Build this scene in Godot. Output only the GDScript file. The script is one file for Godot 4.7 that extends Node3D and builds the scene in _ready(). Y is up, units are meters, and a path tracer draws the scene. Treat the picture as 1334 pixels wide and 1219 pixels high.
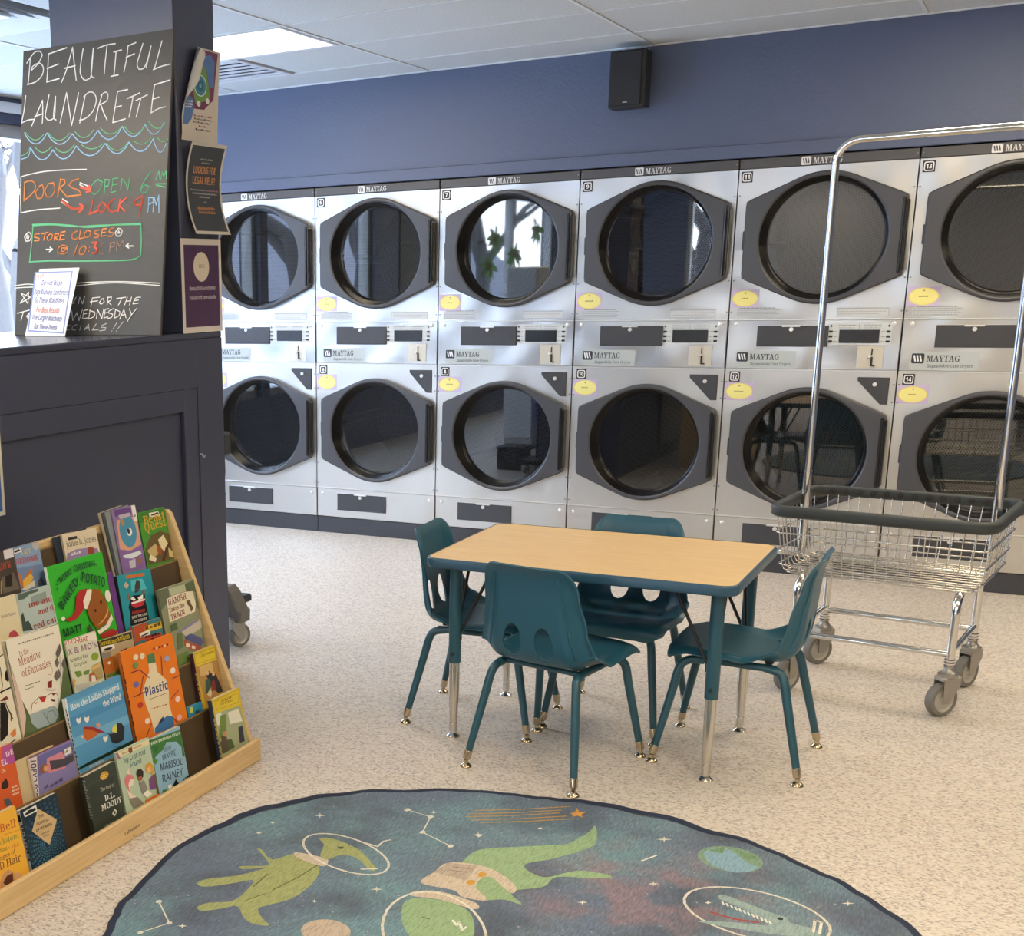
extends Node3D
# A laundrette: a wall of stacked dryers, a child's table with four chairs, a wire cart, a book rack and a round rug.
# Metres, y up. The dryer fronts lie in the plane z = 0, x runs to the right along them, z comes towards the camera.

const DRYER_W := 0.8
const CEIL := 2.647
var M := {}
var taken := {}
var glyphs := {}
var fonts := []


func _ready():
	setup_camera_and_light()
	make_materials()
	build_room()
	build_mirrored_things()
	build_outside()
	build_dryers()
	build_wall_things()
	build_table_and_chairs()
	build_carts()
	build_book_rack()
	build_books()
	build_counter_things()
	build_rug()


func setup_camera_and_light():
	var cam := Camera3D.new()
	cam.name = "camera"
	var f := 1656.54
	var near := 0.05
	cam.set_frustum(1219.0 / f * near, Vector2((667.0 - 309.67) / f * near, (798.33 - 609.5) / f * near), near, 200.0)
	cam.transform = Transform3D(Basis(Vector3(0.848904, -0.022892, -0.528051), Vector3(-0.113498, 0.967861, -0.224419), Vector3(0.516218, 0.250443, 0.819022)), Vector3(3.79828, 1.53259, 6.99817))
	add_child(cam)
	var e := Environment.new()
	var sky := Sky.new()
	var sm := ProceduralSkyMaterial.new()
	sm.sky_top_color = Color(0.66, 0.76, 0.90)
	sm.sky_horizon_color = Color(0.93, 0.96, 1.0)
	sm.ground_bottom_color = Color(0.80, 0.82, 0.84)
	sm.ground_horizon_color = Color(0.93, 0.96, 1.0)
	sm.sky_energy_multiplier = 1.0
	sky.sky_material = sm
	e.background_mode = Environment.BG_SKY
	e.sky = sky
	e.background_energy_multiplier = 25.0
	e.tonemap_mode = Environment.TONE_MAPPER_LINEAR
	e.tonemap_exposure = 0.82
	e.sdfgi_enabled = true
	e.ssao_enabled = true
	e.ssil_enabled = true
	var we := WorldEnvironment.new()
	we.name = "world_environment"
	we.environment = e
	add_child(we)


# ------------------------------------------------------------------ mesh builder
class MB:
	var v := PackedVector3Array()
	var n := PackedVector3Array()
	var uv := PackedVector2Array()
	var c := PackedColorArray()
	var ix := PackedInt32Array()
	var xf := Transform3D()
	var col := Color.WHITE

	func vert(p: Vector3, nn: Vector3, t := Vector2.ZERO) -> int:
		v.append(xf * p)
		n.append((xf.basis * nn).normalized())
		uv.append(t)
		c.append(col)
		return v.size() - 1

	func tri(a: int, b: int, d: int) -> void:
		var g := (v[b] - v[a]).cross(v[d] - v[a])
		if g.dot(n[a] + n[b] + n[d]) > 0.0:
			ix.append(a); ix.append(d); ix.append(b)
		else:
			ix.append(a); ix.append(b); ix.append(d)

	func face(pts: Array, nn: Vector3) -> void:   # a flat convex face
		var first := v.size()
		var side := nn.abs()
		for p in pts:
			var t := Vector2(p.x, p.y)
			if side.x > side.y and side.x > side.z: t = Vector2(p.z, p.y)
			elif side.y > side.z: t = Vector2(p.x, p.z)
			vert(p, nn, t)
		for k in range(1, pts.size() - 1):
			tri(first, first + k, first + k + 1)

	func box(ctr: Vector3, size: Vector3, b := 0.0) -> void:
		var h := size / 2.0
		b = minf(b, minf(h.x, minf(h.y, h.z)) * 0.9)
		for a in 3:
			var u := (a + 1) % 3
			var w := (a + 2) % 3
			for s in [-1.0, 1.0]:
				var nn := Vector3.ZERO
				nn[a] = s
				var pts := []
				for q in [[-1, -1], [1, -1], [1, 1], [-1, 1]]:
					var p := Vector3.ZERO
					p[a] = s * h[a]
					p[u] = q[0] * (h[u] - b)
					p[w] = q[1] * (h[w] - b)
					pts.append(ctr + p)
				face(pts, nn)
		if b <= 0.0:
			return
		for a in 3:
			var u := (a + 1) % 3
			var w := (a + 2) % 3
			for su in [-1.0, 1.0]:
				for sw in [-1.0, 1.0]:
					var nn := Vector3.ZERO
					nn[u] = su
					nn[w] = sw
					var pts := []
					for q in [[-1.0, 0], [1.0, 0], [1.0, 1], [-1.0, 1]]:
						var p := Vector3.ZERO
						p[a] = q[0] * (h[a] - b)
						p[u] = su * (h[u] - (b if q[1] == 1 else 0.0))
						p[w] = sw * (h[w] - (0.0 if q[1] == 1 else b))
						pts.append(ctr + p)
					face(pts, nn.normalized())
		for sx in [-1.0, 1.0]:
			for sy in [-1.0, 1.0]:
				for sz in [-1.0, 1.0]:
					face([ctr + Vector3(sx * h.x, sy * (h.y - b), sz * (h.z - b)), ctr + Vector3(sx * (h.x - b), sy * h.y, sz * (h.z - b)), ctr + Vector3(sx * (h.x - b), sy * (h.y - b), sz * h.z)], Vector3(sx, sy, sz).normalized())

	func span(lo: Vector3, hi: Vector3, b := 0.0) -> void:
		box((lo + hi) / 2.0, hi - lo, b)

	# rows of points, all of one length; smooth; normals from the neighbours, turned to face away from the middle line if out is 1
	func sheet(rows: Array, closed: bool, flip := false, wrap := false) -> void:
		var nr := rows.size()
		var nc: int = rows[0].size()
		var first := v.size()
		for i in nr:
			for j in nc:
				var up: Vector3 = (rows[(i + 1) % nr] if wrap else rows[mini(i + 1, nr - 1)])[j] - (rows[(i + nr - 1) % nr] if wrap else rows[maxi(i - 1, 0)])[j]
				var j1 := (j + 1) % nc if closed else mini(j + 1, nc - 1)
				var j0 := (j + nc - 1) % nc if closed else maxi(j - 1, 0)
				var across: Vector3 = rows[i][j1] - rows[i][j0]
				var nn := across.cross(up)
				if flip: nn = -nn
				vert(rows[i][j], nn.normalized() if nn.length() > 1e-12 else Vector3.UP, Vector2(float(j) / nc, float(i) / nr))
		for i in (nr if wrap else nr - 1):
			for j in (nc if closed else nc - 1):
				var j1 := (j + 1) % nc
				var i1 := (i + 1) % nr
				var a := first + i * nc + j
				var b := first + i * nc + j1
				var d := first + i1 * nc + j1
				var e := first + i1 * nc + j
				tri(a, b, d)
				tri(a, d, e)

	func tube(pts: Array, r, sides := 10, closed := false, caps := true) -> void:
		var rows := []
		var count := pts.size()
		var ref := Vector3.ZERO
		for i in count:
			var t: Vector3
			if closed: t = (pts[(i + 1) % count] - pts[(i + count - 1) % count]).normalized()
			else: t = (pts[mini(i + 1, count - 1)] - pts[maxi(i - 1, 0)]).normalized()
			if ref == Vector3.ZERO:
				ref = Vector3.UP if absf(t.y) < 0.9 else Vector3.RIGHT
			ref = (ref - t * ref.dot(t)).normalized()
			var bi := t.cross(ref)
			var rad: float = r[i] if r is Array else r
			var row := []
			for k in sides:
				var a := TAU * k / sides
				row.append(pts[i] + (ref * cos(a) + bi * sin(a)) * rad)
			rows.append(row)
		sheet(rows, true, false, closed)
		if caps and not closed:
			face(rows[0], (pts[0] - pts[1]).normalized())
			face(rows[-1], (pts[-1] - pts[-2]).normalized())

	func lathe(profile: Array, seg := 24) -> void:   # Vector2(radius, height) round the y axis of xf
		for i in profile.size() - 1:
			var a: Vector2 = profile[i]
			var b: Vector2 = profile[i + 1]
			var d := (b - a)
			if d.length() < 1e-7: continue
			var own := Vector2(d.y, -d.x).normalized()
			var na := own
			var nb := own
			if i > 0:
				var d0: Vector2 = a - profile[i - 1]
				var n0 := Vector2(d0.y, -d0.x).normalized()
				if n0.dot(own) > 0.75: na = (n0 + own).normalized()
			if i < profile.size() - 2:
				var d1: Vector2 = profile[i + 2] - b
				var n1 := Vector2(d1.y, -d1.x).normalized()
				if n1.dot(own) > 0.75: nb = (n1 + own).normalized()
			var first := v.size()
			for k in seg + 1:
				var t := TAU * k / seg
				var cs := cos(t)
				var sn := sin(t)
				vert(Vector3(a.x * cs, a.y, a.x * sn), Vector3(na.x * cs, na.y, na.x * sn), Vector2(float(k) / seg, a.y))
				vert(Vector3(b.x * cs, b.y, b.x * sn), Vector3(nb.x * cs, nb.y, nb.x * sn), Vector2(float(k) / seg, b.y))
			for k in seg:
				var q := first + k * 2
				if a.x > 1e-6: tri(q, q + 2, q + 1)
				if b.x > 1e-6: tri(q + 1, q + 2, q + 3)

	func extrude(poly: Array, z0: float, z1: float, b := 0.0) -> void:   # a flat outline in x, y with its front at z1
		var pts := PackedVector2Array(poly)
		if Geometry2D.is_polygon_clockwise(pts): pts.reverse()
		var count := pts.size()
		var inner := PackedVector2Array()
		for i in count:
			var e0 := (pts[i] - pts[(i + count - 1) % count]).normalized()
			var e1 := (pts[(i + 1) % count] - pts[i]).normalized()
			var m := (Vector2(e0.y, -e0.x) + Vector2(e1.y, -e1.x))
			m = m / maxf(m.length_squared() / 2.0, 0.3)
			inner.append(pts[i] - m * b)
		var t := Geometry2D.triangulate_polygon(inner)
		for side in 2:
			var first := v.size()
			var src := inner if side == 0 else pts
			for p in src: vert(Vector3(p.x, p.y, z1 if side == 0 else z0), Vector3(0, 0, 1 if side == 0 else -1), p)
			for k in range(0, t.size(), 3): tri(first + t[k], first + t[k + 1], first + t[k + 2])
		for i in count:
			var j := (i + 1) % count
			var e := (pts[j] - pts[i]).normalized()
			var nn := Vector3(e.y, -e.x, 0)
			face([Vector3(pts[i].x, pts[i].y, z0), Vector3(pts[j].x, pts[j].y, z0), Vector3(pts[j].x, pts[j].y, z1 - b), Vector3(pts[i].x, pts[i].y, z1 - b)], nn)
			if b > 0.0:
				face([Vector3(pts[i].x, pts[i].y, z1 - b), Vector3(pts[j].x, pts[j].y, z1 - b), Vector3(inner[j].x, inner[j].y, z1), Vector3(inner[i].x, inner[i].y, z1)], (nn + Vector3(0, 0, 1)).normalized())

	func disc(ctr: Vector3, r: float, nn: Vector3, seg := 32) -> void:
		var a := nn.cross(Vector3.UP if absf(nn.y) < 0.9 else Vector3.RIGHT).normalized()
		var b := nn.cross(a)
		var pts := []
		for k in seg: pts.append(ctr + (a * cos(TAU * k / seg) + b * sin(TAU * k / seg)) * r)
		face(pts, nn)

	# both faces and the rim of a thin sheet S(u, s), kept where phi(u, s) > 0
	func clipped(nu: int, ns: int, u0: float, u1: float, s0: float, s1: float, surf: Callable, phi: Callable, thick: float) -> void:
		var val := []
		for i in nu + 1:
			var row := []
			for j in ns + 1: row.append(phi.call(lerpf(u0, u1, float(i) / nu), lerpf(s0, s1, float(j) / ns)))
			val.append(row)
		var put := func(q: Vector2, side: float) -> int:
			var d := 0.002
			var p: Vector3 = surf.call(q.x, q.y)
			var nn: Vector3 = ((surf.call(q.x + d, q.y) - surf.call(q.x - d, q.y)) as Vector3).cross(surf.call(q.x, q.y + d) - surf.call(q.x, q.y - d)).normalized()
			return vert(p + nn * thick * side * 0.5, nn * side, q)
		for i in nu:
			for j in ns:
				var q := [Vector2(i, j), Vector2(i + 1, j), Vector2(i + 1, j + 1), Vector2(i, j + 1)]
				for half in [[0, 1, 2], [0, 2, 3]]:
					var keep := []
					var cut := []
					for k in 3:
						var a: Vector2 = q[half[k]]
						var b: Vector2 = q[half[(k + 1) % 3]]
						var fa: float = val[int(a.x)][int(a.y)]
						var fb: float = val[int(b.x)][int(b.y)]
						if fa > 0.0: keep.append(a)
						if (fa > 0.0) != (fb > 0.0):
							var m := a.lerp(b, fa / (fa - fb))
							keep.append(m)
							cut.append(m)
					if keep.size() < 3: continue
					for side in [1.0, -1.0]:
						var ids := []
						for m in keep: ids.append(put.call(Vector2(lerpf(u0, u1, m.x / nu), lerpf(s0, s1, m.y / ns)), side))
						for k in range(1, ids.size() - 1): tri(ids[0], ids[k], ids[k + 1])
					if cut.size() == 2:
						var ends := []
						for m in cut:
							var w := Vector2(lerpf(u0, u1, m.x / nu), lerpf(s0, s1, m.y / ns))
							ends.append(put.call(w, 1.0))
							ends.append(put.call(w, -1.0))
						var mid := Vector2.ZERO
						for m in keep: mid += m / keep.size()
						var inside: Vector3 = surf.call(lerpf(u0, u1, mid.x / nu), lerpf(s0, s1, mid.y / ns))
						var edge: Vector3 = v[ends[2]] - v[ends[0]]
						var nn := edge.cross(v[ends[1]] - v[ends[0]]).normalized()
						if nn.dot(v[ends[0]] - xf * inside) < 0.0: nn = -nn
						for k in ends: n[k] = nn
						tri(ends[0], ends[2], ends[1])
						tri(ends[1], ends[2], ends[3])

	func add_to(m: ArrayMesh, material: Material) -> void:
		if v.is_empty(): return
		var arr := []
		arr.resize(Mesh.ARRAY_MAX)
		arr[Mesh.ARRAY_VERTEX] = v
		arr[Mesh.ARRAY_NORMAL] = n
		arr[Mesh.ARRAY_TEX_UV] = uv
		arr[Mesh.ARRAY_COLOR] = c
		arr[Mesh.ARRAY_INDEX] = ix
		m.add_surface_from_arrays(Mesh.PRIMITIVE_TRIANGLES, arr)
		m.surface_set_material(m.get_surface_count() - 1, material)


# ------------------------------------------------------------------ flat print: coloured shapes in half millimetres, each a hair above the last
class Print extends MB:
	var host
	var layer := 0
	var gap := 0.00012
	var limit := Vector2.ZERO   # the sheet the print must stay on, when it is given

	func ink(hex: String) -> void:
		col = Color(hex).srgb_to_linear()
		layer += 1

	func at(x: float, y: float) -> Vector3:
		if limit.x > 0.0:
			x = clampf(x, 0.0, limit.x)
			y = clampf(y, 0.0, limit.y)
		return Vector3(x / 2000.0, y / 2000.0, layer * gap)

	func fan(pts: Array) -> void:
		var flat := PackedVector2Array()
		for p in pts: flat.append(Vector2(p.x, p.y))
		var t := Geometry2D.triangulate_polygon(flat)
		var first := v.size()
		for p in pts: vert(p, Vector3(0, 0, 1), Vector2(p.x, p.y))
		for k in range(0, t.size(), 3): tri(first + t[k], first + t[k + 1], first + t[k + 2])

	func poly(hex: String, a: Array) -> void:
		ink(hex)
		var pts := []
		for k in range(0, a.size(), 2): pts.append(at(a[k], a[k + 1]))
		fan(pts)

	func blob(hex: String, a: Array) -> void:   # an outline with rounded bends
		ink(hex)
		var q := []
		for k in range(0, a.size(), 2): q.append(Vector2(a[k], a[k + 1]))
		var pts := []
		var count := q.size()
		for i in count:
			for k in 4:
				var w: Vector2 = q[i].cubic_interpolate(q[(i + 1) % count], q[(i + count - 1) % count], q[(i + 2) % count], k / 4.0)
				pts.append(at(w.x, w.y))
		fan(pts)

	func rect(hex: String, x: float, y: float, w: float, h: float, nx := 1, ny := 1) -> void:
		ink(hex)
		for i in nx:
			for j in ny:
				face([at(x + w * i / nx, y + h * j / ny), at(x + w * (i + 1) / nx, y + h * j / ny), at(x + w * (i + 1) / nx, y + h * (j + 1) / ny), at(x + w * i / nx, y + h * (j + 1) / ny)], Vector3(0, 0, 1))

	func oval(hex: String, ctr: Array, rx: float, ry: float, seg := 22) -> void:
		ink(hex)
		var pts := []
		for k in seg: pts.append(at(ctr[0] + rx * cos(TAU * k / seg), ctr[1] + ry * sin(TAU * k / seg)))
		face(pts, Vector3(0, 0, 1))

	func line(hex: String, w: float, a: Array) -> void:
		ink(hex)
		var r := w / 2.0
		for k in range(0, a.size(), 2):
			var dot := []
			for q in 8: dot.append(at(a[k] + r * cos(TAU * q / 8), a[k + 1] + r * sin(TAU * q / 8)))
			face(dot, Vector3(0, 0, 1))
			if k + 3 < a.size():
				var d := Vector2(a[k + 2] - a[k], a[k + 3] - a[k + 1])
				if d.length() < 0.01: continue
				var o := Vector2(-d.y, d.x).normalized() * r
				face([at(a[k] + o.x, a[k + 1] + o.y), at(a[k + 2] + o.x, a[k + 3] + o.y), at(a[k + 2] - o.x, a[k + 3] - o.y), at(a[k] - o.x, a[k + 1] - o.y)], Vector3(0, 0, 1))

	func stroke(hex: String, w: float, a: Array) -> void:   # a drawn line: soft bends are rounded, sharp corners kept
		var run := [Vector2(a[0], a[1])]
		var out := []
		for k in range(2, a.size(), 2):
			var q := Vector2(a[k], a[k + 1])
			run.append(q)
			var sharp := true
			if k + 3 < a.size():
				var d0: Vector2 = q - run[run.size() - 2]
				var d1 := Vector2(a[k + 2], a[k + 3]) - q
				sharp = absf(d0.angle_to(d1)) > 1.15
			if sharp:
				if run.size() > 2: out.append_array(host.smooth_path(run, 5))
				else: out.append_array(run)
				run = [q]
		var flat := []
		for q in out: flat.append_array([q.x, q.y])
		line(hex, w, flat)

	func word(hex: String, text: String, ab: Array, h: float, font: int) -> void:
		var a := Vector2(ab[0], ab[1])
		var b := Vector2(ab[2], ab[3])
		var along := (b - a).normalized()
		var up := Vector2(-along.y, along.x)
		if font == 9:   # print too small to read: a row of short strokes
			ink(hex)
			var step := a.distance_to(b) / text.length()
			for k in text.length():
				var p := a + along * step * (k + 0.08)
				var q := along * step * 0.74
				var tall := up * h * (0.55 + 0.45 * float((k * 7 + text.length()) % 3) / 2.0)
				face([at(p.x, p.y), at(p.x + q.x, p.y + q.y), at(p.x + q.x + tall.x, p.y + q.y + tall.y), at(p.x + tall.x, p.y + tall.y)], Vector3(0, 0, 1))
			return
		ink(hex)
		var g: Dictionary = host.glyph(text, font)
		var kx: float = a.distance_to(b) / maxf(g.x1 - g.x0, 1e-5)
		var ky: float = h / g.cap
		var first := v.size()
		for p in g.v:
			var w: Vector2 = a + along * (p.x - g.x0) * kx + up * (p.y - g.base) * ky
			vert(at(w.x, w.y), Vector3(0, 0, 1), w)
		for k in range(0, g.ix.size(), 3): tri(first + g.ix[k], first + g.ix[k + 1], first + g.ix[k + 2])

	func word_up(hex: String, text: String, ab: Array, h: float, font: int) -> void:
		word(hex, text, ab, h, font)

	func feathers(hex: String, dark: String, w: float, h: float, cx: float, cy: float) -> void:   # rings of small ovals, larger outwards
		var bright := Color(hex)
		for ring in 13:
			var r := 26.0 + ring * 13.0 + ring * ring * 0.55
			var count := 22 + ring
			var tone := bright.lerp(Color(dark), clampf((ring - 5) / 12.0, 0.0, 0.55)).to_html(false)
			for k in count:
				var t := TAU * (k + 0.5 * (ring % 2)) / count
				var p := Vector2(cx + r * cos(t), cy + r * sin(t))
				if p.x < 8 or p.y < 8 or p.x > w - 8 or p.y > h - 8: continue
				layer -= 1
				oval(tone, [p.x, p.y], 4.4 + ring * 0.72, 3.6 + ring * 0.55, 8)
		layer += 1


func glyph(text: String, font: int) -> Dictionary:
	var key := text + "|" + str(font)
	if glyphs.has(key): return glyphs[key]
	if fonts.is_empty():
		for q in [["Droid Sans", 400], ["Droid Serif", 400], ["Droid Serif", 700], ["Droid Sans", 700], ["Droid Sans Mono", 400]]:
			var sf := SystemFont.new()
			sf.font_names = PackedStringArray([q[0]])
			sf.font_weight = q[1]
			fonts.append(sf)
	var make := func(s: String) -> Array:
		var tm := TextMesh.new()
		tm.font = fonts[font]
		tm.font_size = 48
		tm.pixel_size = 0.01
		tm.depth = 0.0
		tm.curve_step = 1.2
		tm.text = s
		return tm.get_mesh_arrays()
	var caps: Array = make.call("H")
	var lo := 1e9
	var hi := -1e9
	for p in caps[Mesh.ARRAY_VERTEX]:
		lo = minf(lo, p.y)
		hi = maxf(hi, p.y)
	var arr: Array = make.call(text)
	var x0 := 1e9
	var x1 := -1e9
	var pts: PackedVector3Array = arr[Mesh.ARRAY_VERTEX]
	var nn: PackedVector3Array = arr[Mesh.ARRAY_NORMAL]
	var idx: PackedInt32Array = arr[Mesh.ARRAY_INDEX] if arr[Mesh.ARRAY_INDEX] != null else PackedInt32Array(range(pts.size()))
	for p in pts:
		x0 = minf(x0, p.x)
		x1 = maxf(x1, p.x)
	glyphs[key] = {"v": pts, "ix": idx, "x0": x0, "x1": x1, "base": lo, "cap": hi - lo}
	return glyphs[key]


# ------------------------------------------------------------------ nodes
func numbered(called: String) -> String:
	if not taken.has(called):
		taken[called] = 0
		return called
	taken[called] += 1
	return "%s_%03d" % [called, taken[called]]


func tag(o: Node3D, label: String, category: String, group := "") -> Node3D:
	o.set_meta("label", label)
	o.set_meta("category", category)
	if group: o.set_meta("group", group)
	return o


func thing(called: String, label: String, category: String, at := Vector3.ZERO, turn := 0.0, group := "") -> Node3D:
	var o := Node3D.new()
	o.name = numbered(called)
	add_child(o, true)
	o.position = at
	o.rotation.y = turn
	return tag(o, label, category, group)


func obj(called: String, mb, material: Material, parent: Node = self, at := Vector3.ZERO) -> MeshInstance3D:
	var o := MeshInstance3D.new()
	o.name = numbered(called) if parent == self else called
	if mb is Mesh: o.mesh = mb
	else:
		var m := ArrayMesh.new()
		mb.add_to(m, material)
		o.mesh = m
	if mb is Mesh and material: o.material_override = material
	o.position = at
	parent.add_child(o, true)
	return o


func struct(called: String, mb, material: Material, parent: Node = self) -> MeshInstance3D:
	var o := obj(called, mb, material, parent)
	if parent == self: o.set_meta("kind", "structure")
	return o


func mesh_of(mb: MB, material: Material) -> ArrayMesh:
	var m := ArrayMesh.new()
	mb.add_to(m, material)
	return m


func boxes(list: Array, b := 0.0) -> MB:
	var mb := MB.new()
	for q in list: mb.span(q[0], q[1], b)
	return mb


func print_on() -> Print:
	var p := Print.new()
	p.host = self
	return p


func rounded(w: float, h: float, r: float, seg := 6) -> Array:   # outline of a rounded rectangle about the origin
	var out := []
	for q in [[1, 1, 0.0], [-1, 1, 0.25], [-1, -1, 0.5], [1, -1, 0.75]]:
		for k in seg + 1:
			var t: float = TAU * (q[2] + 0.25 * k / seg)
			out.append(Vector2(q[0] * (w / 2.0 - r) + r * cos(t), q[1] * (h / 2.0 - r) + r * sin(t)))
	return out


func smooth_path(pts: Array, per := 6) -> Array:   # a Catmull-Rom curve through points
	var out := []
	for i in pts.size() - 1:
		var a = pts[maxi(i - 1, 0)]
		var b = pts[i]
		var c = pts[i + 1]
		var d = pts[mini(i + 2, pts.size() - 1)]
		for k in per:
			out.append(b.cubic_interpolate(c, a, d, float(k) / per))
	out.append(pts[-1])
	return out


# ------------------------------------------------------------------ materials
func mat(hex: String, rough := 0.6, metal := 0.0) -> StandardMaterial3D:
	var m := StandardMaterial3D.new()
	m.albedo_color = Color(hex)
	m.roughness = rough
	m.metallic = metal
	return m


func tex(im: Image) -> ImageTexture:
	return ImageTexture.create_from_image(im)


func noise_image(size: int, freq: float, seed_: int, kind := FastNoiseLite.TYPE_SIMPLEX_SMOOTH, octaves := 3) -> Image:
	var fn := FastNoiseLite.new()
	fn.noise_type = kind
	fn.seed = seed_
	fn.frequency = freq
	fn.fractal_octaves = octaves
	return fn.get_seamless_image(size, size)


func fleck_image() -> Image:   # speckled vinyl: a pale ground with short ragged flecks in four tones
	var s := 1024
	var im := Image.create(s, s, false, Image.FORMAT_RGB8)
	im.fill(Color("d4cbbe"))
	var rng := RandomNumberGenerator.new()
	rng.seed = 11
	var tones := [Color("b7a99d"), Color("a0958d"), Color("cdb8a6"), Color("b09f91"), Color("e6ddd3"), Color("8f8781"), Color("c2b2a5")]
	for k in 30000:
		var x := rng.randi_range(0, s - 1)
		var y := rng.randi_range(0, s - 1)
		var tone: Color = tones[rng.randi_range(0, 6)]
		var rows := rng.randi_range(2, 5)
		for r in rows:
			var w := rng.randi_range(2, 6)
			var xx := (x + rng.randi_range(-2, 2) + s) % s
			im.fill_rect(Rect2i(xx, (y + r) % s, mini(w, s - xx), 1), tone)
	return im


func bump_material(m: StandardMaterial3D, im: Image, strength: float, scale_: float, world := true) -> StandardMaterial3D:
	var nm: Image = im.duplicate()
	nm.bump_map_to_normal_map(strength)
	m.normal_enabled = true
	m.normal_texture = tex(nm)
	m.uv1_triplanar = true
	m.uv1_world_triplanar = world
	m.uv1_scale = Vector3.ONE * scale_
	return m


func make_materials():
	var vinyl := mat("ffffff", 0.42)
	vinyl.albedo_texture = tex(fleck_image())
	vinyl.uv1_triplanar = true
	vinyl.uv1_world_triplanar = true
	vinyl.uv1_scale = Vector3.ONE / 1.35
	M.floor = vinyl
	var rough := noise_image(512, 0.05, 3)
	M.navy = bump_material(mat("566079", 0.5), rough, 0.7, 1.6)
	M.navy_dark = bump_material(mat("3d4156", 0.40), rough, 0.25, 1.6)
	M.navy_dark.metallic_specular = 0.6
	M.tile = mat("ccd0cf", 0.9)
	M.tile.albedo_texture = tex(noise_tint(noise_image(512, 0.09, 8, FastNoiseLite.TYPE_SIMPLEX, 4), Color("c2c7c7"), Color("dcdedc")))
	M.tile.uv1_triplanar = true
	M.tile.uv1_world_triplanar = true
	M.tile.uv1_scale = Vector3.ONE * 1.6
	M.tile.albedo_color = Color.WHITE
	M.tee = mat("dfe3e4", 0.5)
	M.far_wall = mat("bfbfbe", 0.7)
	M.block = mat("8f9088", 0.9)
	M.enamel = mat("e2e5e6", 0.3)
	M.leaf = mat("4f7a34", 0.5)
	M.leaf.backlight_enabled = true
	M.leaf.backlight = Color(0.25, 0.4, 0.12)
	M.hill = mat("86848b", 0.95)
	M.counter = mat("404354", 0.2)
	M.plaster = mat("c9ccd0", 0.8)
	M.alu = mat("b4b3ae", 0.45, 0.3)
	M.white_metal = mat("d8dadc", 0.4)
	# stainless steel: brushed, and a little wavy so that reflections bend
	var steel := mat("c2c2c1", 0.34, 1.0)
	M.steel = bump_material(steel, noise_image(512, 0.008, 21, FastNoiseLite.TYPE_SIMPLEX_SMOOTH, 1), 4.5, 0.9)
	var kick := mat("cfcdc8", 0.38, 1.0)
	M.kick = bump_material(kick, noise_image(512, 0.008, 22, FastNoiseLite.TYPE_SIMPLEX_SMOOTH, 1), 1.8, 0.9)
	M.door_grey = mat("434449", 0.38)
	M.door_dark = mat("1d1d1f", 0.25)
	M.header = mat("4d4c4e", 0.42)
	M.slot = mat("3b3c40", 0.5)
	M.base = mat("3a3c42", 0.35)
	M.cabinet = mat("8d8f92", 0.5, 0.5)
	M.drum = mat("8f8d88", 0.42, 0.85)
	M.drum.albedo_texture = tex(perforated())
	M.drum.uv1_triplanar = true
	M.drum.uv1_scale = Vector3.ONE * 9.0
	M.gasket = mat("26262a", 0.4)
	M.seam = mat("2b2b2d", 0.7)
	var glass := mat("ffffff", 0.02)
	glass.transparency = BaseMaterial3D.TRANSPARENCY_ALPHA
	glass.albedo_color = Color(0.8, 0.9, 0.95, 0.06)
	M.pane = glass
	var door_glass := mat("ffffff", 0.02)
	door_glass.transparency = BaseMaterial3D.TRANSPARENCY_ALPHA
	door_glass.albedo_color = Color(0.10, 0.11, 0.12, 0.78)
	door_glass.metallic_specular = 0.8
	door_glass.clearcoat_enabled = true
	door_glass.clearcoat = 0.7
	door_glass.clearcoat_roughness = 0.02
	M.door_glass = door_glass
	M.chrome = mat("d9d9d6", 0.12, 1.0)
	M.chrome_worn = mat("cfccc5", 0.2, 1.0)
	M.nickel = mat("bfb096", 0.22, 1.0)
	M.silver = mat("e4e4e2", 0.3, 0.6)
	M.teal = mat("24505f", 0.36)
	M.teal_plastic = bump_material(mat("215569", 0.40), noise_image(256, 0.2, 5), 0.5, 7.0, false)
	M.teal_edge = mat("2b5068", 0.35)
	var wood := mat("ffffff", 0.38)
	wood.albedo_texture = tex(wood_image(Color("d2ae78"), Color("e6c692"), 31))
	wood.uv1_scale = Vector3(1.0, 1.0, 1.0)
	M.wood = wood
	var birch := mat("ffffff", 0.45)
	birch.albedo_texture = tex(wood_image(Color("cfac76"), Color("e3c694"), 77))
	M.birch = birch
	M.hardboard = bump_material(mat("4f3d26", 0.7), noise_image(256, 0.15, 9), 1.0, 6.0, false)
	M.hard_edge = mat("8a7046", 0.7)
	M.bumper = mat("33393a", 0.5)
	M.caster = mat("a19e97", 0.35, 0.7)
	M.tyre = mat("76736c", 0.7)
	M.hub = mat("b5b1a8", 0.4, 0.2)
	M.black = mat("1c1c1f", 0.5)
	M.rubber = mat("2b2b2d", 0.8)
	M.speaker = mat("26282b", 0.55)
	M.pages = mat("d9cdb2", 0.8)
	M.paper = mat("d9d2c2", 0.7)
	M.board = bump_material(mat("4a463e", 0.42), noise_image(256, 0.03, 40), 0.5, 2.0, false)
	M.acrylic = mat("e9ecee", 0.25)
	var pr := mat("ffffff", 0.5)
	pr.vertex_color_use_as_albedo = true
	M.print = pr
	var gp := mat("ffffff", 0.32)
	gp.vertex_color_use_as_albedo = true
	M.gloss_print = gp
	M.snow = mat("e8edf2", 0.9)
	M.bark = mat("4a4440", 0.9)
	M.lens = mat("ffffff", 0.5)
	M.lens.emission_enabled = true
	M.lens.emission = Color(1.0, 0.97, 0.92)
	M.lens.emission_energy_multiplier = 3.0


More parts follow.
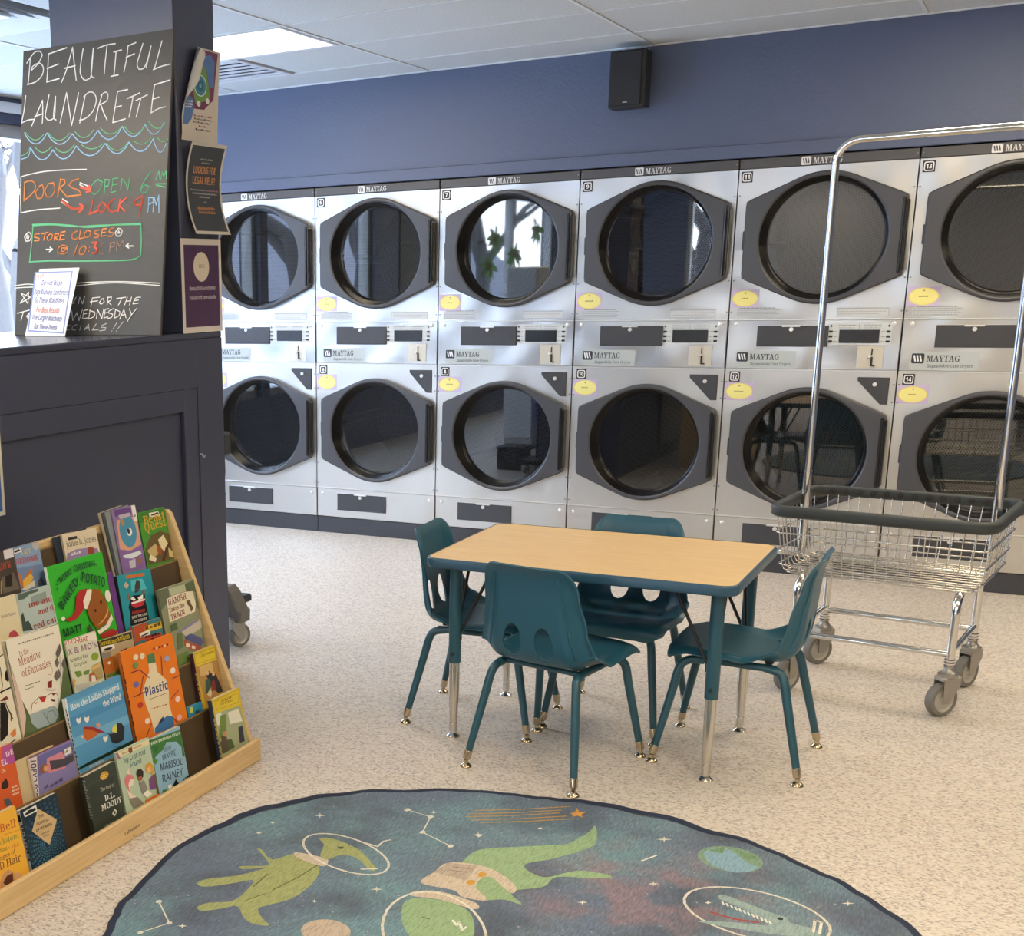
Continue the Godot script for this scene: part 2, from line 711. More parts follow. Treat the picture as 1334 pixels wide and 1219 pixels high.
func noise_tint(im: Image, a: Color, b: Color) -> Image:
	var out := Image.create(im.get_width(), im.get_height(), false, Image.FORMAT_RGB8)
	for y in im.get_height():
		for x in im.get_width():
			out.set_pixel(x, y, a.lerp(b, im.get_pixel(x, y).r))
	return out


func wood_image(a: Color, b: Color, seed_: int) -> Image:   # fine straight grain along x
	var w := 512
	var h := 512
	var fn := FastNoiseLite.new()
	fn.seed = seed_
	fn.frequency = 1.0
	fn.fractal_octaves = 3
	var out := Image.create(w, h, false, Image.FORMAT_RGB8)
	for y in h:
		for x in w:
			var t := 0.5 + 0.5 * fn.get_noise_2d(x * 0.006, y * 0.13) + 0.25 * fn.get_noise_2d(x * 0.03 + 90.0, y * 0.6)
			out.set_pixel(x, y, a.lerp(b, clampf(t, 0.0, 1.0)))
	return out


func perforated() -> Image:
	var s := 256
	var out := Image.create(s, s, false, Image.FORMAT_RGB8)
	out.fill(Color(1, 1, 1))
	for j in 9:
		for i in 8:
			var cx := (i + 0.5 * (j % 2)) * 32.0
			var cy := j * 28.4
			for y in range(-7, 8):
				for x in range(-7, 8):
					if x * x + y * y < 50: out.set_pixel((int(cx) + x + s) % s, (int(cy) + y + s) % s, Color(0.04, 0.04, 0.04))
	return out


# ------------------------------------------------------------------ the room
const X0 := -1.65
const X1 := 8.2
const Z1 := 10.0
const CELL_X := 1.22
const CELL_Z := 0.61
const GRID_X := 0.728
const GRID_Z := 1.03


func build_room():
	struct("floor", boxes([[Vector3(X0 - 0.2, -0.15, -1.3), Vector3(X1 + 0.2, 0.0, Z1 + 0.2)]]), M.floor)
	# the blue wall over the dryers, and the board that closes the gap above them
	struct("wall_back", boxes([[Vector3(X0 - 0.2, 2.08, -0.15), Vector3(X1 + 0.2, CEIL + 0.1, 0.0)], [Vector3(4.01, -0.1, -0.15), Vector3(X1 + 0.2, 2.08, 0.0)], [Vector3(X0 - 0.2, -0.1, -0.15), Vector3(-0.806, 2.08, 0.0)], [Vector3(X0 - 0.2, -0.1, -1.3), Vector3(X1 + 0.2, CEIL, -1.15)]]), M.navy)
	struct("trim_1", boxes([[Vector3(X0, 2.078, 0.0), Vector3(4.0, 2.142, 0.012)]], 0.003), M.navy)
	struct("wall_right", boxes([[Vector3(X1, -0.1, -1.3), Vector3(X1 + 0.2, CEIL + 0.1, Z1 + 0.2)]]), M.navy)
	# behind the camera: a dark bay, a tall window, then pale wall
	var wf := struct("wall_front", boxes([[Vector3(0.78, -0.1, Z1), Vector3(X1 + 0.2, CEIL + 0.1, Z1 + 0.2)], [Vector3(-0.2, -0.1, Z1), Vector3(0.78, 0.3, Z1 + 0.2)], [Vector3(-0.2, 2.45, Z1), Vector3(0.78, CEIL + 0.1, Z1 + 0.2)]]), M.far_wall)
	struct("navy_bay", boxes([[Vector3(X0 - 0.2, -0.1, Z1), Vector3(-0.2, CEIL + 0.1, Z1 + 0.2)]]), M.navy, wf)
	var fw := MB.new()
	for x in [-0.17, 0.30, 0.75]: fw.span(Vector3(x - 0.03, 0.3, Z1 + 0.05), Vector3(x + 0.03, 2.45, Z1 + 0.13), 0.004)
	for y in [0.33, 2.42]:
		for x in [0.065, 0.525]: fw.span(Vector3(x - 0.205, y - 0.03, Z1 + 0.05), Vector3(x + 0.195, y + 0.03, Z1 + 0.13), 0.004)
	var w5 := struct("window_5", fw, M.alu)
	for q in [[-0.14, 0.27], [0.33, 0.72]]:
		var g := MB.new()
		g.face([Vector3(q[0], 0.36, Z1 + 0.09), Vector3(q[1], 0.36, Z1 + 0.09), Vector3(q[1], 2.39, Z1 + 0.09), Vector3(q[0], 2.39, Z1 + 0.09)], Vector3(0, 0, -1))
		obj("pane", g, M.pane, w5)
	# the window wall to the left: sill, head, piers; four windows between them
	var wl := MB.new()
	wl.span(Vector3(X0 - 0.2, -0.1, -1.3), Vector3(X0, 0.62, Z1))
	wl.span(Vector3(X0 - 0.2, 2.5, -1.3), Vector3(X0, CEIL + 0.1, Z1))
	var piers := [[-1.3, 0.32], [2.02, 2.14], [4.12, 5.25], [6.36, 6.5], [9.36, 10.0]]
	for q in piers: wl.span(Vector3(X0 - 0.2, 0.6, q[0]), Vector3(X0, 2.52, q[1]))
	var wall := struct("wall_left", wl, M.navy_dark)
	for k in 9:   # a strip of bare concrete blocks on the broad pier
		obj("concrete_block", boxes([[Vector3(X0, 0.62 + k * 0.209, 4.66), Vector3(X0 + 0.012, 0.822 + k * 0.209, 5.02)]], 0.003), M.block, wall)
	struct("trim_2", boxes([[Vector3(X0, 2.555, 0.0), Vector3(X0 + 0.035, 2.612, Z1)]], 0.004), M.white_metal)
	for k in 4:
		window_in_wall(k + 1, piers[k][1], piers[k + 1][0])
	build_ceiling()
	build_partition()


func window_in_wall(number: int, z0: float, z1: float):
	var fr := MB.new()
	var x := X0 - 0.1
	var zm := (z0 + z1) / 2.0
	for q in [[z0, z0 + 0.05], [z1 - 0.05, z1], [zm - 0.025, zm + 0.025]]: fr.span(Vector3(x - 0.05, 0.62, q[0]), Vector3(x + 0.05, 2.5, q[1]), 0.004)
	for q in [[0.62, 0.68], [2.42, 2.5]]: fr.span(Vector3(x - 0.05, q[0], z0 + 0.05), Vector3(x + 0.05, q[1], z1 - 0.05), 0.004)
	var o := struct("window_%d" % number, fr, M.alu)
	for q in [[z0 + 0.05, zm - 0.025], [zm + 0.025, z1 - 0.05]]:
		var g := MB.new()
		g.face([Vector3(x, 0.68, q[0]), Vector3(x, 2.42, q[0]), Vector3(x, 2.42, q[1]), Vector3(x, 0.68, q[1])], Vector3.RIGHT)
		obj("pane", g, M.pane, o)


func build_ceiling():
	var slab := struct("ceiling", boxes([[Vector3(X0 - 0.2, CEIL + 0.03, -1.3), Vector3(X1 + 0.2, CEIL + 0.2, Z1 + 0.2)]]), M.plaster)
	var i0 := -2
	var j0 := -2
	var tile := MB.new()   # one panel, its edge stepped down a little past the grid
	tile.box(Vector3(0, 0.008, 0), Vector3(CELL_X - 0.012, 0.012, CELL_Z - 0.012), 0.003)
	var shared := mesh_of(tile, M.tile)
	var lamps := [[-1, 0], [2, 0], [4, 0], [-1, 5], [2, 5], [4, 5], [-1, 10], [2, 10], [4, 10], [0, 13], [3, 13]]
	var vents := [[-1, -1], [-1, 2]]
	var grid := MB.new()
	for i in range(i0, 7):
		var xa := maxf(GRID_X + CELL_X * i, X0)
		var xb := minf(GRID_X + CELL_X * (i + 1), X1)
		if xb - xa < 0.05: continue
		for j in range(j0, 15):
			var xs := xa
			var za := maxf(GRID_Z + CELL_Z * j, 0.0)
			var zb := minf(GRID_Z + CELL_Z * (j + 1), Z1)
			if zb - za < 0.05: continue
			if [i, j] in lamps:
				troffer(Vector3((xa + xb) / 2.0, CEIL, (za + zb) / 2.0), lamps.find([i, j]))
				continue
			if [i, j] in vents:
				ceiling_vent(Vector3(xa + 0.305, CEIL, (za + zb) / 2.0), j)
				xs += CELL_X / 2.0
			var whole := absf(xb - xs - CELL_X) < 0.001 and absf(zb - za - CELL_Z) < 0.001
			if whole: obj("ceiling_tile", shared, null, slab, Vector3((xs + xb) / 2.0, CEIL, (za + zb) / 2.0))
			else:
				var part := MB.new()
				part.box(Vector3(0, 0.008, 0), Vector3(xb - xs - 0.012, 0.012, zb - za - 0.012), 0.003)
				obj("ceiling_tile", part, M.tile, slab, Vector3((xs + xb) / 2.0, CEIL, (za + zb) / 2.0))
	var k := i0
	while GRID_X + CELL_X * k < X1:
		if GRID_X + CELL_X * k > X0:
			grid.span(Vector3(GRID_X + CELL_X * k - 0.008, CEIL - 0.002, 0.0), Vector3(GRID_X + CELL_X * k + 0.008, CEIL + 0.03, Z1))
		k += 1
	k = j0
	while GRID_Z + CELL_Z * k < Z1:
		if GRID_Z + CELL_Z * k > 0.0:
			grid.span(Vector3(X0, CEIL - 0.001, GRID_Z + CELL_Z * k - 0.008), Vector3(X1, CEIL + 0.03, GRID_Z + CELL_Z * k + 0.008))
		k += 1
	grid.span(Vector3(X0, CEIL - 0.003, 0.0), Vector3(X1, CEIL + 0.03, 0.022))
	grid.span(Vector3(X0, CEIL - 0.003, 0.0), Vector3(X0 + 0.022, CEIL + 0.03, Z1))
	obj("ceiling_grid", grid, M.tee, slab).set_meta("kind", "structure")


func troffer(at: Vector3, index: int):
	var names := ["glowing fluorescent ceiling panel above the stacked dryers beside the slatted vent", "glowing fluorescent ceiling panel overhead beyond the speaker"]
	var t := thing("ceiling_light", names[0] if index == 0 else "glowing fluorescent ceiling panel out of sight over the laundrette floor", "ceiling light", at, 0.0, "" if index == 0 else "ceiling lights over the laundrette")
	var w := CELL_X - 0.03
	var d := CELL_Z - 0.03
	obj("light_frame", boxes([[Vector3(-w / 2, -0.004, -d / 2), Vector3(w / 2, 0.02, -d / 2 + 0.022)], [Vector3(-w / 2, -0.004, d / 2 - 0.022), Vector3(w / 2, 0.02, d / 2)], [Vector3(-w / 2, -0.004, -d / 2 + 0.022), Vector3(-w / 2 + 0.022, 0.02, d / 2 - 0.022)], [Vector3(w / 2 - 0.022, -0.004, -d / 2 + 0.022), Vector3(w / 2, 0.02, d / 2 - 0.022)]], 0.002), M.white_metal, t)
	obj("light_lens", boxes([[Vector3(-w / 2 + 0.022, 0.003, -d / 2 + 0.022), Vector3(w / 2 - 0.022, 0.02, d / 2 - 0.022)]]), M.lens, t)
	var l := AreaLight3D.new()
	l.name = "panel_light"
	l.area_size = Vector2(w - 0.06, d - 0.06)
	l.light_color = Color(1.0, 0.92, 0.785)
	l.light_energy = 4.0
	l.area_range = 14.0
	l.area_attenuation = 2.0
	l.shadow_enabled = true
	l.rotation = Vector3(-PI / 2.0, 0, 0)
	l.position = Vector3(0, -0.008, 0)
	t.add_child(l)


func ceiling_vent(at: Vector3, j: int):
	if j == 2:
		var t := thing("ceiling_vent", "square white ceiling air diffuser with nested angled louvres above the chalkboard", "vent", at)
		for k in 4:
			var o := 0.285 - k * 0.065
			var y := -0.004 + k * 0.004
			var rg := MB.new()
			for s in [-1.0, 1.0]:
				rg.face([Vector3(-o, y, s * o), Vector3(o, y, s * o), Vector3(o - 0.045, y + 0.03, s * (o - 0.045)), Vector3(-o + 0.045, y + 0.03, s * (o - 0.045))], Vector3(0, -1, -s * 0.6).normalized())
				rg.face([Vector3(s * o, y, -o), Vector3(s * o, y, o), Vector3(s * (o - 0.045), y + 0.03, o - 0.045), Vector3(s * (o - 0.045), y + 0.03, -o + 0.045)], Vector3(-s * 0.6, -1, 0).normalized())
			obj("louvre_ring", rg, M.white_metal, t)
		obj("centre_plate", boxes([[Vector3(-0.07, 0.008, -0.07), Vector3(0.07, 0.014, 0.07)]], 0.002), M.white_metal, t)
		return
	var t := thing("ceiling_vent", "slatted white return air grille in the ceiling next to the light panel", "vent", at)
	obj("vent_frame", boxes([[Vector3(-0.295, -0.006, -0.295), Vector3(0.295, 0.012, -0.265)], [Vector3(-0.295, -0.006, 0.265), Vector3(0.295, 0.012, 0.295)], [Vector3(-0.295, -0.006, -0.265), Vector3(-0.265, 0.012, 0.265)], [Vector3(0.265, -0.006, -0.265), Vector3(0.295, 0.012, 0.265)]], 0.002), M.white_metal, t)
	obj("vent_box", boxes([[Vector3(-0.265, 0.024, -0.265), Vector3(0.265, 0.028, 0.265)]]), M.rubber, t)
	for k in 6:
		var z := -0.225 + k * 0.09
		var sl := MB.new()
		sl.box(Vector3(0, 0.0, z), Vector3(0.53, 0.004, 0.044), 0.001)
		obj("vent_slat", sl, M.white_metal, t)


func build_partition():
	# the chest-high wall with its counter, and the square pillar on its end
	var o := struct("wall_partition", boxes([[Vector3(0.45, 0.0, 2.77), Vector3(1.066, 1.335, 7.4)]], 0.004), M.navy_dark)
	obj("counter_cap", boxes([[Vector3(0.10, 1.335, 2.77), Vector3(1.09, 1.36, 7.42)]], 0.004), M.counter, o)
	# the face is made of flat boards: a post at the end, a deep rail on top, stiles and a raised frame round each sunk panel
	obj("end_board", boxes([[Vector3(1.066, 0.0, 2.77), Vector3(1.09, 1.335, 2.945)]], 0.0015), M.navy_dark, o)
	obj("top_board", boxes([[Vector3(1.066, 1.158, 2.945), Vector3(1.09, 1.335, 7.4)]], 0.002), M.navy_dark, o)
	var z := 2.945
	while z < 7.2:
		obj("frame_stile", boxes([[Vector3(1.066, 0.0, z), Vector3(1.086, 1.158, z + 0.088)]], 0.003), M.navy_dark, o)
		obj("frame_rail", boxes([[Vector3(1.066, 1.073, z + 0.088), Vector3(1.086, 1.158, z + 1.09)]], 0.003), M.navy_dark, o)
		obj("frame_rail", boxes([[Vector3(1.066, 0.0, z + 0.088), Vector3(1.086, 0.11, z + 1.09)]], 0.003), M.navy_dark, o)
		z += 1.09
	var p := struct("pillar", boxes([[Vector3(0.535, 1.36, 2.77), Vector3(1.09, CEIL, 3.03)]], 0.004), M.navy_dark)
	p.set_meta("label", "square navy pillar rising from the end of the counter")


# ------------------------------------------------------------------ what the dryer doors mirror: a few things beside the windows
func build_mirrored_things():
	var f := thing("refrigerator", "tall narrow white refrigerator, seen mirrored in the glass of dryer eight", "refrigerator", Vector3(-0.23, 0.0, 4.34))
	obj("body", boxes([[Vector3(-0.14, 0.03, -0.14), Vector3(0.14, 1.62, 0.16)]], 0.01), M.enamel, f)
	obj("freezer_door", boxes([[Vector3(-0.14, 1.18, -0.175), Vector3(0.14, 1.62, -0.143)]], 0.012), M.enamel, f)
	obj("door", boxes([[Vector3(-0.14, 0.10, -0.175), Vector3(0.14, 1.17, -0.143)]], 0.012), M.enamel, f)
	obj("base_grille", boxes([[Vector3(-0.135, 0.0, -0.13), Vector3(0.135, 0.03, 0.15)]], 0.004), M.gasket, f)
	var b := thing("recycling_bin", "blue plastic bin beside the white refrigerator in the dryer's reflection", "bin", Vector3(0.13, 0.0, 4.05))
	var mb := MB.new()
	var rows := []
	for q in [[0.19, 0.0], [0.23, 0.42], [0.245, 0.43], [0.245, 0.455], [0.22, 0.455], [0.18, 0.02]]:
		var row := []
		for p in rounded(q[0], q[0] * 1.1, 0.03, 4): row.append(Vector3(p.x, q[1], -p.y))
		rows.append(row)
	mb.sheet(rows, true)
	obj("bin_body", mb, mat("2f5596", 0.5), b)
	var c := thing("storage_crate", "low black storage crate on the floor in the dryer's reflection", "crate", Vector3(0.16, 0.0, 3.02))
	obj("crate_body", boxes([[Vector3(-0.11, 0.0, -0.11), Vector3(0.11, 0.17, 0.11)]], 0.012), M.black, c)
	obj("lid", boxes([[Vector3(-0.116, 0.172, -0.116), Vector3(0.116, 0.192, 0.116)]], 0.006), M.black, c)
	# sprays of green leaves hung on cords before the window
	var spots := [[1.962, 7.04], [2.073, 8.42], [1.792, 7.66], [1.66, 6.86], [1.31, 6.70]]
	var rng := RandomNumberGenerator.new()
	rng.seed = 8
	for k in spots.size():
		var t := thing("leaf_spray", "hanging spray of green leaves at the window, mirrored in dryer seven", "leaf spray", Vector3(X0 + 0.02, spots[k][0], spots[k][1]), 0.0, "leaf sprays hung at the window")
		var cord := MB.new()
		cord.tube([Vector3(0, 0.02, 0), Vector3(0, 2.55 - spots[k][0], 0)], 0.002, 5)
		obj("cord", cord, M.black, t)
		for q in 9:
			var a := TAU * q / 9.0 + rng.randf_range(-0.2, 0.2)
			var l := rng.randf_range(0.16, 0.26)
			var lf := MB.new()
			var rws := []
			for i in 7:
				var u := i / 6.0
				var w := 0.036 * sin(PI * clampf(u * 0.94 + 0.03, 0.0, 1.0))
				var dir := Vector3(0, sin(a) * 0.75, cos(a) * 1.2)
				var side := Vector3(0, -cos(a), sin(a))
				var mid := dir * l * u + Vector3(0.02 + 0.03 * sin(u * 2.6), -0.04 * u * u, 0)
				rws.append([mid - side * w, mid + Vector3(0.006, 0, 0), mid + side * w])
			lf.sheet(rws, false)
			obj("leaf", lf, M.leaf, t)
		var core := MB.new()
		core.xf = Transform3D(Basis(Vector3(0, 0, 1), -PI / 2), Vector3(0.01, 0, 0))
		core.lathe([Vector2(0.05, 0.0), Vector2(0.052, 0.02), Vector2(0.035, 0.04), Vector2(0.0, 0.046)], 14)
		obj("seed_head", core, mat("8a5232", 0.7), t)


# ------------------------------------------------------------------ outside the windows: snow, bare trees
func build_outside():
	struct("ground_outside", boxes([[Vector3(-60.0, -0.4, -45.0), Vector3(X0 - 0.2, -0.12, 60.0)], [Vector3(X0 - 0.2, -0.4, Z1 + 0.2), Vector3(30.0, -0.12, 60.0)]]), M.snow)
	var fn := FastNoiseLite.new()   # a wooded bank behind the trees
	fn.seed = 2
	fn.frequency = 0.08
	var rows := []
	for q in [[-17.0, -0.2], [-19.0, 1.2], [-21.5, 2.8], [-24.0, 3.9], [-28.0, 4.6], [-36.0, 4.8]]:
		var row := []
		for k in 60:
			var z := -45.0 + k * 1.75
			row.append(Vector3(q[0] + 0.8 * fn.get_noise_2d(z, q[0]), q[1] * (1.0 + 0.35 * fn.get_noise_2d(z * 1.3, 40.0 + q[0])) + (0.5 * fn.get_noise_2d(z * 6.0, q[0] * 5.0) if q[1] > 0.0 else 0.0), z))
		rows.append(row)
	var bank := MB.new()
	bank.sheet(rows, false, true)
	struct("hillside", bank, M.hill)
	var rng := RandomNumberGenerator.new()
	rng.seed = 5
	var protos := []
	for k in 3:
		var trunk := MB.new()
		var twigs := MB.new()
		branch(trunk, twigs, rng, Vector3.ZERO, Vector3(rng.randf_range(-0.06, 0.06), 1, rng.randf_range(-0.06, 0.06)).normalized(), 2.3, 0.19, 0)
		protos.append([mesh_of(trunk, M.bark), mesh_of(twigs, M.bark)])
	var spots := [[-4.8, -3.4], [-6.8, -0.4], [-4.4, 1.9], [-7.4, 3.6], [-4.9, 5.6], [-8.4, 7.0], [-5.2, 9.2], [-5.6, -6.8], [-9.8, -2.6], [-10.6, 4.9], [-6.1, 12.6], [-8.8, 15.8], [-11.6, 10.4], [-12.6, 0.6], [-14.0, 7.4], [-12.4, 14.2], [-5.4, 16.4], [-13.4, -5.6], [-16.0, 12.0], [-16.6, 3.2], [-10.4, 20.0], [-8.4, -6.5], [-11.6, -10.4], [-0.9, 13.2], [1.8, 18.6]]
	for k in spots.size():
		var t := thing("bare_tree", "bare winter tree standing in the snow beyond the window", "tree", Vector3(spots[k][0], -0.13, spots[k][1]), k * 1.7, "bare trees outside the window")
		obj("trunk", protos[k % 3][0], null, t)
		obj("twigs", protos[k % 3][1], null, t).set_meta("kind", "stuff")


func branch(trunk: MB, twigs: MB, rng: RandomNumberGenerator, from: Vector3, dir: Vector3, length: float, r: float, depth: int):
	var pts := [from]
	var d := dir
	var p := from
	for k in 3:
		d = (d + Vector3(rng.randf_range(-0.2, 0.2), rng.randf_range(-0.05, 0.15), rng.randf_range(-0.2, 0.2))).normalized()
		p += d * length / 3.0
		pts.append(p)
	(trunk if depth < 2 else twigs).tube(pts, [r, r * 0.85, r * 0.72, r * 0.55], 7 if depth < 2 else 4, false, false)
	if depth >= 4: return
	for k in (3 if depth < 3 else 4):
		var side := d.cross(Vector3(rng.randf_range(-1, 1), rng.randf_range(-1, 1), rng.randf_range(-1, 1))).normalized()
		var start: Vector3 = pts[2].lerp(pts[3], rng.randf()) if k > 0 else pts[3]
		branch(trunk, twigs, rng, start, (d * 0.75 + side * rng.randf_range(0.5, 0.95) + Vector3.UP * 0.12).normalized(), length * rng.randf_range(0.55, 0.75), r * 0.5, depth + 1)


# ------------------------------------------------------------------ the stacked dryers
func door_outline(count: int) -> Array:   # the long six-sided door with round top and foot, about the middle of its window, by even angles
	var pts := PackedVector2Array()
	for k in 96: pts.append(Vector2.from_angle(TAU * k / 96) * 0.312)
	for q in [[1, 1], [1, -1], [-1, 1], [-1, -1]]:
		for k in 7:
			var t := PI / 2 * k / 6.0
			pts.append(Vector2(q[0] * (0.342 + 0.02 * cos(t)), q[1] * (0.172 + 0.02 * sin(t))))
	var hull := Geometry2D.convex_hull(pts)
	var out := []
	for k in count:
		var ray := Vector2.from_angle(TAU * k / count)
		for i in hull.size() - 1:
			var hit = Geometry2D.segment_intersects_segment(Vector2.ZERO, ray, hull[i], hull[i + 1])
			if hit != null:
				out.append(hit)
				break
	return out


func circle_row(r: float, z: float, count: int) -> Array:
	var out := []
	for k in count: out.append(Vector3(r * cos(TAU * k / count), r * sin(TAU * k / count), z))
	return out


func inset_row(o: Array, inset: float, z: float) -> Array:
	var out := []
	for p in o:
		var q: Vector2 = p * (1.0 - inset / p.length())
		out.append(Vector3(q.x, q.y, z))
	return out


func panel_with_hole(w: float, y0: float, y1: float, ctr: Vector2, r: float) -> MB:   # sheet in z = 0 from x = 0 to w with a round opening
	var angles := []
	for k in 72: angles.append(TAU * k / 72)
	for q in [Vector2(0, y0), Vector2(w, y0), Vector2(w, y1), Vector2(0, y1)]: angles.append(fposmod((q - ctr).angle(), TAU))
	angles.sort()
	var mb := MB.new()
	var outer := []
	var inner := []
	for a in angles:
		var d := Vector2.from_angle(a)
		var t := 1e9
		if d.x > 1e-6: t = minf(t, (w - ctr.x) / d.x)
		if d.x < -1e-6: t = minf(t, -ctr.x / d.x)
		if d.y > 1e-6: t = minf(t, (y1 - ctr.y) / d.y)
		if d.y < -1e-6: t = minf(t, (y0 - ctr.y) / d.y)
		outer.append(ctr + d * t)
		inner.append(ctr + d * r)
	for k in angles.size():
		var j := (k + 1) % angles.size()
		mb.face([Vector3(inner[k].x, inner[k].y, 0), Vector3(outer[k].x, outer[k].y, 0), Vector3(outer[j].x, outer[j].y, 0), Vector3(inner[j].x, inner[j].y, 0)], Vector3(0, 0, 1))
	# folded edges run back into the seams
	for q in [[Vector2(0, y0), Vector2(w, y0), Vector3(0, -1, 0)], [Vector2(w, y0), Vector2(w, y1), Vector3(1, 0, 0)], [Vector2(w, y1), Vector2(0, y1), Vector3(0, 1, 0)], [Vector2(0, y1), Vector2(0, y0), Vector3(-1, 0, 0)]]:
		mb.face([Vector3(q[0].x, q[0].y, 0), Vector3(q[1].x, q[1].y, 0), Vector3(q[1].x, q[1].y, -0.02), Vector3(q[0].x, q[0].y, -0.02)], q[2])
	return mb


func logo_block(p: Print, back: String, front: String, x: float, y: float, s: float):   # a rounded block with three slanted strokes, s half-millimetres high
	var pts := []
	for q in rounded(s * 1.16, s, s * 0.14): pts.append_array([x + s * 0.58 + q.x, y + s * 0.5 + q.y])
	p.poly(back, pts)
	for k in 3:
		var a := x + s * (0.14 + 0.27 * k)
		p.poly(front, [a, y + s * 0.82, a + s * 0.15, y + s * 0.82, a + s * 0.30, y + s * 0.2, a + s * 0.15, y + s * 0.2])


func number_plate(number: String) -> MB:
	var p := print_on()
	p.rect("232327", -52, -52, 104, 104)
	var ring := []
	for q in rounded(84, 84, 18): ring.append_array([q.x, q.y])
	p.poly("e8e8e6", ring)
	ring = []
	for q in rounded(66, 66, 12): ring.append_array([q.x, q.y])
	p.poly("232327", ring)
	var w := 13.0 if number.length() == 1 else 24.0
	p.word("f2f2f0", number, [-w, -20, w, -20], 40, 3)
	p.xf = Transform3D(Basis(), Vector3.ZERO)
	p.layer = 0
	p.col = Color("232327").srgb_to_linear()
	p.box(Vector3(0, 0, -0.001), Vector3(0.052, 0.052, 0.0018), 0.0004)
	return p


func sticker_print(w: float, h: float, seed_: int) -> MB:
	var p := print_on()
	p.rect("c3b3d2", 0, 0, w, h)
	p.oval("dccf6e", [w * 0.5, h * 0.5], w * 0.46, h * 0.45, 30)
	p.oval("e9e08c", [w * 0.5, h * 0.5], w * 0.43, h * 0.41, 30)
	p.oval("a89b7c", [w * 0.5, h * 0.80], w * 0.035, h * 0.05, 8)
	p.word("8d8456", "......" if seed_ % 2 else "........", [w * (0.33 + 0.02 * (seed_ % 3)), h * 0.47, w * (0.66 - 0.02 * (seed_ % 4)), h * 0.47], h * 0.07, 9)
	return p


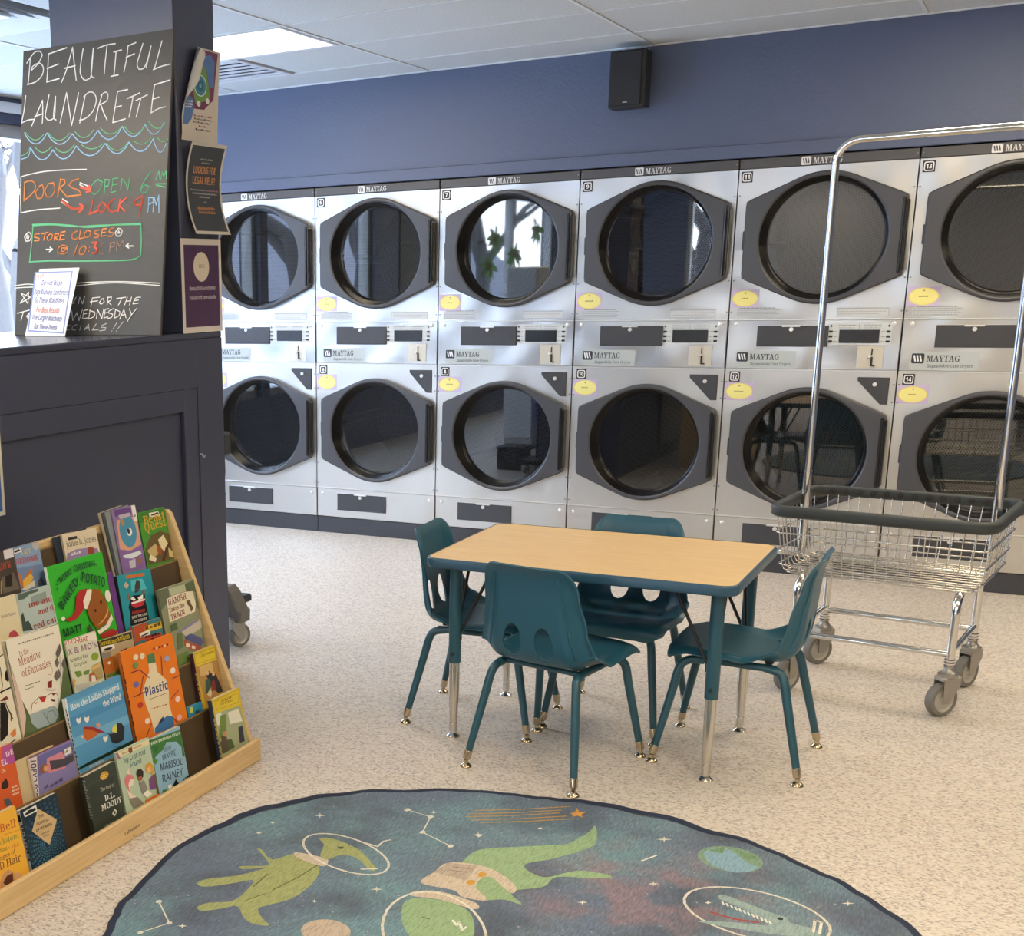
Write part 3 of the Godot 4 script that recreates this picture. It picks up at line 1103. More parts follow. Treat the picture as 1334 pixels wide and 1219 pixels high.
func build_dryers():
	var protos := {}
	# --- shared shapes
	var count := 120
	var o := door_outline(count)
	var fr := MB.new()
	fr.sheet([inset_row(o, 0.0, 0.002), inset_row(o, 0.0, 0.036)], true)
	fr.sheet([inset_row(o, 0.0, 0.036), inset_row(o, 0.002, 0.041), inset_row(o, 0.007, 0.044)], true)
	fr.sheet([inset_row(o, 0.007, 0.044), circle_row(0.298, 0.045, count)], true)
	fr.sheet([circle_row(0.298, 0.045, count), circle_row(0.293, 0.0435, count), circle_row(0.289, 0.039, count)], true)
	protos.door_frame = mesh_of(fr, M.door_grey)
	var ring := MB.new()
	ring.sheet([circle_row(0.289, 0.039, 72), circle_row(0.283, 0.02, 72), circle_row(0.277, -0.02, 72), circle_row(0.268, -0.046, 72), circle_row(0.258, -0.05, 72)], true)
	protos.door_ring = mesh_of(ring, M.door_dark)
	var gl := MB.new()
	var rows := []
	for k in 9:
		var r := 0.266 * k / 8.0
		rows.append(circle_row(maxf(r, 0.0005), -0.047, 72))
	gl.sheet(rows, true, true)
	protos.glass = mesh_of(gl, M.door_glass)
	var rail := MB.new()
	rail.box(Vector3(0.345, 0.0, 0.045), Vector3(0.014, 0.345, 0.016), 0.004)
	rail.box(Vector3(0.3615, 0.0, 0.028), Vector3(0.012, 0.325, 0.05), 0.004)
	protos.rail = mesh_of(rail, M.door_dark)
	var hinge := MB.new()
	hinge.box(Vector3(-0.363, 0.0, 0.018), Vector3(0.012, 0.09, 0.03), 0.003)
	protos.hinge = mesh_of(hinge, M.door_grey)
	var drum := MB.new()
	drum.sheet([circle_row(0.27, -0.052, 48), circle_row(0.335, -0.09, 48), circle_row(0.335, -0.70, 48)], true)
	drum.disc(Vector3(0, 0, -0.70), 0.336, Vector3(0, 0, 1), 48)
	for k in 3:
		var t := TAU * (k + 0.2) / 3.0
		drum.xf = Transform3D(Basis(Vector3(0, 0, 1), t), Vector3.ZERO)
		drum.box(Vector3(0.30, 0.0, -0.40), Vector3(0.07, 0.05, 0.58), 0.02)
	protos.drum = mesh_of(drum, M.drum)
	var screw := MB.new()
	screw.xf = Transform3D(Basis(Vector3(1, 0, 0), PI / 2), Vector3.ZERO)
	screw.lathe([Vector2(0.011, 0.0), Vector2(0.0105, 0.003), Vector2(0.007, 0.0055), Vector2(0.0, 0.0062)], 12)
	protos.screw = mesh_of(screw, M.silver)
	var lock := MB.new()
	lock.xf = Transform3D(Basis(Vector3(1, 0, 0), PI / 2), Vector3.ZERO)
	lock.lathe([Vector2(0.0105, 0.0), Vector2(0.0105, 0.006), Vector2(0.0085, 0.008), Vector2(0.0, 0.008)], 16)
	protos.lock = mesh_of(lock, M.silver)
	protos.upper = mesh_of(panel_with_hole(0.794, 1.299, 2.023, Vector2(0.4105, 1.684), 0.284), M.steel)
	protos.lower = mesh_of(panel_with_hole(0.794, 0.288, 1.048, Vector2(0.4105, 0.655), 0.284), M.kick)
	protos.control = mesh_of(boxes([[Vector3(0, 1.053, -0.02), Vector3(0.794, 1.295, 0.001)]], 0.003), M.steel)
	protos.kick = mesh_of(boxes([[Vector3(0, 0.103, -0.02), Vector3(0.794, 0.283, 0.001)]], 0.003), M.kick)
	protos.lip = mesh_of(boxes([[Vector3(0, -0.003, -0.02), Vector3(0.794, 0.003, 0.005)]], 0.0012), M.silver)
	protos.header = mesh_of(boxes([[Vector3(0, 2.025, -0.02), Vector3(0.794, 2.072, 0.004)]], 0.003), M.header)
	protos.base = mesh_of(boxes([[Vector3(0, 0.0, -0.06), Vector3(0.797, 0.101, -0.006)]], 0.002), M.base)
	protos.cabinet = mesh_of(cabinet_shell(), M.cabinet)
	protos.slot = mesh_of(slot_shape(), M.slot)
	protos.slot_tab = mesh_of(boxes([[Vector3(0.116, 0.094, 0.0), Vector3(0.2, 0.103, 0.007)], [Vector3(-0.003, 0.1005, 0.0), Vector3(0.335, 0.1035, 0.004)]], 0.001), M.silver)
	var tri := MB.new()
	tri.extrude([Vector2(0.624, 1.019), Vector2(0.7655, 1.019), Vector2(0.7655, 0.8885), Vector2(0.733, 0.8885), Vector2(0.624, 1.003)], 0.0, 0.006, 0.002)
	protos.tri = mesh_of(tri, M.slot)
	protos.logo_plate = mesh_of(plate_print(), M.gloss_print)
	protos.readout = mesh_of(readout_print(), M.print)
	protos.screen = mesh_of(boxes([[Vector3(0.523, 1.184, 0.0), Vector3(0.70, 1.246, 0.004)]], 0.001), M.door_dark)
	protos.button = mesh_of(boxes([[Vector3(-0.009, -0.0048, 0.0), Vector3(0.009, 0.0048, 0.004)]], 0.0012), M.black)
	protos.coin_plate = mesh_of(boxes([[Vector3(0.611, 1.062, 0.0), Vector3(0.728, 1.168, 0.003)]], 0.001), mat("c9c3b4", 0.4, 0.3))
	protos.coin_slot = mesh_of(boxes([[Vector3(0.673, 1.072, 0.003), Vector3(0.682, 1.117, 0.010)], [Vector3(0.682, 1.072, 0.003), Vector3(0.694, 1.078, 0.008)], [Vector3(0.673, 1.126, 0.003), Vector3(0.679, 1.156, 0.006)]], 0.001), M.black)
	var ball := MB.new()
	ball.xf = Transform3D(Basis(Vector3(1, 0, 0), PI / 2), Vector3(0.667, 1.119, 0.003))
	ball.lathe([Vector2(0.0075, 0.0), Vector2(0.0085, 0.006), Vector2(0.006, 0.011), Vector2(0.0, 0.0125)], 12)
	protos.ball = mesh_of(ball, M.silver)
	var rv := MB.new()
	for y in [2.05, 1.90, 1.49, 1.335, 0.985, 0.90, 0.44, 0.315]:
		for x in [0.0085, 0.7855]:
			rv.box(Vector3(x, y, 0.003), Vector3(0.0075, 0.0075, 0.004), 0.0016)
	protos.rivets = mesh_of(rv, M.cabinet)
	protos.notice = mesh_of(notice_print(), M.print)
	protos.head_print = mesh_of(header_print(), M.print)
	# --- one column after another: two dryers share a cabinet
	var columns := [-1, 0, 1, 2, 3, 4]
	var labels := ["stacked steel dryer half hidden by the pillar, machines three and four", "stacked steel dryer numbered five above and six below", "stacked steel dryer numbered seven above and eight below", "stacked steel dryer numbered nine above and ten below", "stacked steel dryer numbered eleven and twelve behind the wire cart's pole", "stacked steel dryer numbered thirteen and fourteen behind the wire cart"]
	for k in 6:
		dryer(protos, columns[k] * DRYER_W + 0.003, 3 + k * 2, labels[k], k)


func cabinet_shell() -> MB:
	return boxes([[Vector3(0.004, 0.1, -1.1), Vector3(0.012, 2.07, -0.021)], [Vector3(0.782, 0.1, -1.1), Vector3(0.79, 2.07, -0.021)], [Vector3(0.012, 2.062, -1.1), Vector3(0.782, 2.07, -0.021)], [Vector3(0.012, 1.045, -1.1), Vector3(0.782, 1.055, -0.021)], [Vector3(0.012, 0.1, -1.1), Vector3(0.782, 0.11, -0.021)], [Vector3(0.012, 0.11, -1.1), Vector3(0.782, 2.062, -1.09)]])


func slot_shape() -> MB:
	var mb := MB.new()
	mb.span(Vector3(0, 0, 0), Vector3(0.332, 0.1, 0.004), 0.0015)
	mb.span(Vector3(0.326, -0.001, 0.0), Vector3(0.332, 0.1, 0.007), 0.0015)
	mb.span(Vector3(0.0, -0.003, 0.0), Vector3(0.332, 0.003, 0.007), 0.0015)
	return mb


func plate_print() -> MB:
	var p := print_on()
	p.rect("b4bcbc", 88, 2116, 578, 168)
	logo_block(p, "2b2f3a", "e6e8e8", 100, 2176, 94)
	p.word("33353a", "MAYTAG", [228, 2196, 508, 2196], 58, 2)
	p.line("4a4c50", 3, [236, 2142, 330, 2142])
	p.word("3c3e44", "Dependable Care Dryers", [236, 2142, 620, 2142], 28, 1)
	return p


func header_print() -> MB:
	var p := print_on()
	logo_block(p, "e2e2e0", "4d4c4e", 566, 4056, 76)
	p.word("d5d5d2", "MAYTAG", [676, 4064, 932, 4064], 56, 2)
	return p


func readout_print() -> MB:
	var p := print_on()
	p.rect("c9ced0", 946, 2350, 562, 206)
	p.rect("9aa2a6", 1040, 2362, 366, 134)
	for side in 2:
		var x := 968.0 if side == 0 else 1478.0
		p.poly("2a2b2e", [x - 10, 2530, x, 2544, x + 10, 2530, x, 2516])
		for k in 3:
			var y := 2476.0 - 47.0 * k
			p.word("8a9094", "....", [x + 26, y - 6, x + 62, y - 6] if side == 0 else [x - 62, y - 6, x - 26, y - 6], 12, 9)
	for k in 2:
		p.word("9aa0a4", "..............", [1034 + 226 * k, 2530, 1190 + 230 * k, 2530], 13, 9)
		p.word("a7adb0", "..........", [1034 + 226 * k, 2508, 1170 + 240 * k, 2508], 10, 9)
	p.rect("8a9094", 1216, 2500, 4, 50)
	return p


func notice_print() -> MB:
	var p := print_on()
	p.rect("bfc3c6", 62, 2618, 428, 82)
	p.word("6a6e74", "..........................", [96, 2704, 440, 2704], 10, 9)
	for k in 4: p.word("8f959a", "........................................", [72, 2684 - 19 * k, 480 - 30 * (k % 2), 2684 - 19 * k], 9, 9)
	p.rect("a9aeb2", 1006, 2618, 460, 86)
	p.rect("c6cacc", 1012, 2624, 448, 66)
	for k in 2: p.word("979da2", "..............................", [1024, 2664 - 22 * k, 1440 - 60 * k, 2664 - 22 * k], 8, 9)
	return p


func dryer(protos: Dictionary, x: float, number: int, label: String, k: int):
	var t := thing("stacked_dryer", label, "dryer", Vector3(x, 0, 0), 0.0, "row of stacked dryers along the wall")
	obj("cabinet", protos.cabinet, null, t)
	obj("base", protos.base, null, t)
	var hd := obj("header_strip", protos.header, null, t)
	obj("header_lettering", protos.head_print, null, hd, Vector3(0, 0, 0.0042))
	for level in 2:
		var cy := 1.684 if level == 0 else 0.655
		var pn := obj("front_panel", protos.upper if level == 0 else protos.lower, null, t)
		pn.set_meta("label", "brushed steel panel round the upper door" if level == 0 else "brushed steel panel round the lower door")
		var at := Vector3(0.4105, cy, 0)
		var d := obj("door", protos.door_frame, null, t, at)
		obj("window_ring", protos.door_ring, null, d)
		obj("door_glass", protos.glass, null, d)
		obj("door_handle", protos.rail, null, d)
		obj("hinge", protos.hinge, null, d)
		var dr := obj("drum", protos.drum, null, t, at)
		dr.rotation.z = 0.7 * k + 1.9 * level
		obj("number_plate", number_plate(str(number + level)), M.print, pn, Vector3(0.0375 if level == 0 else 0.0475, 1.988 if level == 0 else 1.012, 0.0025))
		var seed_ := number + level
		var sw := 286.0 - 6.0 * (seed_ % 4)
		var sh := 186.0 - 5.0 * (seed_ % 3)
		obj("sticker", sticker_print(sw, sh, seed_), M.print, pn, Vector3(0.003, 1.446 - sh / 2000.0 if level == 0 else 0.984 - sh / 2000.0, 0.001))
		if level == 0: obj("notice", protos.notice, null, pn, Vector3(0, 0, 0.001))
		else:
			var tp := obj("lock_plate", protos.tri, null, pn)
			obj("lock", protos.lock, null, tp, Vector3(0.703, 0.985, 0.006))
	var cp := obj("control_panel", protos.control, null, t)
	var z := 0.0012
	var cv := obj("coin_box_cover", protos.slot, null, t, Vector3(0.141, 1.167, z))
	obj("cover_tab", protos.slot_tab, null, cv)
	obj("lock", protos.lock, null, cv, Vector3(0.16, 0.082, 0.004))
	obj("readout_panel", protos.readout, null, cp, Vector3(0, 0, z))
	obj("screen", protos.screen, null, cp, Vector3(0, 0, z))
	for s in 2:
		for j in 3: obj("button", protos.button, null, cp, Vector3(0.484 if s == 0 else 0.739, 1.238 - 0.0235 * j, z + 0.001))
	obj("nameplate", protos.logo_plate, null, cp, Vector3(0, 0, z))
	var pl := obj("coin_plate", protos.coin_plate, null, t, Vector3(0, 0, z))
	obj("coin_slot", protos.coin_slot, null, pl)
	obj("coin_knob", protos.ball, null, pl)
	for sx in [0.037, 0.76]: obj("screw", protos.screw, null, cp, Vector3(sx, 1.275, 0.001))
	var kp := obj("kick_panel", protos.kick, null, t)
	var kc := obj("lint_cover", protos.slot, null, t, Vector3(0.142, 0.153, z))
	obj("cover_tab", protos.slot_tab, null, kc)
	obj("lock", protos.lock, null, kc, Vector3(0.16, 0.082, 0.004))
	for sx in [0.038, 0.76]: obj("screw", protos.screw, null, kp, Vector3(sx, 0.249, 0.001))
	for y in [0.2865, 1.0495, 1.297]: obj("edge_lip", protos.lip, null, t, Vector3(0, y, 0))
	obj("rivet", protos.rivets, null, t).set_meta("kind", "stuff")


# ------------------------------------------------------------------ on the blue wall
func build_wall_things():
	var s := thing("wall_speaker", "small black box loudspeaker mounted high on the blue wall", "speaker", Vector3(1.865, 2.345, 0.0))
	obj("cabinet", boxes([[Vector3(-0.088, 0.0, 0.055), Vector3(0.092, 0.270, 0.17)]], 0.006), M.speaker, s)
	obj("grille", boxes([[Vector3(-0.082, 0.008, 0.17), Vector3(0.076, 0.263, 0.181)]], 0.006), M.rubber, s)
	obj("bracket", boxes([[Vector3(-0.03, 0.09, 0.0), Vector3(0.034, 0.2, 0.055)]], 0.002), M.white_metal, s)
	obj("cable_clip", boxes([[Vector3(-0.05, 0.270, 0.02), Vector3(0.07, 0.284, 0.10)]], 0.002), M.white_metal, s)
	var p := print_on()
	p.rect("b9bcbe", -24, 44, 46, 10)
	obj("badge", p, M.print, s, Vector3(0, 0, 0.1812))


# ------------------------------------------------------------------ table and chairs
func foot_glide(mb: MB, at: Vector3, r: float):
	mb.xf = Transform3D(Basis(), at)
	mb.lathe([Vector2(0.0, 0.0), Vector2(r, 0.0), Vector2(r, 0.003), Vector2(r * 0.75, 0.009), Vector2(r * 0.42, 0.014), Vector2(r * 0.36, 0.024)], 16)
	mb.xf = Transform3D()


func chair_profile() -> Curve3D:
	# side line of the shell in (forward, height), front lip to top edge, as a curve with even lengths
	var pts := [Vector2(0.198, 0.350), Vector2(0.203, 0.372), Vector2(0.185, 0.389), Vector2(0.12, 0.390), Vector2(0.03, 0.377), Vector2(-0.06, 0.364), Vector2(-0.13, 0.366), Vector2(-0.172, 0.392), Vector2(-0.190, 0.45), Vector2(-0.197, 0.53), Vector2(-0.204, 0.61), Vector2(-0.213, 0.662), Vector2(-0.228, 0.690)]
	var c := Curve3D.new()
	for p in smooth_path(pts, 8): c.add_point(Vector3(0, p.y, p.x))
	c.bake_interval = 0.005
	return c


func make_chair() -> Node3D:
	var t := thing("school_chair", "teal plastic school chair", "chair", Vector3.ZERO, 0.0, "teal chairs round the table")
	var line := chair_profile()
	var total := line.get_baked_length()
	var half := Curve.new()   # half width along the length
	half.max_value = 1.0
	for q in [[0.0, 0.178], [0.06, 0.190], [0.28, 0.202], [0.50, 0.206], [0.60, 0.196], [0.72, 0.178], [0.86, 0.163], [1.0, 0.150]]: half.add_point(Vector2(q[0], q[1]))
	var rise := Curve.new()   # how far the sides turn up (towards the sitter)
	for q in [[0.0, -0.025], [0.06, -0.014], [0.15, 0.002], [0.35, 0.016], [0.50, 0.050], [0.60, 0.056], [0.74, 0.044], [0.88, 0.026], [1.0, 0.008]]: rise.add_point(Vector2(q[0], q[1] + 0.2))
	var surf := func(x: float, s: float) -> Vector3:
		var k := clampf(s / total, 0.0, 1.0)
		var w := half.sample_baked(k)
		var u := x / 0.2
		var p := line.sample_baked(clampf(s, 0.0, total))
		var d := (line.sample_baked(clampf(s + 0.012, 0.0, total)) - line.sample_baked(clampf(s - 0.012, 0.0, total))).normalized()
		var up := Vector3(0, -d.z, d.y)
		if k < 0.10: up = up.lerp(Vector3(0, 1, 0), 0.6).normalized()
		var fold := smoothstep(0.58, 1.0, absf(u))
		var lift := (rise.sample_baked(k) - 0.2) * lerpf(pow(absf(u), 2.2), fold, 0.75)
		# a rolled lip right round the edge of the shell
		var roll := 0.016 * pow(maxf(0.0, (absf(u) - 0.86) / 0.14), 2.0) * lerpf(1.0, 0.35, smoothstep(0.35, 0.5, k))
		return Vector3(u * w, p.y, p.z) + up * (lift - roll)
	var phi := func(x: float, s: float) -> float:
		var e := 0.2 - absf(x)
		var top := total - s
		var f := minf(minf(e, top), s)
		var r := 0.062
		if top < r and e < r: f = minf(f, r - Vector2(r - top, r - e).length())
		r = 0.068
		if s < r and e < r: f = minf(f, r - Vector2(r - s, r - e).length())
		var a := Vector2((absf(x) - 0.059) / 0.034, (s - total * 0.655) / 0.055)
		return minf(f, (a.length() - 1.0) * 0.04)
	var sh := MB.new()
	sh.clipped(54, 96, -0.201, 0.201, -0.001, total + 0.001, surf, phi, 0.0065)
	var shell := obj("seat_shell", sh, M.teal_plastic, t)
	for sd in [-1.0, 1.0]:   # the moulded ridge down each side of the back
		var line_pts := []
		for k in 15:
			var q := lerpf(0.585, 0.955, k / 14.0) * total
			var xx: float = sd * lerpf(0.150, 0.142, k / 14.0)
			var p: Vector3 = surf.call(xx, q)
			var nn: Vector3 = ((surf.call(xx + 0.003, q) - surf.call(xx - 0.003, q)) as Vector3).cross(surf.call(xx, q + 0.003) - surf.call(xx, q - 0.003)).normalized()
			line_pts.append(p - nn * 0.0035 * signf(nn.z))
		var rb := MB.new()
		rb.tube(line_pts, 0.0042, 8)
		obj("back_ridge", rb, M.teal_plastic, shell)
	# the steel underneath: two side tubes, bent down and out into four legs
	var fr := MB.new()
	for s in [-1.0, 1.0]:
		fr.tube([Vector3(s * 0.135, 0.344, -0.125), Vector3(s * 0.135, 0.349, 0.125)], 0.0125, 10)
	for z in [-0.095, 0.085]: fr.tube([Vector3(-0.135, 0.344, z), Vector3(0.135, 0.344, z)], 0.009, 8)
	obj("seat_frame", fr, M.teal, t)
	for s in [-1.0, 1.0]:
		for f in [-1.0, 1.0]:
			var foot := Vector3(s * 0.1925, 0.022, f * 0.22)
			var hip := Vector3(s * 0.142, 0.336, f * 0.135) if f < 0.0 else Vector3(s * 0.14, 0.342, 0.135)
			var knee := Vector3(s * 0.150, 0.310, f * 0.152) if f < 0.0 else Vector3(s * 0.152, 0.318, 0.160)
			var pts := smooth_path([Vector3(s * 0.135, 0.345, f * 0.09), hip, knee, knee.lerp(foot, 0.2)], 5)
			pts.append(knee.lerp(foot, 0.6))
			pts.append(foot.lerp(knee, 0.06))
			var lg := MB.new()
			lg.tube(pts, [0.0138, 0.0138, 0.0138, 0.0138, 0.0138, 0.0138, 0.0138, 0.0138, 0.0138, 0.0138, 0.0138, 0.0138, 0.0138, 0.0138, 0.0138, 0.0138, 0.0128, 0.0115], 12)
			var leg := obj("leg", lg, M.teal, t)
			var cap := MB.new()
			cap.tube([foot.lerp(knee, 0.115), foot.lerp(knee, 0.11), foot.lerp(knee, 0.02), foot.lerp(knee, 0.015)], [0.0122, 0.0132, 0.0128, 0.0112], 12)
			foot_glide(cap, Vector3(foot.x, 0.0, foot.z), 0.0195)
			obj("glide", cap, M.nickel, leg)
	var rv := MB.new()
	for s in [-1.0, 1.0]:
		for z in [-0.10, 0.10]:
			rv.xf = Transform3D(Basis(), Vector3(s * 0.12, 0.3585, z))
			rv.lathe([Vector2(0.014, 0.0), Vector2(0.014, 0.012)], 10)
	rv.xf = Transform3D()
	obj("seat_bolt", rv, M.black, shell).set_meta("kind", "stuff")
	return t


func build_table_and_chairs():
	var t := thing("activity_table", "low rectangular table with a pale wood top and dark teal edge", "table", Vector3(2.618, 0.0, 2.835))
	var w := 0.985
	var d := 0.695
	var h := 0.642
	var top := MB.new()
	top.xf = Transform3D(Basis(Vector3(1, 0, 0), -PI / 2), Vector3(0, 0, 0))
	top.extrude(rounded(w - 0.008, d - 0.008, 0.045), h - 0.026, h, 0.001)
	obj("table_top", top, M.wood, t)
	var edge := MB.new()
	var rows := []
	for q in [[-0.006, -0.030], [0.0, -0.031], [0.003, -0.026], [0.003, -0.006], [0.0, -0.0005], [-0.005, 0.0012]]:
		var row := []
		for p in rounded(w + q[0] * 2.0, d + q[0] * 2.0, 0.05 + q[0], 8): row.append(Vector3(p.x, h + q[1], -p.y))
		rows.append(row)
	edge.sheet(rows, true)
	var under := []
	for p in rounded(w - 0.012, d - 0.012, 0.045, 8): under.append(Vector3(p.x, h - 0.030, -p.y))
	edge.face(under, Vector3.DOWN)
	obj("edge_band", edge, M.teal_edge, t)
	for sx in [-1.0, 1.0]:
		for sz in [-1.0, 1.0]:
			var c := Vector3(sx * 0.4205 + 0.008, 0.0, sz * 0.2555)
			var up := MB.new()
			up.tube([c + Vector3(0, h - 0.03, 0), c + Vector3(0, 0.30, 0), c + Vector3(0, 0.268, 0)], 0.0212, 16)
			var leg := obj("leg", up, M.teal, t)
			var lo := MB.new()
			lo.tube([c + Vector3(0, 0.272, 0), c + Vector3(0, 0.16, 0), c + Vector3(0, 0.05, 0)], [0.0178, 0.0172, 0.0125], 16)
			lo.tube([c + Vector3(0, 0.052, 0), c + Vector3(0, 0.050, 0), c + Vector3(0, 0.020, 0)], [0.0128, 0.0142, 0.0135], 14)
			foot_glide(lo, c, 0.023)
			obj("leg_extension", lo, M.chrome_worn, leg)
			for axis in 2:
				var to := c + (Vector3(-sx * 0.13, 0, 0) if axis == 0 else Vector3(0, 0, -sz * 0.13))
				var br := MB.new()
				br.tube([Vector3(to.x, h - 0.032, to.z), c + (Vector3(-sx * 0.019, 0.375, 0) if axis == 0 else Vector3(0, 0.375, -sz * 0.019)), c + (Vector3(-sx * 0.019, 0.35, 0) if axis == 0 else Vector3(0, 0.35, -sz * 0.019))], 0.0055, 8)
				obj("brace", br, M.black, leg)
			var sc := MB.new()
			sc.xf = Transform3D(Basis(Vector3(1, 0, 0), PI / 2), c + Vector3(0.0, 0.30, 0.02))
			sc.lathe([Vector2(0.006, 0.0), Vector2(0.006, 0.008), Vector2(0.0, 0.009)], 8)
			obj("set_screw", sc, M.black, leg)
	var first := make_chair()
	var places := [
		[Vector3(2.585, 0, 3.160), PI - 0.20, "teal plastic school chair nearest the rug, its back turned to us"],
		[Vector3(2.215, 0, 2.84), PI / 2 + 0.05, "teal plastic school chair at the end of the table towards the book rack"],
		[Vector3(2.635, 0, 2.638), 0.0, "teal plastic school chair on the dryer side of the table, facing us"],
		[Vector3(3.08, 0, 2.815), -PI / 2, "teal plastic school chair at the end of the table beside the wire cart"]]
	for k in 4:
		var c: Node3D = first
		if k > 0:
			c = first.duplicate()
			c.name = numbered("school_chair")
			add_child(c, true)
		c.position = places[k][0]
		c.rotation.y = places[k][1]
		c.set_meta("label", places[k][2])


# ------------------------------------------------------------------ carts
func caster(parent: Node3D, at: Vector3, turn: float, r: float):
	var fork := MB.new()
	fork.xf = Transform3D(Basis(Vector3.UP, turn), at)
	var off := 0.020
	for s in [-1.0, 1.0]:
		fork.xf = Transform3D(Basis(Vector3.UP, turn) * Basis(Vector3(0, 1, 0), 0.0), at)
		var side := []
		for q in [Vector2(-0.036, r * 2 + 0.022), Vector2(0.036, r * 2 + 0.022), Vector2(0.036, r * 2 - 0.005), Vector2(off + 0.014, r - 0.012), Vector2(off - 0.014, r - 0.012), Vector2(-0.036, r * 2 - 0.012)]: side.append(q)
		var pl := MB.new()
		pl.extrude(side, s * 0.022 - 0.0015, s * 0.022 + 0.0015, 0.0005)
		for i in pl.v.size():
			fork.v.append(fork.xf * pl.v[i]); fork.n.append(fork.xf.basis * pl.n[i]); fork.uv.append(pl.uv[i]); fork.c.append(Color.WHITE)
		var base := fork.v.size() - pl.v.size()
		for i in pl.ix: fork.ix.append(base + i)
	fork.box(Vector3(0, r * 2 + 0.014, 0), Vector3(0.076, 0.020, 0.05), 0.006)
	fork.box(Vector3(-0.034, r * 2 - 0.004, 0), Vector3(0.006, 0.03, 0.046), 0.002)
	fork.lathe([Vector2(0.034, r * 2 + 0.022), Vector2(0.034, r * 2 + 0.032), Vector2(0.024, r * 2 + 0.036), Vector2(0.016, r * 2 + 0.05), Vector2(0.016, r * 2 + 0.056)], 18)
	var o := obj("caster", fork, M.caster, parent)
	var wheel := MB.new()
	wheel.xf = Transform3D(Basis(Vector3.UP, turn) * Basis(Vector3(1, 0, 0), PI / 2), at + Basis(Vector3.UP, turn) * Vector3(off, r, 0))
	var w := 0.016
	wheel.lathe([Vector2(r * 0.72, -w), Vector2(r * 0.93, -w), Vector2(r, -w * 0.5), Vector2(r, w * 0.5), Vector2(r * 0.93, w), Vector2(r * 0.72, w)], 28)
	obj("wheel", wheel, M.tyre, o)
	var hub := MB.new()
	hub.xf = wheel.xf
	hub.lathe([Vector2(0.0, -w * 1.25), Vector2(0.012, -w * 1.25), Vector2(0.014, -w * 0.8), Vector2(r * 0.60, -w * 0.55), Vector2(r * 0.73, -w * 0.9), Vector2(r * 0.73, w * 0.9), Vector2(r * 0.60, w * 0.55), Vector2(0.014, w * 0.8), Vector2(0.012, w * 1.25), Vector2(0.0, w * 1.25)], 28)
	obj("hub", hub, M.hub, o)


func rect_path(w: float, d: float, r: float, y: float) -> Array:
	var out := []
	for p in rounded(w, d, r, 5): out.append(Vector3(p.x, y, p.y))
	return out


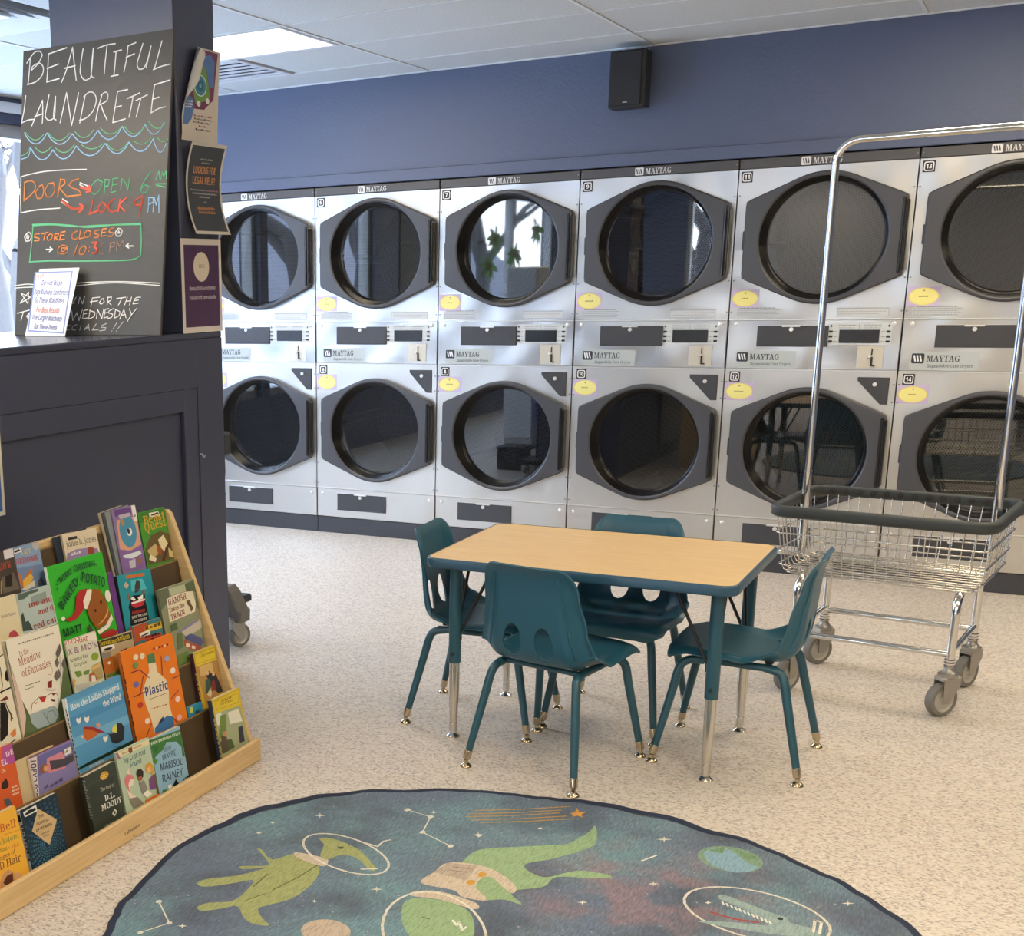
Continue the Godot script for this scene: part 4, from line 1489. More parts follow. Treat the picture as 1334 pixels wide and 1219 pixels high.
func build_carts():
	var t := thing("laundry_cart", "chrome wire laundry cart on casters with a tall hanging bar", "cart", Vector3(3.402, 0.0, 1.838), -0.125)
	# basket of welded wire
	var wire := MB.new()
	var rim_w := 0.70
	var rim_d := 0.56
	var low_w := 0.652
	var low_d := 0.47
	var yb := 0.452
	var yt := 0.675
	var at_y := func(y: float) -> Vector2:
		var k := (y - yb) / (yt - yb)
		return Vector2(lerpf(low_w, rim_w, k), lerpf(low_d, rim_d, k))
	for y in [yb + 0.03, 0.535, 0.605]:
		var s: Vector2 = at_y.call(y)
		wire.tube(rect_path(s.x + 0.008, s.y + 0.008, 0.035, y), 0.0034, 6, true)
	wire.tube(rect_path(low_w - 0.03, low_d - 0.03, 0.03, yb), 0.0034, 6, true)
	for k in 17:
		var u := -0.5 + (k + 0.5) / 17.0
		for s in [-1.0, 1.0]:
			wire.tube([Vector3(u * (rim_w - 0.04), yt + 0.01, s * rim_d / 2), Vector3(u * (low_w - 0.03), yb + 0.022, s * (low_d / 2 + 0.002)), Vector3(u * (low_w - 0.03), yb + 0.006, s * (low_d / 2 - 0.006)), Vector3(u * (low_w - 0.03), yb, s * (low_d / 2 - 0.022))], 0.002, 5, false, false)
		wire.tube([Vector3(u * (low_w - 0.03), yb, -low_d / 2 + 0.022), Vector3(u * (low_w - 0.03), yb, low_d / 2 - 0.022)], 0.002, 5, false, false)
	for k in 11:
		var u := -0.5 + (k + 0.5) / 11.0
		for s in [-1.0, 1.0]:
			wire.tube([Vector3(s * rim_w / 2, yt + 0.01, u * (rim_d - 0.04)), Vector3(s * (low_w / 2 + 0.002), yb + 0.022, u * (low_d - 0.03)), Vector3(s * (low_w / 2 - 0.006), yb + 0.006, u * (low_d - 0.03)), Vector3(s * (low_w / 2 - 0.022), yb, u * (low_d - 0.03))], 0.002, 5, false, false)
		wire.tube([Vector3(-low_w / 2 + 0.022, yb + 0.004, u * (low_d - 0.03)), Vector3(low_w / 2 - 0.022, yb + 0.004, u * (low_d - 0.03))], 0.0028, 5, false, false)
	obj("wire_basket", wire, M.chrome_worn, t).set_meta("kind", "stuff")
	# the grey bumper round the rim
	var rows := []
	for q in [[-0.010, -0.018], [0.006, -0.022], [0.016, -0.014], [0.013, -0.002], [0.017, 0.008], [0.012, 0.018], [-0.004, 0.020], [-0.014, 0.012]]:
		rows.append(rect_path(rim_w + 0.012 + q[0] * 2, rim_d + 0.012 + q[0] * 2, 0.055 + q[0], 0.688 + q[1]))
	var bump := MB.new()
	bump.sheet(rows, true, true, true)
	var rb := obj("rim_bumper", bump, M.bumper, t)
	var studs := MB.new()
	for k in 13:
		studs.xf = Transform3D(Basis(Vector3(1, 0, 0), PI / 2), Vector3(-0.29 + k * 0.0484, 0.69, -rim_d / 2 + 0.006))
		studs.lathe([Vector2(0.013, 0.0), Vector2(0.013, 0.004), Vector2(0.009, 0.007), Vector2(0.0, 0.007)], 12)
	obj("bumper_stud", studs, M.rubber, rb).set_meta("kind", "stuff")
	# legs: a bent tube across each end, and a ring of bars low down
	for s in [-1.0, 1.0]:
		var pts := []
		for q in [[0.168, -0.207], [0.36, -0.207], [0.405, -0.200], [0.428, -0.170], [0.434, -0.13], [0.434, 0.13], [0.428, 0.170], [0.405, 0.200], [0.36, 0.207], [0.168, 0.207]]:
			pts.append(Vector3(s * 0.262, q[0], q[1]))
		var lg := MB.new()
		lg.tube(pts, 0.0145, 12)
		obj("leg", lg, M.chrome, t)
		var cb := MB.new()
		cb.tube([Vector3(s * 0.262, 0.232, -0.207), Vector3(s * 0.262, 0.232, 0.207)], 0.0105, 10)
		obj("crossbar", cb, M.chrome, t)
		var lb := MB.new()
		lb.tube([Vector3(-0.262, 0.222, s * 0.207), Vector3(0.262, 0.222, s * 0.207)], 0.0115, 10)
		obj("crossbar", lb, M.chrome, t)
		var rail := MB.new()
		rail.tube([Vector3(-0.29, 0.440, s * 0.15), Vector3(0.29, 0.440, s * 0.15)], 0.010, 10)
		obj("basket_rail", rail, M.chrome, t)
		for z in [-0.207, 0.207]:
			caster(t, Vector3(s * 0.262, 0.0, z), -2.05 + (0.12 if s * z < 0 else -0.1), 0.061)
			var spring := MB.new()
			spring.xf = Transform3D(Basis(), Vector3(s * 0.262, 0.0, z))
			for k in 3: spring.lathe([Vector2(0.012, 0.180 + k * 0.011), Vector2(0.019, 0.183 + k * 0.011), Vector2(0.012, 0.186 + k * 0.011)], 12)
			obj("stem_nut", spring, M.gasket, t)
	# the hanging bar on its two poles
	var bar := MB.new()
	var hx := 0.318
	var ht := 1.975
	var path := [Vector3(-hx, 0.475, 0), Vector3(-hx, 1.2, 0), Vector3(-hx, ht - 0.075, 0)]
	for k in range(1, 6): path.append(Vector3(-hx + 0.075 - 0.075 * cos(PI / 2 * k / 6.0), ht - 0.075 + 0.075 * sin(PI / 2 * k / 6.0), 0))
	path.append_array([Vector3(-hx + 0.075, ht, 0), Vector3(hx - 0.075, ht, 0)])
	for k in range(1, 6): path.append(Vector3(hx - 0.075 + 0.075 * sin(PI / 2 * k / 6.0), ht - 0.075 + 0.075 * cos(PI / 2 * k / 6.0), 0))
	path.append_array([Vector3(hx, ht - 0.075, 0), Vector3(hx, 1.2, 0), Vector3(hx, 0.475, 0)])
	bar.tube(path, 0.0128, 14)
	var hb := obj("hanging_bar", bar, M.chrome, t)
	for s in [-1.0, 1.0]:
		var jn := MB.new()
		jn.tube([Vector3(s * hx, 0.47, 0), Vector3(s * hx, 0.80, 0)], 0.0152, 14)
		obj("pole_socket", jn, M.chrome, hb)
		var cl := MB.new()
		cl.tube([Vector3(s * hx, 1.60, 0), Vector3(s * hx, 1.615, 0)], 0.0148, 12)
		obj("pole_joint", cl, M.chrome, hb)
	# a folding utility cart parked behind the end of the counter
	var u := thing("folding_cart", "black folding cart mostly hidden behind the counter, one caster showing", "cart", Vector3(0.832, 0.0, 2.42))
	obj("deck", boxes([[Vector3(-0.36, 0.15, -0.16), Vector3(0.06, 0.185, 0.12)]], 0.008), M.black, u)
	var cbk := MB.new()
	cbk.extrude([Vector2(0.03, 0.125), Vector2(0.118, 0.125), Vector2(0.128, 0.115), Vector2(0.155, 0.115), Vector2(0.158, 0.165), Vector2(0.146, 0.172), Vector2(0.108, 0.245), Vector2(0.085, 0.268), Vector2(0.03, 0.268)], 0.02, 0.10, 0.006)
	obj("corner_bracket", cbk, mat("6a6760", 0.5), u)
	caster(u, Vector3(0.112, 0.0, 0.07), 1.2, 0.052)
	caster(u, Vector3(-0.32, 0.0, 0.07), 0.4, 0.052)
	caster(u, Vector3(-0.32, 0.0, -0.11), 0.9, 0.052)
	var hd := MB.new()
	hd.tube([Vector3(0.02, 0.18, 0.02), Vector3(0.035, 0.55, 0.03), Vector3(0.045, 0.98, 0.05)], 0.011, 10)
	hd.tube([Vector3(-0.28, 0.18, 0.02), Vector3(-0.28, 0.55, 0.03), Vector3(-0.28, 0.98, 0.05), Vector3(0.045, 0.98, 0.05)], 0.011, 10)
	var h := obj("handle", hd, M.black, u)
	obj("handle_clamp", boxes([[Vector3(0.03, 0.83, 0.02), Vector3(0.085, 0.93, 0.085)]], 0.01), M.bumper, h)
	var strap := MB.new()
	strap.tube(smooth_path([Vector3(0.055, 0.83, 0.05), Vector3(0.058, 0.76, 0.052), Vector3(0.05, 0.70, 0.05), Vector3(0.057, 0.66, 0.05)], 4), 0.009, 8)
	obj("strap", strap, M.rubber, h)


# ------------------------------------------------------------------ book rack
const LEAN := 0.19199   # how far the boards and books lean back


func rack_basis() -> Basis:   # right along the rack, up the leaning board, out of it
	return Basis(Vector3(0, 0, -1), Vector3(-sin(LEAN), cos(LEAN), 0), Vector3(cos(LEAN), sin(LEAN), 0))


const TIERS := [[1.716, 0.077], [1.625, 0.204], [1.564, 0.353], [1.503, 0.505], [1.442, 0.657], [1.381, 0.812]]
const RACK_Z0 := 3.605
const RACK_Z1 := 4.903


func build_book_rack():
	var t := thing("book_rack", "low birch book display rack with sloping brown tiers against the counter", "book rack")
	for z in [RACK_Z0, RACK_Z1 - 0.018]:
		var s := MB.new()
		s.xf = Transform3D(Basis(), Vector3(0, 0, z))
		s.extrude([Vector2(1.352, 0.0), Vector2(1.722, 0.0), Vector2(1.722, 0.05), Vector2(1.706, 0.072), Vector2(1.416, 0.806), Vector2(1.404, 0.818), Vector2(1.352, 0.818)], 0.0, 0.018, 0.002)
		obj("side_panel", s, M.birch, t)
	var front := obj("front_board", boxes([[Vector3(1.722, 0.0, RACK_Z0 - 0.002), Vector3(1.738, 0.078, RACK_Z1 + 0.002)]], 0.004), M.birch, t)
	var p := print_on()
	art_rackmark(p)
	var mark := obj("lettering", p, M.print, front)
	mark.transform = Transform3D(Basis(Vector3(0, 0, -1), Vector3(0, 1, 0), Vector3(1, 0, 0)), Vector3(1.7381, 0.0, 4.3))
	obj("rack_floor", boxes([[Vector3(1.36, 0.0, RACK_Z0 + 0.018), Vector3(1.722, 0.012, RACK_Z1 - 0.018)]]), M.hardboard, t)
	obj("back_panel", boxes([[Vector3(1.352, 0.012, RACK_Z0 + 0.018), Vector3(1.357, 0.80, RACK_Z1 - 0.018)]]), M.hardboard, t)
	obj("top_rail", boxes([[Vector3(1.352, 0.795, RACK_Z0 + 0.018), Vector3(1.374, 0.818, RACK_Z1 - 0.018)]], 0.003), M.birch, t)
	for k in range(1, 6):
		var b := MB.new()
		var len := 0.235 if k < 5 else 0.225
		var top: float = TIERS[k][1] if k < 5 else 0.80
		b.xf = Transform3D(rack_basis(), Vector3(TIERS[k][0], top, RACK_Z1 - 0.0185))
		b.span(Vector3(0, -len, -0.004), Vector3(RACK_Z1 - RACK_Z0 - 0.037, -0.004, 0.0))
		var bd := obj("tier_board", b, M.hardboard, t)
		var e := MB.new()
		e.xf = b.xf
		e.span(Vector3(0, -0.004, -0.004), Vector3(RACK_Z1 - RACK_Z0 - 0.037, 0.0, 0.0))
		obj("board_edge", e, M.hard_edge, bd)


func book(called: String, label: String, tier: int, left: float, w: float, top: float, roll: float, thick: float, cover: String, spine: String, art: Callable, hard := false) -> Node3D:
	var drop := 0.06 if tier > 0 else 0.052
	var h := top + drop
	var b := rack_basis() * Basis(Vector3(0, 0, 1), deg_to_rad(roll))
	var tb := rack_basis()
	var t := thing(called, label, "book", Vector3.ZERO, 0.0, "children's books on the rack")
	t.transform = Transform3D(b, Vector3(TIERS[tier][0] - 0.012, TIERS[tier][1], -left) - tb.y * drop)
	var cv := mat(cover, 0.5)
	var c := MB.new()
	var k := 0.0022 if hard else 0.0012
	var over := 0.003 if hard else 0.0006
	c.span(Vector3(0, 0, -k), Vector3(w, h, 0), k * 0.4)
	c.span(Vector3(0, 0, -thick), Vector3(w, h, -thick + k), k * 0.4)
	obj("cover", c, cv, t)
	var sp := MB.new()
	sp.span(Vector3(-k * 0.5, 0, -thick), Vector3(k * 0.6, h, 0), k * 0.3)
	obj("spine", sp, mat(spine, 0.5), t)
	obj("page_block", boxes([[Vector3(k * 0.6, over, -thick + k), Vector3(w - over, h - over, -k)]]), M.pages, t)
	var p := print_on()
	p.limit = Vector2(w, h) * 2000.0
	art.call(p)
	obj("cover_print", p, M.gloss_print, t)
	return t


func spine_print(t: Node3D, hex_back: String, thick: float, h: float, y0: float, y1: float, text: String, hex_text: String):   # a label down the spine, read from the side
	var p := print_on()
	p.rect(hex_back, 0, 0, thick * 2000.0, (y1 - y0) * 2000.0)
	if text: p.word(hex_text, text, [thick * 1500.0, (y1 - y0) * 1900.0, thick * 1500.0, (y1 - y0) * 150.0], thick * 1100.0, 9 if text.begins_with(".") else 1)
	var o := obj("spine_label", p, M.print, t)
	o.transform = Transform3D(Basis(Vector3(0, 0, 1), Vector3(0, 1, 0), Vector3(-1, 0, 0)), Vector3(-0.0016, y0, -thick))


func build_books():
	var b := {}
	b["redhair"] = book("chapter_book", "yellow book with red handwritten lettering at the front of the lowest tier", 0, -4.880, 0.155, 0.169, 0.0, 0.016, "e8ae38", "d9a030", art_redhair, false)
	b["goddess"] = book("chapter_book", "dark blue book patterned with feathers and a tan diamond panel", 0, -4.716, 0.146, 0.150, -1.0, 0.016, "203246", "c9cbd0", art_goddess, false)
	b["moody"] = book("chapter_book", "thick dark green book with a small orange seal and white lettering", 0, -4.449, 0.140, 0.150, 0.0, 0.018, "3d4339", "2c302a", art_moody, false)
	b["ivy"] = book("chapter_book", "pale green paperback with a unicorn and two girls on the cover", 0, -4.303, 0.160, 0.170, -1.5, 0.008, "b9cbb0", "a9b8a0", art_ivy, false)
	b["marisol"] = book("chapter_book", "light blue book framed by green leaves with dark hand lettering", 0, -4.140, 0.156, 0.156, -1.5, 0.016, "8fb7cf", "4f8a4a", art_marisol, false)
	b["ylow"] = book("chapter_book", "yellow topped book with a riverside scene on the lowest tier", 0, -3.795, 0.164, 0.178, -1.0, 0.016, "d3b52c", "2c3550", art_ylow, false)
	b["orange"] = book("chapter_book", "orange book with a purple band standing beside the lilac one", 1, -4.775, 0.143, 0.170, -2.0, 0.014, "d9602c", "c05428", art_orange, false)
	b["cabot"] = book("chapter_book", "lilac hardcover lying sideways with a pale spine and standing girl", 1, -4.575, 0.176, 0.104, -1.0, 0.010, "7c2f3c", "e2d6d2", art_cabot, true)
	b["ladies"] = book("picture_book", "wide sky blue picture book with a black pram and flying birds", 1, -4.388, 0.257, 0.217, 0.0, 0.010, "5b9cc9", "dfe3e0", art_ladies, true)
	b["plastic"] = book("picture_book", "large bright orange picture book with a cream bottle on it", 1, -4.115, 0.268, 0.279, -1.0, 0.012, "ec7f24", "b86a34", art_plastic, true)
	b["yup"] = book("chapter_book", "yellow topped book with a family in a wooden room", 1, -3.756, 0.126, 0.184, -1.0, 0.015, "d3b52c", "4a2238", art_yup, false)
	b["peek"] = book("chapter_book", "tiny teal book corner peeking over the tier board beside the orange bottle book", 1, -3.842, 0.080, 0.030, -3.0, 0.006, "2f8fb8", "2f8fb8", art_peek, false)
	b["ink"] = book("picture_book", "cream picture book with bold black ink drawings behind the meadow book", 2, -4.770, 0.218, 0.262, 0.0, 0.010, "e6dec6", "e6dec6", art_ink, false)
	b["meadow"] = book("picture_book", "tall cream and green picture book with a spotted cow in water", 2, -4.545, 0.226, 0.266, -1.0, 0.010, "ece4d2", "d9cdb8", art_meadow, true)
	b["maxmo"] = book("chapter_book", "thin early reader with a red lettered white band and seedlings", 2, -4.306, 0.139, 0.206, -1.0, 0.006, "d9d8be", "c9c8ae", art_maxmo, false)
	b["geron"] = book("chapter_book", "tan paperback with yellow lettering on a dark band", 2, -4.163, 0.160, 0.170, -2.0, 0.008, "b9a684", "3a352e", art_geron, false)
	b["candle"] = book("chapter_book", "small teal paperback with a yellow banner behind the orange bottle book", 2, -3.996, 0.148, 0.174, -1.5, 0.010, "3f7f86", "b8522c", art_candle, false)
	b["hamish"] = book("picture_book", "green picture book with a red lettered sign and a train", 2, -3.834, 0.202, 0.254, -1.0, 0.010, "8f9474", "6a7058", art_hamish, false)
	b["cream"] = book("picture_book", "plain cream picture book with a small red cap at the bottom", 3, -4.680, 0.250, 0.219, -1.0, 0.008, "e0d3b0", "e0d3b0", art_cream, false)
	b["redcat"] = book("picture_book", "misty grey green picture book with red script beside the bright green one", 3, -4.428, 0.142, 0.211, 0.0, 0.008, "b4c4be", "8f9f9a", art_redcat, false)
	b["potato"] = book("picture_book", "bright green picture book with a brown potato in a red hat", 3, -4.283, 0.258, 0.260, -0.5, 0.010, "3cb830", "e6efe0", art_potato, true)
	b["purple"] = book("picture_book", "purple book edge showing behind the bright green picture book", 3, -4.020, 0.026, 0.190, 0.0, 0.010, "6d3f86", "6d3f86", art_purple, false)
	b["teal"] = book("chapter_book", "teal hardcover with a black toothy monster and white lettering", 3, -3.988, 0.172, 0.172, -3.0, 0.016, "2d96a4", "1f2a30", art_teal, true)
	b["dark"] = book("chapter_book", "dark brown paperback at the end of the top tier", 4, -4.486, 0.116, 0.177, -1.0, 0.008, "4a4038", "3a322c", art_dark, false)
	b["fire"] = book("chapter_book", "blue paperback with an orange bird and red lettering", 4, -4.368, 0.108, 0.176, -1.0, 0.010, "6f86ac", "8a9ab4", art_fire, false)
	b["junie"] = book("chapter_book", "cream and mauve paperback with thin lowercase lettering", 4, -4.158, 0.159, 0.175, -2.0, 0.008, "e2d3b8", "b8a890", art_junie, false)
	b["eye"] = book("picture_book", "lilac picture book with a blue one-eyed shape at the top", 4, -3.905, 0.121, 0.209, -1.0, 0.005, "8f7aa8", "7a6a94", art_eye, false)
	b["beast"] = book("chapter_book", "green paperback with gold lettering and a tangled battle scene", 4, -3.776, 0.146, 0.178, -1.0, 0.010, "4f9a3a", "3a7a2c", art_beast, false)
	b["cream_edge"] = book("chapter_book", "maroon hardcover showing its cream page edges behind the lilac book", 1, -4.628, 0.170, 0.108, -1.0, 0.008, "d8c69c", "7c2f3c", art_cream_edge, true)
	b["cream_edge"].position -= b["cream_edge"].basis.z * 0.0115
	spine_print(b["goddess"], "c9cbd0", 0.016, 0.21, 0.055, 0.17, "..........", "2a3040")
	spine_print(b["goddess"], "1b1b20", 0.016, 0.21, 0.172, 0.19, "", "")
	spine_print(b["moody"], "2c302a", 0.018, 0.21, 0.07, 0.20, "..............", "8d9486")
	spine_print(b["ladies"], "e6e8e4", 0.010, 0.27, 0.01, 0.26, "..................", "4a6070")
	spine_print(b["plastic"], "c4702c", 0.012, 0.33, 0.02, 0.32, "............", "7a3a3c")
	spine_print(b["ylow"], "2c3550", 0.016, 0.23, 0.01, 0.18, "..........", "c9b46a")
	spine_print(b["yup"], "4a2238", 0.016, 0.24, 0.01, 0.19, "..........", "c9b46a")
	# thin picture books stacked behind the one-eyed cover, and one dark book behind the cream one
	var tones := ["8a8f94", "4a5058", "b0a48c", "3c4450"]
	for k in 3:
		var t := book("thin_picture_book", ["thin grey picture book directly behind the blue one-eyed book", "thin slate picture book second behind the blue one-eyed book", "thin buff picture book hindmost behind the blue one-eyed book"][k], 4, -3.914 - 0.0075 * k, 0.121, 0.206 + 0.001 * k, 2.4 + 0.6 * k, 0.004, tones[k], tones[k], func(p): p.rect(tones[k], 0, 0, 240, 530))
		t.position -= t.basis.z * (0.0056 + 0.0046 * k)
	var spare := book("chapter_book", "dark blue chapter book just behind the cream lettered one", 4, -4.172, 0.155, 0.172, 1.5, 0.008, "2c3444", "39404c", func(p): p.rect("2c3444", 0, 0, 310, 460))
	spare.position -= spare.basis.z * 0.0092


# ------------------------------------------------------------------ on the counter and the pillar
func build_counter_things():
	var lean := Vector3(0, 1.03, -0.15).normalized()
	var out := Vector3(1, 0, 0).cross(lean)
	var t := thing("chalkboard_sign", "tall black chalkboard with chalk lettering and waves leaning on the pillar", "chalkboard")
	t.transform = Transform3D(Basis(Vector3(1, 0, 0), lean, out), Vector3(0.41, 1.3605, 3.19))
	obj("board", boxes([[Vector3(0, 0.0, -0.012), Vector3(0.687, 1.047, 0.0)]], 0.001), M.board, t)
	var p := print_on()
	p.gap = 0.000015
	art_chalk(p)
	var chalk := mat("ffffff", 0.95)
	chalk.vertex_color_use_as_albedo = true
	obj("chalk_lettering", p, chalk, t, Vector3(0, 0.0015, 0.0002))
	# the notice in front of it
	var l2 := Vector3(0, 0.24, -0.105).normalized()
	var n := thing("notice_placard", "small white notice with blue and red lettering standing before the chalkboard", "sign")
	n.transform = Transform3D(Basis(Vector3(1, 0, 0), l2, Vector3(1, 0, 0).cross(l2)), Vector3(0.548, 1.3615, 3.29))
	obj("sheet", boxes([[Vector3(0.0, 0.0, -0.003), Vector3(0.192, 0.265, 0.0)]], 0.001), M.acrylic, n)
	var q := print_on()
	art_placard(q)
	obj("lettering", q, M.gloss_print, n)
	# three posters on the side of the pillar
	flyer_poster()
	legal_poster()
	var wf := thing("wifi_poster", "purple laminated poster with a pale oval giving the password", "poster")
	wf.transform = Transform3D(Basis(Vector3(0, 0, -1), Vector3(0, 1, 0), Vector3(1, 0, 0)), Vector3(1.0915, 1.367, 3.026))
	obj("laminate", boxes([[Vector3(-0.006, -0.008, -0.001), Vector3(0.262, 0.330, 0.0)]]), M.paper, wf)
	var w := print_on()
	w.rect("d5ccc4", -4, -6, 520, 660)
	w.rect("4c3453", 22, 26, 468, 590)
	w.oval("d2c6b0", [250, 460], 106, 106, 40)
	w.word("4a4248", "WiFi", [214, 452, 290, 452], 26, 0)
	w.word("d8cfd6", "Beautifullaundrette", [84, 292, 432, 292], 30, 0)
	w.word("d8cfd6", "Password: annabelle", [80, 224, 440, 224], 30, 0)
	obj("poster_print", w, M.gloss_print, wf)
	# a poster on the counter's face at the edge of the view, and a little hook
	var bp := thing("blue_poster", "blue poster with a white border on the counter face above the rack", "poster")
	bp.transform = Transform3D(Basis(Vector3(0, 0, -1), Vector3(0, 1, 0), Vector3(1, 0, 0)), Vector3(1.0915, 0.85, 4.27))
	obj("sheet", boxes([[Vector3(0.0, 0.0, -0.005), Vector3(0.218, 0.29, 0.0)]]), M.paper, bp)
	var s := print_on()
	s.rect("3f6db4", 24, 26, 388, 528)
	obj("poster_print", s, M.gloss_print, bp)
	var hk := thing("coat_hook", "tiny brass cup hook screwed into the counter's end board", "hook", Vector3(1.0895, 0.905, 2.943))
	var m := MB.new()
	m.tube([Vector3(0.0, 0.0, 0), Vector3(0.008, 0.0, 0), Vector3(0.012, -0.004, 0), Vector3(0.013, -0.010, 0), Vector3(0.017, -0.013, 0), Vector3(0.021, -0.009, 0), Vector3(0.021, -0.003, 0)], 0.0022, 8)
	obj("hook", m, M.silver, hk)


func bend(p: Print, f: Callable):   # lay a flat print on a curved sheet
	var todo := []
	for k in range(0, p.ix.size(), 3): todo.append([p.ix[k], p.ix[k + 1], p.ix[k + 2]])
	p.ix = PackedInt32Array()
	while not todo.is_empty():   # long triangles are split first
		var q: Array = todo.pop_back()
		var long := 0
		var best := 0.0
		for k in 3:
			var e := p.v[q[k]].distance_to(p.v[q[(k + 1) % 3]])
			if e > best:
				best = e
				long = k
		if best < 0.009:
			for k in q: p.ix.append(k)
			continue
		var a: int = q[long]
		var b: int = q[(long + 1) % 3]
		var d: int = q[(long + 2) % 3]
		p.v.append((p.v[a] + p.v[b]) / 2.0)
		p.n.append(p.n[a])
		p.uv.append(p.uv[a])
		p.c.append(p.c[a])
		var m := p.v.size() - 1
		todo.append([a, m, d])
		todo.append([m, b, d])
	for i in p.v.size(): p.v[i] = f.call(p.v[i])


func bent_sheet(w: float, h: float, f: Callable, z: float) -> MB:
	var rows := []
	for j in 41:
		var row := []
		for i in 25: row.append(f.call(Vector3(w * i / 24.0, h * j / 40.0, z)))
		rows.append(row)
	var mb := MB.new()
	mb.sheet(rows, false)
	return mb


func flyer_poster():
	var t := thing("flyer_poster", "colourful curling flyer with a green washer and a rolled corner", "poster")
	t.transform = Transform3D(Basis(Vector3(0, 0, -1), Vector3(0, 1, 0), Vector3(1, 0, 0)), Vector3(1.095, 2.036, 3.005))
	# the upper corner rolls forward about a slanting line, the rest bows a little
	var a := Vector2(0.018, 0.115)
	var dir := (Vector2(0.105, 0.318) - a).normalized()
	var nrm := Vector2(-dir.y, dir.x)
	var f := func(q: Vector3) -> Vector3:
		var p := Vector2(q.x, q.y)
		var d := (p - a).dot(nrm)
		var bow := 0.010 * pow(q.y / 0.318, 2.0)
		if d <= 0.0: return Vector3(q.x, q.y, q.z + bow)
		var r := 0.017
		var turn := d / r
		var on := p - nrm * d
		var back := on + nrm * (r - q.z) * sin(turn)
		return Vector3(back.x, back.y, r - (r - q.z) * cos(turn) + bow)
	obj("sheet", bent_sheet(0.226, 0.318, f, 0.0), M.paper, t)
	var p := print_on()
	p.gap = 0.00006
	art_flyer(p)
	bend(p, f)
	obj("poster_print", p, M.print, t)


func legal_poster():
	var t := thing("legal_poster", "dark grey wavy poster with orange lettering about legal help", "poster")
	t.transform = Transform3D(Basis(Vector3(0, 0, -1), Vector3(0, 1, 0), Vector3(1, 0, 0)), Vector3(1.094, 1.712, 2.992))
	var f := func(q: Vector3) -> Vector3:
		var k := (q.y - 0.165) / 0.165
		return Vector3(q.x, q.y, q.z + 0.001 + 0.040 * k * k)
	obj("sheet", bent_sheet(0.236, 0.318, f, 0.0), M.paper, t)
	var p := print_on()
	p.gap = 0.00006
	p.rect("cbc4b4", 0, 0, 472, 636, 1, 24)
	p.rect("3d4149", 22, 22, 426, 590, 1, 24)
	for k in 2: p.word("9c9a96", "............", [150 + 30 * k, 520 - 24 * k, 330 - 30 * k, 520 - 24 * k], 12, 9)
	p.word("cc8a4c", "LOOKING FOR", [92, 428, 382, 428], 50, 3)
	p.word("cc8a4c", "LEGAL HELP?", [88, 356, 386, 356], 50, 3)
	p.word("a9a8a4", "..............", [60, 308, 240, 308], 11, 9)
	p.word("b0788a", "..............", [246, 308, 430, 308], 11, 9)
	p.word("a9a8a4", "............................", [78, 284, 408, 284], 11, 9)
	p.word("a9a8a4", "............", [160, 260, 310, 260], 11, 9)
	p.word("a9a8a4", "...", [216, 226, 258, 226], 10, 9)
	p.word("b27a48", "................", [120, 176, 352, 176], 22, 9)
	p.word("b27a48", "................", [124, 148, 348, 148], 20, 9)
	bend(p, f)
	obj("poster_print", p, M.print, t)


